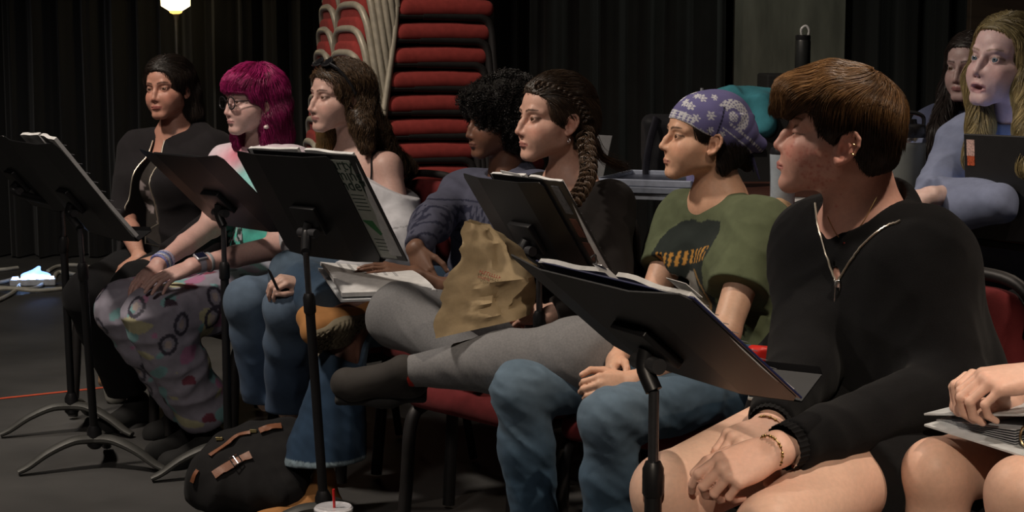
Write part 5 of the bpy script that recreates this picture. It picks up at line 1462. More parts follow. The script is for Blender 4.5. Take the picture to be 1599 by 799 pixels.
# ------------------------------------------------------------------ the two at the table behind
def build_p9():
    d = 4.2
    H = Head(at(1572, 95, d), 57, -4, -4, 1.02, nose=.90, tip=.006, jaw=.97, eye=1.1, lips=1.05, mouth=.0075, skin=(.60, .42, .42), lip=(.42, .20, .22), brow=(.22, .15, .10), browt=.9, iris=(.12, .17, .22), blush=.35, gaze=(.1, .1))
    r = person('blonde woman in a grey-blue sweatshirt behind a black laptop, lips parted', H.O)
    B = frame(50); Nk = at(1590, 190, 4.26); Hc = at(1640, 480, 4.36)
    shR = at(1505, 238, 4.40); shL = at(1700, 245, 4.12); elR = at(1452, 330, 4.20); wrR = at(1512, 308, 4.02); elL = at(1730, 400, 4.0); wrL = at(1640, 350, 3.9)
    wr2 = at(1468, 312, 4.22)
    hR = Hand(at(1452, 306, 4.10), A3((-1, -.1, -.05)), A3((-.1, -.2, 1)), -1, [(20, 35, 20)] * 4, .95, 2, (.6, .75, -.25), (15, 20))
    S = Sdf(); H.add(S); S.cone(H.w(0, .03, -.055), Nk, .050, .056, .02); S.cone(H.w(0, .045, -.03), Nk, .045, .055, .02); parts = [skinpart(S, .0023, H.colour)]
    S = Sdf(); hR.add(S); S.cone(hR.W, hR.W + A3((.10, .05, 0)), .023, .03, .01); parts.append(skinpart(S, .003, limb_cols([hR], (.60, .42, .38))))
    S = Sdf(); trunk(S, Nk, Hc, B, .15, .1); hipL = Hc + B[0] * .09; hipR = Hc - B[0] * .09; knL = Hc - B[1] * .42 + B[0] * .12; knR = Hc - B[1] * .42 - B[0] * .12
    anL, anR = A3((*knL[:2], .26)), A3((*knR[:2], .26)); leg(S, hipL, knL, anL); leg(S, hipR, knR, anR); parts.append(skinpart(S, .010, plain((.6, .42, .38)))); finish_body(parts, r); H.eyes(r)
    S = Sdf(); trunk(S, Nk - A3((0, 0, .005)), Hc, B, .19, .12, .028, .3, .02, .06); S.cone(shR, elR, .070, .062, .05); S.cone(elR, at(1560, 318, 4.02), .060, .046, .03); S.cone(shL, elL, .07, .06, .05); S.cone(elL, wrL, .055, .04, .03)
    S.cone(at(1468, 302, 4.16), at(1540, 312, 4.10), .042, .048, .03)
    S.disp(folds(.006, 15, (.5, .3, .7), 9, 2.0)); S.ell(Nk + A3((0, 0, .045)) - B[1] * .02, (.066, .078, .060), None, .004, True); hem(S, at(1466, 303, 4.14), (-1, 0, 0), .05)
    garment('sweatshirt', S, .0055 * Q, CLOTH('grey_blue_fleece', (.19, .22, .33)), r)
    S = Sdf(); S.cone(hipL, hipR, .115, None, .03); leg(S, hipL, knL, anL, (.1, .08, .07, .06), .005); leg(S, hipR, knR, anR, (.1, .08, .07, .06), .005); garment('trousers', S, .010, CLOTH('black_cotton'), r)
    S = hair_cap(H, (.010, .012, .007), -.08, dz=.006)
    long_hair(H, S, [[H.w(.064, .0, .01), H.w(.082, -.012, -.07), at(1606, 205, 4.05), at(1608, 262, 4.0)], [H.w(-.066, .0, .02), H.w(-.078, -.010, -.06), at(1532, 195, 4.22), at(1522, 250, 4.16)], [H.w(-.06, .04, -.02), H.w(-.07, .04, -.12), at(1540, 215, 4.34)], [H.w(.05, .06, -.02), at(1640, 220, 4.3)]], .030, .026)
    S.disp(folds(.003, 45, (1, .6, .1), 4, 1.0))
    V, F = nets(S, .0042 * Q); V = relax(V, F, 1); q = H.loc(V); o = mesh_obj('hair', V, F, HAIR(rough=.5), r, np.tile(A3((.13, .105, .050)), (len(V), 1)))
    tint = lambda p, C, g: C * np.where(H.loc(p)[:, 2:3] > .06, .45, 1.0)
    strands('hair_lock', S, pick(V, 8000, None, 3), fall(H, .05, 40, 0, .55), .10, HAIR('hair_strand', .36), o, 10, .0007, .003, lift=.003, seed=7, colr=(.34, .27, .13), free=.4, tint=tint)
if want('p9'): build_p9()
def build_p10():
    d = 5.3
    H = Head(at(1516, 104, d), 44, 3, 0, .93, nose=.95, skin=(.33, .23, .22), lip=(.25, .10, .10), brow=(.03, .02, .02), browt=1.3, blush=.2)
    r = person('dark-haired person half hidden behind the blonde woman at the back table', H.O)
    B = frame(40); Nk = at(1524, 170, 5.36); Hc = at(1530, 390, 5.4); shR = at(1462, 198, 5.44); shL = at(1590, 200, 5.28); elR = at(1440, 300, 5.3); elL = at(1610, 300, 5.15)
    S = Sdf(); H.add(S); S.cone(H.w(0, .03, -.055), Nk, .047, .052, .02); parts = [skinpart(S, .003, H.colour)]
    S = Sdf(); trunk(S, Nk, Hc, B, .14, .1); S.cone(shR, elR, .045, .035); S.cone(shL, elL, .045, .035); hipL = Hc + B[0] * .09; hipR = Hc - B[0] * .09; knL = Hc - B[1] * .38 + B[0] * .12; knR = Hc - B[1] * .38 - B[0] * .12
    leg(S, hipL, knL, A3((*knL[:2], .26))); leg(S, hipR, knR, A3((*knR[:2], .26))); parts.append(skinpart(S, .010, plain((.33, .23, .22)))); finish_body(parts, r); H.eyes(r)
    S = Sdf(); trunk(S, Nk - A3((0, 0, .01)), Hc, B, .175, .12, .022, .2, .02, .06); S.cone(shR, elR, .062, .055, .05); S.cone(shL, elL, .062, .055, .05); S.cone(elR, at(1480, 330, 5.05), .05, .04); S.cone(elL, at(1560, 330, 4.95), .05, .04)
    S.disp(folds(.006, 15, (.5, .3, .7), 19, 2.0)); S.ell(Nk + A3((0, 0, .045)), (.06, .07, .055), None, .004, True); garment('jumper', S, .007 * Q, CLOTH('dim_blue_knit', (.06, .07, .12)), r)
    S = Sdf(); S.cone(hipL, hipR, .115, None, .03); leg(S, hipL, knL, A3((*knL[:2], .26)), (.1, .08, .07, .06), .005); leg(S, hipR, knR, A3((*knR[:2], .26)), (.1, .08, .07, .06), .005); garment('trousers', S, .010, CLOTH('black_cotton'), r)
    S = hair_cap(H, (.010, .012, .008), -.08); long_hair(H, S, [[H.w(-.06, .02, .0), H.w(-.075, .0, -.09), at(1462, 210, 5.28), at(1452, 235, 5.28)], [H.w(-.06, .05, -.02), at(1474, 190, 5.42), at(1462, 225, 5.42)], [H.w(.06, .02, 0), H.w(.07, .0, -.16)]], .036, .026)
    V, F = nets(S, .006 * Q); V = relax(V, F, 1); o = mesh_obj('hair', V, F, HAIR(rough=.5), r, np.tile(A3((.014, .010, .009)), (len(V), 1)))
    strands('hair_lock', S, pick(V, 3500, None, 3), fall(H, .15, 45, 0, .55), .09, HAIR('hair_strand', .36), o, 9, .0009, .003, lift=.004, seed=7, colr=(.025, .018, .016), free=.4)
if want('p10'): build_p10()
# ------------------------------------------------------------------ the room
def build_room():
    mb = MB(); mb.box((0, 5.5, -.05), (6.2, 7.5, .05)); f = mb.build('floor', mat('stage_floor', (.058, .057, .056), .62, var=.30, scale=2.2, bump=.15, bscale=60, spec=.35), None); tag(f, kind='structure')
    # scuffs live in the floor's own noise; red tape line on it
    def curtain(name, x0, x1, y, depth, n, seed, m, z1=5.2, ang=0.0):
        g = np.random.default_rng(seed); xs = np.linspace(x0, x1, n); ph = np.cumsum(g.uniform(.5, 1.5, n)) * (x1 - x0) / n * 36 
        off = depth * (np.sin(ph) + .35 * np.sin(2.3 * ph + 1)) 
        zs = np.linspace(0.01, z1, 8); P = np.zeros((n, 8, 3))
        for j, z in enumerate(zs):
            P[:, j, 0] = xs + .004 * np.sin(z * 3 + xs * 9); P[:, j, 1] = y + off * (1 - .25 * z / z1) ; P[:, j, 2] = z
        P[:, :, 1] += (ang * (xs - x0))[:, None]
        Q_ = P.copy(); Q_[:, :, 1] += .012
        mb = MB(); mb.grid(P); mb.grid(Q_[::-1]); o = mb.build(name, m, None, 'auto'); return tag(o, kind='structure')
    cm = mat('black_curtain', (.013, .0125, .012), .95, var=.2, scale=6, sheen=.10, stretch=(1, 1, .1))
    curtain('wall_back', -6, 6, 11.0, .085, 900, 3, cm)
    curtain('trim_1', 1.83, 3.6, 9.0, .06, 200, 5, cm)         # a black leg of cloth behind the table
    curtain('trim_2', .10, 1.20, 9.4, .05, 110, 7, mat('black_curtain_pale', (.017, .0165, .016), .95, var=.2, scale=6, sheen=.12), 5.0)  # second curtain in a slightly paler black
    mb = MB(); mb.box((-6.1, 5.5, 2.6), (.1, 7.5, 2.6)); tag(mb.build('wall_left', mat('dark_wall', (.012, .012, .013), .9), None), kind='structure')
    mb = MB(); mb.box((6.1, 5.5, 2.6), (.1, 7.5, 2.6)); tag(mb.build('wall_right', mat('dark_wall'), None), kind='structure')
    mb = MB(); mb.box((0, -1.9, 2.6), (6.1, .1, 2.6)); tag(mb.build('wall_front', mat('dark_wall'), None), kind='structure')
    mb = MB(); mb.box((0, 12.9, 2.6), (6.1, .1, 2.6)); tag(mb.build('wall_rear', mat('dark_wall'), None), kind='structure')
    mb = MB(); mb.box((0, 5.5, 5.3), (6.2, 7.5, .1)); tag(mb.build('ceiling', mat('dark_wall'), None), kind='structure')
    # grey wall panel seen between the curtains
    a = at(1145, 100, 9.6); b = at(1317, 100, 9.6)
    mb = MB(); mb.box(((a[0] + b[0]) / 2, a[1], 1.7), ((b[0] - a[0]) / 2, .03, 1.7), None, .004)
    tag(mb.build('wall_panel', mat('grey_panel', (.26, .245, .20), .8, var=.30, scale=3.5, stretch=(3, 1, .6)), None), kind='structure')
    # brown wooden board high at the right
    a = at(1512, 30, 7.2); mb = MB(); mb.box((a[0] + .6, a[1], 2.2), (.6, .03, .85), None, .004); tag(mb.build('trim_3', mat('brown_board', (.030, .020, .012), .6, var=.3, scale=4, stretch=(1, 1, 8)), None), kind='structure')
    # low riser under the tables
    R = thing('riser', 'low black stage riser under the two tables', 'riser', (0, 0, 0))
    d_ = nrm(A3((.66, -1.25, 0))); n_ = A3((-d_[1], d_[0], 0)) * 1.0
    n_ = nrm(A3((1.25, .66, 0)))
    p0 = A3((.30, 5.75, 0)); q = [p0 - n_ * .06, p0 - n_ * .06 + d_ * 2.9, p0 + n_ * 2.2 + d_ * 2.9, p0 + n_ * 2.2]
    q = [A3((*v[:2], .17)) for v in q]
    mb = MB(); mb.slab(q[::-1], .03); m = mb.build('deck', mat('riser_top', (.02, .02, .021), .8), R)
    if m.data.polygons[0].normal.z < 0: pass
    mb = MB(); c = sum(q) / 4
    qq = [v + (c - v) * .01 for v in q]
    for i in range(4):
        a, b = qq[i], qq[(i + 1) % 4]; mb.slab([A3((*a[:2], .14)), A3((*b[:2], .14)), A3((*b[:2], 0.001)), A3((*a[:2], 0.001))], .02)
    mb.build('skirt', mat('riser_skirt', (.012, .012, .012), .9), R)
    # long red-brown table on it
    return d_, n_
TD, TN = build_room()
def build_tables():
    z = .91
    def table(label, a, b, w, m):
        a, b = A3(a), A3(b); d = nrm(b - a); n = A3((-d[1], d[0], 0)); n = n if n @ TN > 0 else -n; L = np.linalg.norm(b - a)
        t = thing('folding_table', label, 'table', ((a + b) / 2 + n * w / 2) * A3((1, 1, 0)) + A3((0, 0, .17)), 0, 'tables on the riser')
        c = (a + b) / 2 + n * w / 2; R = np.array([d, n, A3((0, 0, 1))])
        mb = MB(); mb.box(A3((*c[:2], z - .012)), (L / 2, w / 2, .012), R, .003); mb.build('tabletop', m, t)
        mb = MB(); mb.box(A3((*c[:2], z - .014)), (L / 2 + .003, w / 2 + .003, .009), R, .003); mb.build('edge_band', mat('black_edge', (.012, .011, .011), .5), t)
        for s in (-1, 1):
            for u in (-1, 1):
                p = c + d * s * (L / 2 - .16) + n * u * (w / 2 - .09)
                mb = MB(); mb.tube([A3((*p[:2], z - .02)), A3((*(p + d * s * .03)[:2], .172))], .013, 10); mb.build('leg', mat('dark_steel', (.02, .02, .021), .45, .6), t)
            p = c + d * s * (L / 2 - .16)
            mb = MB(); mb.tube([p + n * (w / 2 - .09) + A3((0, 0, -.5)), p - n * (w / 2 - .09) + A3((0, 0, -.5))], .009, 8); 
        return t
    def tp(px, py, zz=z):
        r = at(px, py, 1.0) - A3((0, 0, CAMH)); return A3((0, 0, CAMH)) + r * ((CAMH - zz) / -r[2])
    red = mat('red_brown_laminate', (.20, .050, .026), .28, var=.15, scale=12, stretch=(1, 6, 1), spec=.5)
    a = tp(1180, 322); b = tp(1599, 378); d = nrm(b - a)
    table('red-brown laminate table carrying the black laptop and the grey water bottle', b + d * .55, b + d * .55 - d * 1.52, .62, red)
    p = b + d * .55 - d * 1.54
    table('dark table carrying the stack of silver trays', p, p - d * 1.30, .62, mat('brown_laminate', (.085, .030, .020), .35, var=.15, scale=12, spec=.5))
    return tp
tp = build_tables()
def on_table(px, d): 
    v = at(px, 300, d); return A3((v[0], v[1], .9105))
def build_table_things():
    blk = mat('black_plastic', (.015, .015, .017), .35)
    # laptop
    P0 = on_table(1512, 4.14); 
    t = thing('laptop', 'open black laptop with a red and a white sticker on its lid', 'laptop', P0)
    w = nrm(at(1640, 372, 3.98) * A3((1, 1, 0)) - P0 * A3((1, 1, 0))); n = nrm(A3((-w[1], w[0], 0))); n = n if n[1] > 0 else -n
    P0 = P0 + A3((0, 0, .002))
    lean = nrm(A3((0, 0, 1)) - n * .10); Rl = np.array([w, -np.cross(w, lean), lean]); 
    mb = MB(); mb.box(P0 + w * .165 + lean * .130 - n * .0, (.165, .004, .130), Rl, .003); mb.build('screen_lid', mat('laptop_shell', (.014, .014, .015), .45, spec=.5), t)
    mb = MB(); mb.box(P0 + w * .165 + n * .115 + A3((0, 0, .008)), (.165, .115, .008), np.array([w, n, A3((0, 0, 1))]), .003); k = mb.build('keyboard_base', blk, t)
    mb = MB()
    for i in range(5):
        for j in range(13): mb.box(P0 + w * (.03 + j * .0225) + n * (.03 + i * .02) + A3((0, 0, .017)), (.009, .008, .0012), np.array([w, n, A3((0, 0, 1))]))
    mb.build('keys', mat('key_caps', (.03, .03, .032), .6), k)
    mb = MB(); mb.box(P0 + w * .165 + lean * .12 + n * .0045 , (.152, .0012, .095), Rl); mb.build('screen', mat('laptop_screen', (.1, .12, .2), .2, emit=(.45, .60, 1.0), estr=3.0), t)
    f = -n
    for (u, v, a, b, col) in ((.020, .226, .011, .020, (.60, .40, .36)), (.0205, .194, .010, .012, (.50, .10, .04)), (.318, .030, .012, .012, (.45, .45, .45))):
        c = P0 + w * u + lean * v - np.cross(w, lean) * 0
        nn = Rl[1] if Rl[1] @ f > 0 else -Rl[1]
        mb = MB(); mb.box(c + nn * .0046, (a, .0007, b), Rl); s = mb.build('sticker', mat('sticker_%d' % int(col[1] * 100), col, .5, var=.5, scale=260), t)
    # big grey water bottle
    c = on_table(1416, 4.45); b = thing('water_bottle', 'large grey insulated water bottle with a black handled lid', 'bottle', c)
    mb = MB(); mb.lathe(c, [(.040, 0), (.046, .006), (.047, .10), (.047, .205), (.045, .222), (.040, .232)], 32); mb.build('flask', mat('grey_powder_coat', (.125, .135, .130), .45, var=.05), b, 'auto')
    mb = MB(); mb.lathe(c, [(.0455, .222), (.0462, .226), (.0440, .234)], 32); mb.build('steel_ring', SILVER(), b, 'auto')
    mb = MB(); mb.lathe(c, [(.043, .232), (.0445, .240), (.0445, .262), (.040, .268), (.022, .270), (.020, .282)], 32); l = mb.build('lid', blk, b, 'auto')
    mb = MB(); mb.tube(spline([c + A3((-.040, 0, .262)), c + A3((-.036, 0, .290)), c + A3((0, 0, .300)), c + A3((.036, 0, .290)), c + A3((.040, 0, .262))], 20), .0055, 8, True, (1, 1.6)); mb.build('handle', blk, l, True)
    # blue file box and papers by the blonde woman's arm
    c = on_table(1482, 4.55); t = thing('file_binder', 'blue ring binder with a white edge lying behind the grey water bottle', 'binder', c)
    w2 = A3((.97, -.2, 0)); n2 = A3((.2, .97, 0)); R2 = np.array([w2, n2, A3((0, 0, 1))])
    mb = MB(); mb.box(c + A3((0, 0, .022)), (.115, .10, .020), R2, .003); mb.build('cover', mat('royal_blue_card', (.03, .06, .55), .4), t)
    mb = MB(); mb.box(c + A3((.004, -.004, .046)), (.118, .10, .0035), R2, .002); mb.build('paper_stack', mat('paper_white', (.62, .62, .62), .7), t)
    # purple tumbler
    c = on_table(1090, 5.15); t = thing('tumbler', 'lavender handled tumbler with a clear lid and straw', 'cup', c)
    mb = MB(); mb.lathe(c, [(.034, 0), (.037, .004), (.038, .10), (.048, .20), (.050, .275)], 28); mb.build('cup_body', mat('lavender_coat', (.20, .19, .36), .4), t, 'auto')
    mb = MB(); mb.lathe(c, [(.050, .275), (.052, .280), (.052, .292), (.030, .302), (.010, .303)], 28); mb.build('lid', mat('clear_plastic', (.75, .75, .8), .12, trans=.7, spec=.6), t, 'auto')
    mb = MB(); mb.tube([c + A3((.004, 0, .30)), c + A3((.008, 0, .348))], .005, 10); mb.build('straw', mat('frosted_straw', (.5, .5, .55), .2, trans=.5), t, True)
    mb = MB(); mb.tube(spline([c + A3((-.046, 0, .250)), c + A3((-.080, 0, .255)), c + A3((-.084, 0, .20)), c + A3((-.076, 0, .13)), c + A3((-.042, 0, .115))], 20), .007, 8, True, (1, 1.5)); mb.build('handle', mat('lavender_coat'), t, True)
    # pale grey mug with lid between the two heads
    c = on_table(1222, 4.95); t = thing('travel_mug', 'pale grey travel mug on the dark table behind the young man', 'mug', c)
    mb = MB(); mb.lathe(c, [(.034, 0), (.036, .004), (.037, .09), (.040, .155), (.039, .16)], 28); mb.build('mug_body', mat('pale_grey_coat', (.30, .34, .38), .4), t, 'auto')
    mb = MB(); mb.lathe(c, [(.040, .158), (.041, .164), (.036, .176), (.012, .178)], 28); mb.build('lid', blk, t, 'auto')
    # silver trays / laptops stacked at the table's left end
    base = on_table(1030, 5.35)
    w = nrm(A3((.62, -1.0, 0))); n = A3((.85, .53, 0)); w, n = A3((.93, -.36, 0)), A3((.36, .93, 0))
    for i, (lab, cc, h, dx) in enumerate((('flat silver tray at the bottom of the stack of three', (.33, .36, .42), .010, .012), ('flat silver tray in the middle of the stack of three', (.26, .29, .36), .010, -.008), ('dark-topped tray with a pale rim, topmost of the stack of three', (.36, .40, .50), .011, .0))):
        z = .912 + sum((.021, .021, .023)[:i]); c = A3((base[0] + dx, base[1], z))
        t = thing('tray', lab, 'tray', c, 0, 'stack of trays'); R = np.array([w, n, A3((0, 0, 1))])
        mb = MB(); mb.box(c + A3((0, 0, .004)), (.155, .20, .004), R, .002); mb.build('tray_base', mat('dim_blue_plastic', (.05, .055, .08), .3), t)
        mb = MB()
        for s in (-1, 1): mb.box(c + n * s * .197 + A3((0, 0, h)), (.158, .005, h), R, .003); mb.box(c + w * s * .154 + A3((0, 0, h)), (.005, .20, h), R, .003)
        mb.build('rim', mat('silver_plastic_%d' % i, cc, .3, .3), t)
    # loose papers
    for i, (px, d, ang, lab) in enumerate(((1178, 4.95, .3, 'loose white sheet beside the pale grey mug'), (1190, 5.15, -.4, 'loose white sheet lying further back on the dark table'))):
        c = on_table(px, d); w = A3((math.cos(ang), math.sin(ang), 0)); n = A3((-math.sin(ang), math.cos(ang), 0))
        G = np.array([[c + w * u + n * v + A3((0, 0, .0012 + .003 * (1 + math.sin(u * 20 + i)) * abs(v) * 3)) for v in np.linspace(-.14, .14, 8)] for u in np.linspace(-.105, .105, 7)])
        mb = MB(); mb.grid(G); mb.grid((G - A3((0, 0, .0008)))[::-1]); tag(mb.build('paper_sheet', mat('paper_white'), None, True), lab, 'paper')
    # black shoulder bag hanging at the table's left, with padded strap
    c = on_table(1040, 5.65); t = thing('shoulder_bag', 'black bag with a looped strap on the table behind the silver trays', 'bag', c)
    S = Sdf(); S.box(c + A3((.03, 0, .125)), (.11, .06, .12), None, .03, .01); S.disp(folds(.005, 18, (.3, .2, .9), 6, 1.5)); V, F = nets(S, .007); mesh_obj('bag_body', V, F, CLOTH('black_nylon', (.013, .013, .015), rough=.6), t)
    mb = MB(); mb.tube(spline([c + A3((-.04, -.065, .24)), c + A3((-.065, -.085, .15)), c + A3((-.075, -.09, .05)), c + A3((-.04, -.08, .012)), c + A3((.0, -.07, .05))], 24), .011, 8, True, (1.5, .35)); mb.build('strap', CLOTH('grey_webbing', (.06, .06, .075)), t, True)
    # grey folded card between the braid and the trays
    c = on_table(936, 5.75); c = at(936, 236, 5.75)
    # teal jacket over the back of a chair
    c = at(1165, 160, 5.93); t = thing('equipment_case', 'black equipment case under the teal jacket', 'case', (c[0], c[1], .17)); zc = c[2] - .04
    mb = MB(); mb.box((c[0], c[1] + .04, (zc + .172) / 2), (.15, .10, (zc - .172) / 2), None, .01); mb.build('case_body', mat('case_black', (.008, .008, .008), .8), t)
    mb = MB(); mb.box((c[0], c[1] - .066, zc - .12), (.05, .006, .012), None, .003); mb.build('case_handle', mat('dark_steel'), t)
    S = Sdf(); c = at(1165, 150, 5.93)
    S.cone(c + A3((-.095, 0, .0)), c + A3((.085, .02, -.012)), .030, .034, .03); S.cone(c + A3((-.07, -.03, -.02)), c + A3((-.06, -.05, -.07)), .034, .03, .04); S.cone(c + A3((.05, -.03, -.02)), c + A3((.06, -.05, -.10)), .04, .04, .04); S.cone(c + A3((0, .04, -.02)), c + A3((0, .05, -.12)), .05, .05, .05)
    S.disp(folds(.009, 20, (1, .2, .2), 6, 1.6)); V, F = nets(S, .006); V = relax(V, F, 1); tag(mesh_obj('jacket', V, F, CLOTH('teal_fleece', (.05, .22, .27)), None), 'teal fleece jacket lying on a black case behind the lavender tumbler', 'jacket')
    # tall dark flask with a white loop, on a black case
    c = at(1253, 105, 6.9); z0 = c[2] - .02
    t = thing('equipment_case', 'tall black equipment case behind the young man, hidden low in the dark', 'case', (c[0], c[1], 0)); mb = MB(); mb.box((c[0], c[1] + .05, z0 / 2 - .002), (.16, .14, z0 / 2 - .004), None, .01); mb.build('case_body', mat('case_black', (.008, .008, .008), .8), t)
    mb = MB()
    for s in (-1, 1): mb.tube([(c[0] + s * .12, c[1] - .092, z0 * .4), (c[0] + s * .12, c[1] - .105, z0 * .5), (c[0] + s * .12, c[1] - .092, z0 * .6)], .006, 6)
    mb.build('case_handle', mat('dark_steel'), t, True)
    t = thing('dark_flask', 'tall slim dark bottle with a white carrying loop', 'bottle', (c[0], c[1], z0))
    mb = MB(); mb.lathe((c[0], c[1], z0), [(.030, 0), (.032, .004), (.032, .125), (.030, .132)], 24); mb.build('flask', mat('smoke_black', (.02, .022, .022), .4), t, 'auto')
    mb = MB(); mb.lathe((c[0], c[1], z0), [(.030, .132), (.031, .136), (.031, .150), (.026, .153)], 24); mb.build('cap', blk, t, 'auto')
    mb = MB(); mb.tube(spline([(c[0] - .006, c[1], z0 + .150), (c[0] - .010, c[1] - .01, z0 + .176), (c[0] + .008, c[1] - .012, z0 + .190), (c[0] + .022, c[1] - .01, z0 + .174), (c[0] + .022, c[1], z0 + .152)], 16), .0050, 8); mb.build('carry_loop', mat('white_plastic', (.7, .7, .7), .4), t, True)
def office_chair(p):
    return None
def chair_parts(root, frame_m, seat_m, back_m, P=None):
    """local frame: faces -y, seat at .46"""
    T = lambda v: np.asarray(v, float)
    fm2 = P if P is not None else frame_m; tr = .0160 if P is not None else .0125; top_ = .055 if P is not None else 0
    # seat cushion: crowned pad
    S = Sdf(); S.box((0, -.01, .435), (.225, .225, .038), None, .034, .01); S.ell((0, -.02, .455), (.20, .20, .030), None, .03); S.disp(lambda p: .002 * noise(p, 18, 3))
    V, F = nets(S, .012); V = relax(V, F, 2); o = mesh_local('seat', V, F, seat_m, root)
    # back cushion: rounded trapezoid, dished
    n = 20; mbv = []
    S = Sdf()
    S.fn(lambda p: back_sdf(p - A3((0, 0, -top_ * .5))), (-.24, .14, .52), (.24, .34, .96), .01)
    V, F = nets(S, .011); V = relax(V, F, 2); mesh_local('backrest', V, F, back_m, root)
    # back frame arch
    mb = MB(); pts = [(-.205, .215, .44), (-.208, .235, .60), (-.190, .262, .82), (-.165, .275, .905), (-.11, .282, .948), (0, .284, .956), (.11, .282, .948), (.165, .275, .905), (.190, .262, .82), (.208, .235, .60), (.205, .215, .44)]
    mb.tube(spline(pts, 48), tr, 10, True, (1.0, 1.0)); local_build(mb, 'back_frame', frame_m, root)
    for s in (-1, 1):
        mb = MB(); mb.tube(spline([(s * .205, .215, .46), (s * .212, .235, .30), (s * .222, .285, .012)], 14), .0140, 10); local_build(mb, 'leg', frame_m, root)
        mb = MB(); mb.tube(spline([(s * .200, .10, .405), (s * .205, -.10, .400), (s * .208, -.175, .395), (s * .212, -.212, .35), (s * .215, -.225, .20), (s * .222, -.240, .012)], 26), .0185, 10); local_build(mb, 'leg', fm2, root)
    mb = MB()
    for y in (.19, -.17): mb.tube([(-.205, y, .398), (.205, y, .398)], .010, 8)
    for s in (-1, 1): mb.tube([(s * .205, .215, .402), (s * .203, .05, .402)], .012, 8)
    local_build(mb, 'seat_frame', fm2, root)
def back_sdf(p):
    x, y, z = p[:, 0], p[:, 1], p[:, 2]
    yc = .222 + (z - .52) * .13 + .25 * x * x * 0
    w = .188 - .055 * np.clip((z - .60) / .34, 0, 1) ** 2 
    qx = np.abs(x) - (w - .05); qz = np.abs(z - .735) - (.200 - .05)
    d2 = np.sqrt(np.maximum(qx, 0) ** 2 + np.maximum(qz, 0) ** 2) + np.minimum(np.maximum(qx, qz), 0) - .05
    th = .024 + .010 * np.clip(-d2 / .08, 0, 1)
    q1 = d2 + .02; q2 = np.abs(y - yc) - (th - .02)
    return np.sqrt(np.maximum(q1, 0) ** 2 + np.maximum(q2, 0) ** 2) + np.minimum(np.maximum(q1, q2), 0) - .02
def mesh_local(name, V, F, m, parent):
    o = mesh_obj(name, V, F, m, None); o.parent = parent; return o
def local_build(mb, name, m, parent, smooth=True):
    o = mb.build(name, m, None, smooth); o.parent = parent; return o
RED = lambda: CLOTH('maroon_fabric', (.125, .018, .020), var=.12, bump=.6, bscale=500)
REDB = lambda: CLOTH('brick_fabric', (.26, .038, .034), var=.12, bump=.6, bscale=500)
def build_chairs():
    dk = mat('dark_frame', (.022, .020, .020), .5, .3); tp_ = mat('taupe_frame', (.38, .345, .275), .45, .2)
    proto = thing('banquet_chair', '', 'chair', (0, 0, 0)); chair_parts(proto, dk, RED(), RED())
    first = [True]
    def place(x, y, yaw, label, group=None, z=0, src=None):
        if src is None:
            o = proto if first[0] else copy_tree(proto); first[0] = False
        else: o = src
        o.location = (x, y, z); o.rotation_euler = (0, 0, -math.radians(yaw)); o['label'] = label
        if group: o['group'] = group
        return o
    G = 'maroon chairs in the row'
    def under(px, py, d, yaw, fwd, lab):
        v = at(px, py, d); t = math.radians(yaw); f = A3((-math.sin(t), -math.cos(t), 0)); c = v + f * fwd; place(c[0], c[1], yaw, lab, G)
    under(1400, 640, 3.12, 58, .10, 'maroon chair under the young man in the black sweater')
    place(.417, 4.20, 27, 'maroon chair under the woman in the bandana, its front edge bare', G)
    place(.02, 4.50, 47, 'maroon chair under the cross-legged woman with the braid', G)
    under(775, 475, 5.32, 56, .08, 'maroon chair under the person with short black coils')
    under(600, 445, 5.58, 52, .08, 'maroon chair under the woman in the white top')
    under(430, 445, 5.90, 50, .08, 'maroon chair under the magenta-haired woman')
    under(272, 410, 6.30, 36, .08, 'maroon chair under the woman in the open black hoodie')
    under(1760, 665, 3.05, 48, .10, 'maroon chair under the bare-kneed person in black shorts')
    rz = proto
    # the two at the back sit on chairs on the riser
    for px, py, d, yaw, lab in ((1640, 480, 4.36, 50, 'maroon chair under the blonde woman on the riser'), (1530, 390, 5.40, 40, 'maroon chair under the dark-haired person on the riser')):
        v = at(px, py, d); t = math.radians(yaw); c = v - A3((math.sin(t), math.cos(t), 0)) * .08; o = copy_tree(proto); place(c[0], c[1], yaw, lab, 'chairs on the riser', .172, o)
    v = at(1165, 200, 5.98)
    # stacks by the curtain: seats .1 apart, brick red with taupe frames
    sp = thing('banquet_chair', '', 'chair', (0, 0, 0)); chair_parts(sp, tp_, REDB(), REDB(), dk); sp2 = [True]
    def stack(px, d, yaw, n, step, lean, label, group):
        v = at(px, 250, d); t = math.radians(yaw); f = A3((-math.sin(t), -math.cos(t), 0))
        for k in range(n):
            o = sp if sp2[0] else copy_tree(sp); sp2[0] = False
            where = 'bottom chair' if k == 0 else ('topmost chair' if k == n - 1 else '%s chair up' % ['', 'second', 'third', 'fourth', 'fifth', 'sixth', 'seventh', 'eighth', 'ninth', 'tenth', 'eleventh', 'twelfth', 'thirteenth'][k])
            o.location = tuple(A3((v[0], v[1], 0)) + f * lean * k + A3((0, 0, step * k))); o.rotation_euler = (0, 0, -t); o['label'] = 'red stacked chair, %s of the %s' % (where, label); o['group'] = group
    stack(616, 7.25, -115, 12, .101, .014, 'tall stack behind the wavy hair', 'red chairs in the middle stack')
    stack(580, 7.7, -106, 12, .101, .014, 'half hidden stack by the curtain', 'red chairs in the left stack')
    stack(742, 7.75, -148, 7, .101, .012, 'short stack above the black coils', 'red chairs in the right stack')
if want('props'):
    build_table_things(); build_chairs()
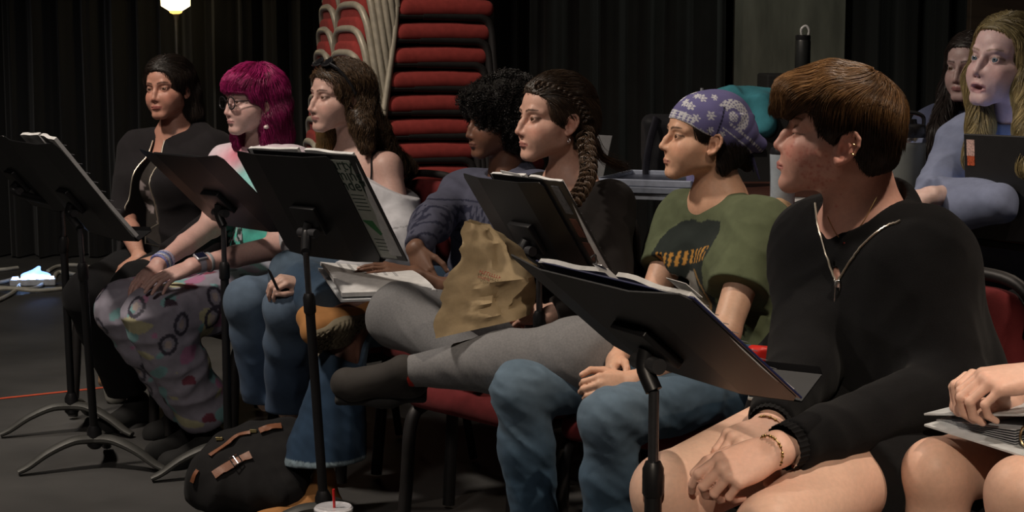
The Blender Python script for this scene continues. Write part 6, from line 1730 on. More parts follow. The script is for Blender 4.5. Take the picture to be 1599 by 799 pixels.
# ------------------------------------------------------------------ music stands
STK = lambda: mat('stand_black', (.010, .010, .0115), .42, .2, var=.15, scale=8, spec=.5)
def text_mesh(s, size, P, u, v, m, name, parent, depth=.0004):
    cu = bpy.data.curves.new('lettering', 'FONT'); cu.body = s; cu.size = size; cu.extrude = depth; cu.resolution_u = 3
    o = bpy.data.objects.new('lettering', cu); COL.objects.link(o)
    dg = bpy.context.evaluated_depsgraph_get(); me = o.evaluated_get(dg).to_mesh()
    V = np.array([tuple(x.co) for x in me.vertices]); F = [list(p.vertices) for p in me.polygons]; o.evaluated_get(dg).to_mesh_clear()
    bpy.data.objects.remove(o); u, v = nrm(u), nrm(v); n = np.cross(u, v)
    W_ = A3(P) + V[:, :1] * u + V[:, 1:2] * v + V[:, 2:3] * n
    return mesh_obj(name, W_, F, m, parent, None, False)
def music_stand(label, c, phi, tilt, W, H, pole_px, base=None, yb=None, dw=1.0, legs=(200, 320, 80), cut=0.0):
    c = A3(c); w = A3((math.cos(phi), math.sin(phi), 0)); n = A3((-w[1], w[0], 0)); dn = n * math.cos(tilt) - A3((0, 0, math.sin(tilt))); fr = np.cross(w, -dn); fr = fr if fr[2] > 0 else -fr
    # fr = front face normal (towards the player, upwards)
    t = thing('music_stand', label, 'music stand', (c[0], c[1], 0), 0, None)
    Wd = W * dw; c0 = c - w * (W - Wd) / 2
    # desk: flat middle with two slightly bent wings
    xs = np.array([-.5, -.47, -.27, -.25, .25, .27, .47, .5]) * Wd; off = lambda x: .12 * max(0, abs(x) - .25 * Wd)
    rows = np.linspace(-.5, .5, 5) * H
    def gp(o): return np.array([[c0 + w * x + dn * y * (1 - (.10 if abs(x) > .49 * Wd else 0)) + fr * (off(x) + o) for y in rows] for x in xs])
    mb = MB(); A, B = gp(0), gp(-.0025); mb.grid(A); mb.grid(B[::-1])
    def rim(a, b): 
        for i in range(len(a) - 1): mb.add([a[i], a[i + 1], b[i + 1], b[i]], [(0, 1, 2, 3)])
    rim(A[0], B[0]); rim(A[-1], B[-1]); rim(A[:, 0], B[:, 0]); rim(A[:, -1], B[:, -1])
    mb.build('desk', STK(), t)
    mb = MB(); e = c0 + dn * H / 2
    G = np.array([[e + w * x + fr * (off(x) + h) + dn * q for h, q in ((-.002, 0), (.050, .004), (.056, -.008))] for x in xs]); mb.grid(G); mb.grid((G + dn * .002)[::-1]); mb.build('shelf', STK(), t)
    # bracket, poles
    px, py = pole_px; top = at(px, py, np.dot(c - A3((0, 0, CAMH)), A3((0, _c, -_s))) - .03)
    k = c0 + dn * H * .18 - fr * .02
    top = A3((top[0], k[1] - .02, k[2] - .05)) if base is None else A3((top[0], top[1], k[2] - .05))
    mb = MB(); mb.box(c0 + dn * H * .10 - fr * .010, (.050, .045, .008), np.array([w, dn, fr]), .003); mb.tube(spline([c0 + dn * H * .12 - fr * .015, k - fr * .02, top], 8), .014, 12); mb.build('tilt_bracket', STK(), t, 'auto')
    mb = MB(); mb.tube([k - fr * .012 - w * .035, k - fr * .012 + w * .035], .013, 14); mb.build('tilt_knob', mat('satin_knob', (.06, .06, .065), .3, .4), t, 'auto')
    b = A3(base) if base is not None else A3((top[0], top[1], 0)) ; ax = nrm(top - A3((b[0], b[1], 0)))
    hub = A3((b[0], b[1], 0)) + ax * .10
    z1 = top - ax * .12
    mb = MB(); mb.tube([z1, top], .0085, 14); mb.build('inner_tube', mat('steel_tube', (.10, .10, .11), .3, .8), t, 'auto')
    mb = MB(); mb.tube([z1 - ax * .05, z1 - ax * .045, z1 - ax * .005, z1 + ax * .006], [.0150, .0172, .0172, .0125], 16); mb.build('clutch', STK(), t, 'auto')
    mb = MB(); mb.tube([hub, z1 - ax * .04], .0135, 16); mb.build('pole', STK(), t, 'auto')
    mb = MB(); mb.tube([hub - ax * .03, hub - ax * .02, hub + ax * .03, hub + ax * .05], [.018, .026, .024, .015], 16); mb.build('hub', STK(), t, 'auto')
    for a in legs:
        a = math.radians(a); d = A3((math.cos(a), math.sin(a), 0)); h0 = A3((hub[0], hub[1], 0))
        mb = MB(); mb.tube(spline([hub + A3((0, 0, 0)), h0 + d * .07 + A3((0, 0, .098)), h0 + d * .15 + A3((0, 0, .068)), h0 + d * .215 + A3((0, 0, .028)), h0 + d * .25 + A3((0, 0, .013))], 18), np.linspace(.021, .012, 18), 10, True, (.8, 1.3)); mb.build('leg', mat('cast_leg', (.060, .060, .056), .5, .3), t, True)
    return dict(t=t, c=c, w=w, dn=dn, fr=fr, W=W, H=H, c0=c0, Wd=Wd)
def binder_on(st, label, u0, u1, v0, v1, col, th=.012, paper=True, stick=None, name='binder', pages=(.62, .60, .55), rest=.003):
    """an open or closed binder resting on a stand: u across (0..1), v down the slope (0..1)"""
    P = lambda u, v, h: st['c'] + st['w'] * (u - .5) * st['W'] + st['dn'] * (v - .5) * st['H'] + st['fr'] * (h + rest + .12 * max(0, abs((u - .5) * st['W'] + (st['W'] - st['Wd']) / 2) - .25 * st['Wd']) * 0)
    t = thing(name, label, 'binder' if name == 'binder' else 'sheet music', P((u0 + u1) / 2, v1, 0))
    R = np.array([st['w'], st['dn'], st['fr']]); hu = (u1 - u0) * st['W'] / 2; hv = (v1 - v0) * st['H'] / 2
    base = .012
    if name == 'binder':
        mb = MB(); mb.box(P((u0 + u1) / 2, (v0 + v1) / 2, base + .0015), (hu, hv, .0018), R, .0012); mb.build('cover', mat('cover_%02x%02x%02x' % tuple(int(x * 255) for x in col), col, .4, spec=.5), t)
        mb = MB()
        for q in (.25, .5, .75):
            c = P((u0 + u1) / 2, v0 + (v1 - v0) * q, base + .010); mb.tube([c + .013 * (math.cos(a) * st['w'] + math.sin(a) * st['fr']) for a in np.linspace(0, math.pi, 9)], .0014, 6)
        mb.build('ring', SILVER(), t, True)
    if paper:
        for s in (-1, 1):
            mb = MB(); cu = (u0 + u1) / 2 + s * (u1 - u0) * .255
            G = []
            for i in range(9):
                q = i / 8 - .5; G.append([P(cu + q * (u1 - u0) * .44, v0 + (v1 - v0) * (vv * (1.0 + (stick or 0)) - (stick or 0)), base + .004 + th * (.6 + .4 * math.cos((q * s + .5) * 2.4)) + .002 * math.sin(vv * 5 + i)) for vv in np.linspace(.0, .95, 7)])
            G = np.array(G); mb.grid(G); mb.grid((G - st['fr'] * th * .8)[::-1])
            for a, b in ((G[0], G[0] - st['fr'] * th * .8), (G[-1], G[-1] - st['fr'] * th * .8), (G[:, 0], G[:, 0] - st['fr'] * th * .8), (G[:, -1], G[:, -1] - st['fr'] * th * .8)):
                for i in range(len(a) - 1): mb.add([a[i], a[i + 1], b[i + 1], b[i]], [(0, 1, 2, 3)])
            pg = mb.build('pages', mat('paper_white' if pages[0] > .6 else 'paper_cream', pages, .75), t, True)
            mb = MB()
            for k in range(9):
                a = P(cu - (u1 - u0) * .18, v0 + (v1 - v0) * (.1 + .09 * k), base + th + .0065); b = P(cu + (u1 - u0) * .18, v0 + (v1 - v0) * (.1 + .09 * k), base + th + .0065)
                mb.tube([a, b], .0006, 4)
            mb.build('music_lines', mat('print_grey', (.08, .08, .09), .8), pg)
    return t, P, R
def build_stands():
    S5 = music_stand('music stand with the dark blue binder, in front of the young man', at(998, 514, 2.62), -1.088, .70, .541, .268, (1024, 590))
    S4 = music_stand('music stand in front of the cross-legged woman, its desk above the paper bag', at(829, 355, 4.30), -.988, .988, .436, .300, (843, 450), dw=.86)
    S3 = music_stand('music stand in front of the woman in the white top', at(496, 326, 4.60), -.721, 1.003, .489, .356, (478, 420), dw=.80, base=A3((at(505, 700, 4.62)[0], at(478, 420, 4.60)[1], 0)))
    S2 = music_stand('music stand in front of the magenta-haired woman, its desk slanting to her knees', at(332, 300, 5.30), -.836, .75, .49, .366, (345, 360))
    b1 = floor_at(151, 690 + 38); b0 = floor_at(114, 640 + 34)
    c1 = at(101, 296, np.dot(b1 - A3((0, 0, CAMH)), A3((0, _c, -_s))) * 1.0 - .22)
    S1 = music_stand('music stand with white sheets hanging over its desk edge', c1, -1.0, .894, .56, .40, (126, 395), base=b1, legs=(205, 345, 95))
    S0 = music_stand('music stand whose desk is cut by the frame, nearest the power strip', at(20, 268, np.dot(b0 - A3((0, 0, CAMH)), A3((0, _c, -_s))) - .15), -1.0, .894, .50, .34, (99, 395), base=b0, legs=(200, 340, 90))
    # things lying on the stands
    t, P, R = binder_on(S5, 'dark blue binder with a white page corner sticking out', .16, 1.015, .03, .97, (.018, .022, .075), .010)
    mb = MB(); q = [P(.90, -.035, .026), P(.985, -.02, .026), P(.995, .10, .026), P(.91, .10, .026)]; mb.slab(q, .0008); mb.build('page_corner', mat('paper_white', (.62, .62, .62), .75), t)
    c = P(.52, .0, .024); mb = MB(); mb.tube(spline([c + R[2] * .0, c - R[1] * .012 + R[2] * .012, c - R[1] * .016 + R[2] * .004], 8), .0016, 6); mb.box(c + R[0] * .01, (.014, .006, .001), R, .0005); mb.build('ring_lever', SILVER(), t, True)
    t, P, R = binder_on(S4, 'black binder with a clear sleeve on the stand above the paper bag', .30, 1.06, -.015, .97, (.014, .014, .016), .010)
    for (u, v, a, b, col) in ((.955, .18, .016, .042, (.10, .11, .13)), (.955, .47, .015, .028, (.12, .045, .035)), (.955, .72, .015, .030, (.10, .04, .03))):
        mb = MB(); mb.box(P(u, v, .0115), (a, b, .0008), R); mb.build('sleeve_sheet', mat('sheet_%d' % int(col[0] * 1000 + v * 10), col, .35, var=.45, scale=90), t)
    c = P(.52, -.02, .022); mb = MB(); mb.slab([P(.42, -.045, .020), P(.62, -.03, .018), P(.66, .03, .016), P(.44, .03, .016)], .0012); mb.build('page_corner', mat('paper_white'), t)
    t, P, R = binder_on(S3, 'large black binder with a printed sheet in its back sleeve', .10, 1.0, -.01, .98, (.014, .014, .016), .012, stick=.012)
    hv = .47 * S3['H']; mb = MB(); mb.box(P(.845, .5, .0112), (.085 * S3['W'], hv * .98, .0008), R); sh = mb.build('sleeve_sheet', mat('sleeve_grey', (.34, .36, .32), .35, var=.08), t)
    dk = mat('print_green_black', (.02, .04, .03), .7)
    for i, s in enumerate(('arty', 'ming', 'nder')):
        text_mesh(s, .052, P(.768, .125 + .095 * i, .0100), R[0], -R[1], dk, 'lettering', sh)
    mb = MB()
    for k in range(5): mb.box(P(.86, .36 + .035 * k, .0103), (.025, .0014, .0002), R)
    for k in range(4): mb.box(P(.86, .78 + .035 * k, .0103), (.020, .0012, .0002), R)
    mb.build('small_print', dk, sh)
    mb = MB(); mb.slab([P(.80, .60, .0101), P(.88, .60, .0101), P(.91, .72, .0101), P(.89, .74, .0101), P(.86, .66, .0101), P(.80, .63, .0101)][:4], .0004); mb.build('green_mark', mat('print_green', (.03, .16, .05), .6), sh)
    # loose sheets over the edge of the left stand
    t, P, R = binder_on(S1, 'white music sheets hanging over a stand near the hooded woman', .42, 1.06, -.04, 1.0, (.5, .5, .5), .014, name='sheet_music')
    # black folded papers of the far-left stand
    t, P, R = binder_on(S2, 'thin black folder on the stand before the magenta-haired woman', .15, .95, .05, .96, (.014, .014, .016), .004, paper=False)
if want('props'): build_stands()
# ------------------------------------------------------------------ things on laps and on the floor
def crumple(seed, amp, f):
    return lambda p: -amp * np.abs(noise(p, f, seed, 3)) * 2 + amp
def build_floor_things():
    # paper bag on the crossed legs
    c0 = at(752, 520, 4.20); t = thing('paper_bag', 'crumpled brown paper bag with faded red print in the lap of the braided woman', 'bag', c0)
    # corner outline front face, from the photograph: bottom-left, bottom-right, shoulder right, top right, top left, shoulder left
    d = 4.18
    fl = [at(681, 526, d - .03), at(800, 500, d + .00), at(818, 420, d + .03), at(782, 372, d + .05), at(757, 352, d + .06), at(726, 343, d + .05), at(724, 385, d + .03), at(700, 430, d)]
    rows = [((681, 528), (806, 500)), ((683, 500), (808, 478)), ((690, 470), (814, 452)), ((703, 430), (818, 420)), ((715, 402), (806, 396)), ((724, 382), (790, 376)), ((726, 362), (774, 362)), ((727, 346), (760, 351))]
    n = 26; G = []; 
    for i in range(34):
        s = i / 33 * (len(rows) - 1); k = min(int(s), len(rows) - 2); f = s - k
        a = A3(rows[k][0]) * (1 - f) + A3(rows[k + 1][0]) * f; b = A3(rows[k][1]) * (1 - f) + A3(rows[k + 1][1]) * f
        hgt = i / 33; dep = .105 * (1 - hgt ** 1.6 * .82)
        A = at(a[0], a[1], 4.13 + .07 * hgt); B = at(b[0], b[1], 4.20 + .06 * hgt); bk = nrm(A3((.35, .93, 0)))
        ring = []
        for (p0, p1, m) in ((A, B, 14), (B, B + bk * dep, 6), (B + bk * dep, A + bk * dep, 14), (A + bk * dep, A, 6)):
            for j in range(m): ring.append(p0 + (p1 - p0) * j / m)
        G.append(ring)
    G = np.array(G); cen = G.mean(1, keepdims=True)
    fl = G.reshape(-1, 3); nn = (G - cen); nn /= np.linalg.norm(nn, axis=2)[..., None]
    cr = .018 * (np.abs(noise(fl, 26, 3, 3)) * 2 - .8) + .009 * (np.abs(noise(fl, 60, 9, 3)) * 2 - .6) + .008 * np.sin((fl @ nrm(A3((.8, 0, .6)))) * 48)
    fade = np.repeat(np.clip(np.arange(34) / 4, .15, 1), G.shape[1])
    G = (fl - (cr * fade)[:, None] * nn.reshape(-1, 3)).reshape(G.shape)
    G = np.concatenate([G, G[:, :1]], 1)
    mb = MB(); mb.grid(G); G2 = G - (G - np.concatenate([cen, cen[:, :0]], 1)) * .02; mb.grid(G2[::-1]); mb.grid(np.stack([G[0], np.repeat(G[0].mean(0)[None], G.shape[1], 0)], 0)[::-1])
    mb.grid(np.stack([G[-1], G2[-1]], 0))
    mb.build('bag_paper', mat('kraft_paper', (.34, .255, .145), .75, var=.14, scale=30, bump=.4, bscale=120, dist=.001), t, True)
    # printed block on the front: faded red lettering (the square code is left out)
    def fp(px, py):
        i = np.argmin([np.hypot(*(np.array(pix(p)) - (px, py))) for p in G[:, :14].reshape(-1, 3)]); return G[:, :14].reshape(-1, 3)[i]
    o = fp(744, 428); u = nrm(fp(772, 432) - fp(744, 428)); v = nrm(A3((0, 0, 1)) + u * 0); v = nrm(fp(748, 405) - o); v = nrm(v - u * (v @ u)); nf = np.cross(u, v); nf = nf if nf[1] < 0 else -nf
    m = mat('faded_red_ink', (.30, .045, .035), .8, var=.4, scale=200)
    mb = MB(); g = np.random.default_rng(12); Rb = np.array([u, v, nf])
    for r0, n_, sz in ((.006, 9, .0042), (-.008, 7, .0030)):
        for k in range(n_):
            c_ = o + nf * .0065 + v * r0 + u * (.003 + k * sz * 1.5)
            mb.box(c_, (sz * .16, sz, .0004), Rb); mb.box(c_ + u * sz * .45 + v * sz * g.choice([-.8, 0, .8]), (sz * .45, sz * .18, .0004), Rb)
    mb.build('faded_print', m, t)
    # binder open across the lap of the person with coils
    P = lambda x, y, dd: at(x, y, dd)
    t = thing('binder', 'open binder of white pages on the lap of the person with coils', 'binder', at(590, 455, 4.80))
    A, B, C_, D_ = P(497, 412, 4.92), P(640, 424, 4.86), P(686, 456, 4.62), P(532, 462, 4.60)
    up = nrm(np.cross(B - A, D_ - A)); up = up if up[2] > 0 else -up
    mb = MB(); mb.slab([A - up * .012, B - up * .012, C_ - up * .012, D_ - up * .012] if np.cross(B - A, D_ - A) @ up > 0 else [A - up * .012, D_ - up * .012, C_ - up * .012, B - up * .012], .006); mb.build('cover', mat('white_cover', (.50, .52, .54), .45), t)
    G = np.array([[A + (B - A) * u + (D_ - A) * v * (1 - u) + (C_ - B) * v * u + up * (.006 + .010 * math.sin(min(1, v * 1.15) * math.pi) ** .5) for v in np.linspace(.01, .97, 14)] for u in np.linspace(.02, .98, 12)])
    mb = MB(); mb.grid(G); mb.grid((G - up * .012)[::-1])
    for a in (G[0], G[-1], G[:, 0], G[:, -1]):
        for i in range(len(a) - 1): mb.add([a[i], a[i + 1], a[i + 1] - up * .012, a[i] - up * .012], [(0, 1, 2, 3)])
    pg = mb.build('pages', mat('paper_white', (.62, .62, .62), .75), t, True)
    mb = MB()
    for k in range(6):
        for q in range(3):
            u = .18 + k * .11; a = A + (B - A) * u; b_ = D_ - A
            mb.tube([a + b_ * (.08) + up * .0165 + (B - A) * .012 * q, a + b_ * .42 + up * .0205 + (B - A) * .012 * q], .0005, 4)
    mb.build('music_lines', mat('print_grey', (.08, .08, .09), .8), pg)
    mb = MB()
    for px, py in ((515, 427), (574, 431)):
        c = P(px, py, 4.80); mb.tube([c + .010 * (math.cos(a) * nrm(D_ - A) + math.sin(a) * up) for a in np.linspace(0, math.pi, 8)], .0016, 6)
    mb.build('ring', SILVER(), t, True)
    # white binder in the lap at the right
    t = thing('binder', 'half-open white binder under the clasped hands of the bare-kneed person', 'binder', at(1540, 680, 2.7))
    A, B = P(1443, 648, 2.70), P(1640, 650, 2.48); C_, D_ = P(1640, 720, 2.46), P(1443, 663, 2.66)
    bk = A3((.28, .22, .01))
    mb = MB(); mb.slab([A, A + bk, B + bk, B], .003); mb.build('cover', mat('white_cover'), t)
    E_ = P(1598, 714, 2.48); mb = MB(); mb.slab([D_ - A3((0, 0, .002)), D_ + bk - A3((0, 0, .0)), E_ + bk, E_], .003); mb.build('cover', mat('white_cover'), t)
    for k in range(7):
        f = k / 7; a = P(1462, 655 + k * 1.2, 2.69); b = P(1585, 672 + k * 4.2, 2.53); mb = MB(); mb.slab([a, a + bk * .9, b + bk * .9, b], .0006)
        if k % 2 == 0 or True: mb.build('page', mat('paper_cool', (.40, .41, .44), .75), t)
    mb = MB(); c = P(1583, 688, 2.49)
    for j in range(2):
        cc = c + bk * (.1 + .35 * j); mb.tube([cc + .017 * (math.cos(a) * A3((.5, -.6, 0)) + math.sin(a) * A3((0, 0, 1))) for a in np.linspace(0, 2 * math.pi, 17)[:-1]], .0022, 8, False, None, None, True)
    mb.build('ring', mat('brass_ring', (.45, .35, .2), .3, 1.0), t, True)
    # red-tape line
    a, b = floor_at(-60, 629), floor_at(165, 605); b2 = b + (b - a) * .6; w = nrm(np.cross(b - a, A3((0, 0, 1)))) * .012
    mb = MB(); mb.slab([a - w + A3((0, 0, .0015)), b2 - w + A3((0, 0, .0015)), b2 + w + A3((0, 0, .0015)), a + w + A3((0, 0, .0015))], .001); o = mb.build('floor_tape', mat('orange_red_tape', (.60, .09, .04), .6), None); tag(o, 'orange-red tape line across the stage floor', 'tape')
    # backpack
    c = A3(floor_at(385, 775)); t = thing('backpack', 'black canvas backpack with brown leather straps lying on the floor', 'backpack', c)
    d0 = 4.92
    S = Sdf(); q = lambda px, py, dd=0: at(px, py, d0 + dd)
    S.cone(q(338, 748), q(430, 740), .085, .09, .04); S.cone(q(360, 705, .06), q(455, 700, .06), .065, .075, .05); S.cone(q(335, 735, -.02), q(322, 770, -.02), .05, .045, .04); S.cone(q(350, 770, -.05), q(440, 768, -.05), .05, .06, .04)
    S.cone(q(395, 690, .05), q(440, 680, .08), .045, .05, .04); S.cut(lambda p: .004 - p[:, 2])
    S.disp(folds(.010, 14, (.5, .3, .8), 12, 1.6)); S.disp(folds(.003, 40, (.5, .3, .8), 5, 1.5))
    V, F = nets(S, .006 * Q); V = relax(V, F, 1); bd = mesh_obj('bag_body', V, F, CLOTH('black_canvas', (.013, .0125, .013), rough=.85), t)
    le = mat('brown_leather', (.20, .075, .035), .45, bump=.3, bscale=400)
    def strap(name, pix_, w_, m=le, off=.004):
        H_ = hits(S, pix_, 4.5, 5.4, .002)
        P_ = spline(H_, 24); g = grad(S, P_); P_ = P_ + g * off
        mb = MB(); G = []
        T_ = np.gradient(P_, axis=0)
        for i in range(len(P_)):
            s = nrm(np.cross(T_[i], g[i])); G.append([P_[i] + s * w_ * k for k in (-1, -.5, .5, 1)])
        G = np.array(G); N_ = g[:, None, :] * .003; mb.grid(G + N_); mb.grid((G - N_ * .2)[::-1]); rims = ((G[:, 0], 0), (G[:, -1], 0), (G[0], 1), (G[-1], 1))
        for a in (0, -1): mb.grid(np.stack([(G + N_)[:, a], (G - N_ * .2)[:, a]], 1))
        mb.build(name, m, t, True); return P_, g
    Pm, g = strap('leather_strap', [(335, 742), (352, 731), (370, 721), (391, 711)], .013)
    strap('leather_trim', [(328, 712), (350, 698), (370, 682), (392, 676)], .006); strap('leather_trim', [(405, 674), (422, 668), (440, 666)], .010); strap('leather_trim', [(301, 752), (305, 742), (310, 734)], .006)
    k = 15; c = Pm[k] + g[k] * .008; T_ = nrm(Pm[k + 1] - Pm[k - 1]); s = nrm(np.cross(T_, g[k])); mb = MB(); mb.tube([c + T_ * a + s * b for a, b in ((-.013, -.017), (-.013, .017), (.013, .017), (.013, -.017))], .0024, 6, False, None, None, True); mb.tube([c - s * .017, c + s * .017], .0016, 6); mb.build('buckle', SILVER(), t, True)
    hb = hits(S, [(396, 674), (343, 686)], 4.5, 5.4)
    for p in hb: mb = MB(); mb.box(p + A3((0, -.004, .004)), (.010, .004, .005), None, .001); mb.build('clasp', mat('brass_clasp', (.6, .5, .25), .25, 1.0), t)
    # shoe-side grey fabric bundle behind the pack
    S = Sdf(); c = at(398, 640, 5.35); c[2] = .06; S.ell(c, (.14, .10, .062), None, .02); S.ell(c + A3((.1, .05, .01)), (.08, .08, .05), None, .03); S.cut(lambda p: .003 - p[:, 2]); S.disp(folds(.014, 16, (.9, .2, .3), 4, 1.6)); V, F = nets(S, .007); V = relax(V, F, 1)
    tag(mesh_obj('cloth_bundle', V, F, CLOTH('grey_cloth', (.20, .21, .19)), None), 'grey-green cloth bundled on the floor behind the backpack', 'cloth')
    # iced drink cup
    c = floor_at(522, 885); t = thing('plastic_cup', 'clear plastic cup with a lid and red straw on the floor', 'cup', c)
    mb = MB(); mb.lathe(c, [(.036, .001), (.038, .004), (.047, .150), (.048, .155)], 32); mb.build('cup_body', mat('cloudy_plastic', (.62, .62, .64), .25, trans=.45, spec=.5), t, 'auto')
    mb = MB(); mb.lathe(c, [(.0495, .152), (.0525, .156), (.0525, .163), (.048, .168), (.044, .165), (.012, .164)], 32); mb.build('lid', mat('clear_lid', (.80, .80, .84), .2, trans=.35, spec=.5), t, 'auto')
    mb = MB(); mb.tube([c + A3((.006, 0, .02)), c + A3((.001, -.002, .215))], .0036, 10); mb.build('straw', mat('red_straw', (.65, .02, .02), .35), t, True)
    mb = MB(); mb.lathe(c, [(.034, .004), (.0445, .125), (.002, .126)], 24); mb.build('drink', mat('milky_drink', (.50, .42, .36), .4), t, 'auto')
    # plastic bag and milk-jug shape at the far left feet
    c = floor_at(182, 628); t = thing('plastic_bag', 'small crumpled translucent bag with a tan corner standing near the tape line', 'bag', c)
    S = Sdf(); S.box(c + A3((0, 0, .085)), (.040, .03, .085), None, .02, .01); S.disp(folds(.008, 26, (.3, .2, .9), 4, 1.3)); V, F = nets(S, .006); mesh_obj('bag_film', V, F, mat('milky_film', (.34, .33, .30), .35), t)
    S = Sdf(); S.box(c + A3((-.045, .01, .115)), (.020, .02, .05), None, .01, .01); S.disp(folds(.006, 30, (.3, .2, .9), 4, 1.3)); V, F = nets(S, .006); mesh_obj('tan_flap', V, F, mat('tan_film', (.33, .20, .12), .5), t)
    # power strip and cables
    c = floor_at(52, 446); t = thing('power_strip', 'white power strip glowing with bright blue-white lights on the floor', 'power strip', c)
    w = nrm(A3((1, .18, 0))); n = A3((-w[1], w[0], 0)); R = np.array([w, n, A3((0, 0, 1))])
    mb = MB(); mb.box(c + A3((0, 0, .022)), (.13, .035, .020), R, .008); mb.build('housing', mat('white_housing', (.55, .57, .62), .4), t)
    for k in range(5):
        mb = MB(); mb.box(c + w * (-.10 + .05 * k) + n * -.006 + A3((0, 0, .047)), (.017, .02, .006), R, .003); mb.build('glow_switch', mat('blue_white_glow', (.5, .7, 1), .4, emit=(.35, .55, 1.0), estr=26.0), t)
    S = Sdf(); S.ell(c + A3((0, .06, .05)), (.09, .04, .03), None, .02); S.cone(c + A3((-.02, .05, .06)), c + A3((.02, .06, .10)), .022, .012, .02); V, F = nets(S, .008); mesh_obj('plug_adapter', V, F, mat('lit_plastic', (.35, .5, .75), .4, emit=(.2, .4, 1.0), estr=2.2), t)
    cb = mat('cream_cable', (.50, .48, .42), .55)
    def cable(pix_, label, r=.012):
        P_ = spline([floor_at(*q) + A3((0, 0, r + .001 + zz)) for q, zz in pix_], 60); mb = MB(); mb.tube(P_, r, 8); tag(mb.build('power_cable', cb, None, True), label, 'cable', 'cream cables round the power strip')
    L = lambda *a: [(q, 0.0) for q in a]
    cable(L((-60, 424), (0, 424), (28, 421)), 'cream cable furthest back behind the power strip')
    cable(L((75, 426), (90, 419), (120, 417), (160, 424), (185, 431)), 'cream cable running from the power strip behind the stand poles')
    cable(L((35, 433), (28, 452), (10, 466), (-40, 488)), 'cream cable curling from the strip towards the viewer')
    cable([((70, 432), 0), ((67, 446), 0), ((50, 455), .003), ((25, 457), .012), ((-10, 452), 0), ((-50, 450), 0)], 'cream cable looping under the front of the power strip')
    cable([((-40, 462), .0), ((10, 458), .015), ((60, 457), 0), ((120, 451), 0), ((190, 440), 0)], 'long cream cable lying in front of all the others')
    cable(L((-50, 447), (0, 444), (28, 436)), 'short cream cable entering the outer end of the power strip')
    cable(L((72, 430), (82, 441), (92, 428), (130, 433), (175, 428)), 'kinked cream cable at the inner end of the power strip')
    # floor lamp
    b = at(277, 60, 10.2); t = thing('floor_lamp', 'floor lamp with a glowing warm shade against the black curtain', 'lamp', (b[0], b[1], 0))
    zt = at(272, 14, 10.2)[2]
    mb = MB(); mb.lathe((b[0], b[1], 0), [(.13, .001), (.13, .015), (.03, .03), (.012, .04)], 28); mb.build('base', mat('dull_steel', (.30, .28, .25), .35, .8), t, 'auto')
    mb = MB(); mb.tube([(b[0], b[1], .03), (b[0] - .005, b[1], zt - .06)], .0115, 12); mb.build('pole', mat('dull_steel'), t, 'auto')
    mb = MB(); mb.tube([(b[0] - .005, b[1], zt - .065), (b[0] - .005, b[1], zt + .0)], [.014, .022], 12); mb.build('socket', mat('dull_steel'), t, 'auto')
    mb = MB(); mb.lathe((b[0] - .006, b[1], zt), [(.040, -.012), (.088, .018), (.092, .16), (.080, .24)], 28); mb.build('lamp_shade', mat('glowing_shade', (.9, .8, .55), .5, emit=(1.0, .78, .40), estr=6.0), t, 'auto')
    mb = MB(); mb.lathe((b[0] - .006, b[1], zt), [(.012, -.034), (.036, -.024), (.042, -.010)], 24); mb.build('diffuser', mat('amber_glow', (.9, .6, .2), .5, emit=(1.0, .52, .12), estr=2.2), t, 'auto')
    # red strap/tin at the young woman's hip, dark tablet beside the young man's wrist
    c = at(1190, 558, 4.02); S = Sdf(); S.box(c, (.030, .02, .026), None, .008, .01); S.disp(folds(.004, 30, (.3, .2, .9), 4, 1.3)); V, F = nets(S, .004); tag(mesh_obj('red_pouch', V, F, mat('red_vinyl', (.50, .02, .015), .4), None), 'small red pouch at the hip of the woman in the bandana', 'pouch')
    t = thing('tablet', 'dark slate tablet with a pale rim by the waist of the young man', 'tablet', at(1225, 600, 3.05)); q = [at(1180, 588, 3.12), at(1256, 594, 3.02), at(1246, 628, 2.86), at(1170, 622, 2.95)]
    mb = MB(); mb.slab(q, .007); mb.build('tablet_body', mat('slate_shell', (.018, .021, .026), .4), t); mb = MB(); mb.tube(q, .0032, 6, False, None, None, True); mb.build('rim', mat('pale_rim', (.28, .28, .27), .4), t, True)
    # beige cloth over the back of the young man's chair
    S = Sdf(); S.cone(at(1210, 338, 4.80), at(1214, 470, 4.80), .026, .034, .03); S.cone(at(1228, 342, 4.80), at(1240, 465, 4.80), .028, .034, .03); S.cone(at(1210, 334, 4.80), at(1222, 322, 4.98), .026, .03, .03); S.disp(folds(.008, 26, (.3, .2, 1), 4, 1.2)); V, F = nets(S, .005)
    cloth = mesh_obj('folded_cloth', V, F, CLOTH('peach_cloth', (.42, .27, .15)), None); tag(cloth, 'peach-beige cloth hanging over the table edge beside the young man', 'cloth')
    mb = MB(); a = at(936, 236, 5.72); q = [at(922, 210, 5.75), at(956, 212, 5.75), at(938, 292, 5.70), at(926, 291, 5.70)]; mb.slab(q, .002); o = mb.build('grey_card', mat('grey_card', (.14, .14, .145), .7), None); tag(o, 'small grey card propped behind the shoulder of the woman with the braid', 'card')
def pix(p):
    x, y, z = p[0], p[1], p[2] - CAMH; d = y * _c - z * _s; u = y * _s + z * _c; return CX + FPX * x / d, CY - FPX * u / d
if want('props'): build_floor_things()
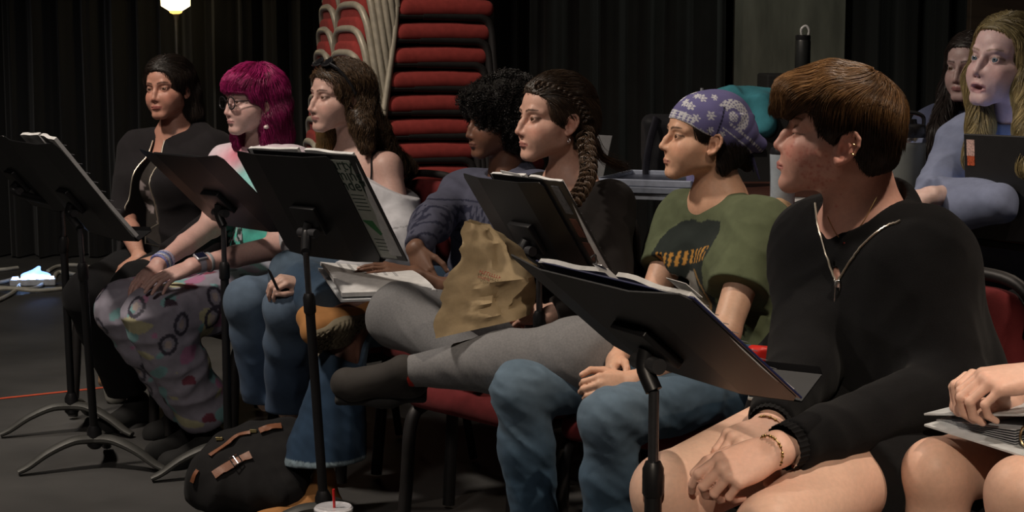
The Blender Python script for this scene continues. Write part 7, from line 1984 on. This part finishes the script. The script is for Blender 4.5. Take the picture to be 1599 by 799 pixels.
# ------------------------------------------------------------------ camera, lights
cam = bpy.data.cameras.new('camera'); cam.sensor_width = 36; cam.lens = 36 * FPX / 1599; cam.clip_end = 100
co = bpy.data.objects.new('camera', cam); COL.objects.link(co)
co.location = (0, 0, CAMH); co.rotation_euler = (math.pi / 2 - PITCH, 0, 0)
bpy.context.scene.camera = co
def light(name, kind, loc, target, energy, col, size=.2, spot=None, blend=.5):
    l = bpy.data.lights.new(name, kind); l.energy = energy; l.color = col
    if kind == 'AREA': l.shape = 'DISK'; l.size = size
    elif kind == 'SPOT': l.shadow_soft_size = size; l.spot_size = math.radians(spot); l.spot_blend = blend
    else: l.shadow_soft_size = size
    o = bpy.data.objects.new(name, l); COL.objects.link(o); o.location = loc
    if target is not None: o.rotation_euler = (Vector(target) - Vector(loc)).to_track_quat('-Z', 'Y').to_euler()
    return o
W = bpy.data.worlds.new('room_air'); bpy.context.scene.world = W; W.use_nodes = True
W.node_tree.nodes['Background'].inputs[0].default_value = (.55, .6, .8, 1)
W.node_tree.nodes['Background'].inputs[1].default_value = .017
light('stage_light_near', 'SPOT', (1.9, 1.9, 4.8), (.62, 2.9, .5), 400, (1, .83, .66), .05, 44, .6)
light('stage_light_back', 'SPOT', (2.2, 5.2, 4.4), (.6, 3.4, .9), 120, (1, .82, .66), .06, 60, .6)
light('stage_light_row', 'SPOT', (-2.6, 4.0, 4.2), (-.2, 4.9, .8), 520, (1, .87, .74), .20, 80, .7)
light('front_fill', 'SPOT', (-1.6, .6, 4.0), (-.9, 5.2, .5), 170, (1, .88, .78), .25, 60, .8)  # added soft fill that lifts the pyjamas and boot sole, no lamp seen
light('stage_light_low', 'SPOT', (-.3, -1.4, 3.2), (.62, 2.62, .42), 420, (1, .84, .66), .04, 17, .45)
light('left_floor_fill', 'SPOT', (-3.2, 6.0, 4.8), (-3.0, 8.0, 0), 330, (1, .90, .78), .15, 80, .8)  # added spot that only brightens the floor at the left
light('stage_light_stacks', 'SPOT', (-1.8, 4.6, 4.6), (-.4, 7.2, 1.2), 80, (1, .80, .62), .1, 50, .7)
light('panel_light', 'SPOT', (1.4, 7.6, 4.7), (1.55, 9.6, 1.4), 70, (.95, 1.0, .85), .2, 70, .8)
sc = bpy.context.scene
sc.view_settings.view_transform = 'Standard'; sc.view_settings.look = 'None'; sc.view_settings.gamma = 1; sc.view_settings.use_curve_mapping = False
sc.view_settings.exposure = 0
try: sc.cycles.use_denoising = True
except Exception: pass
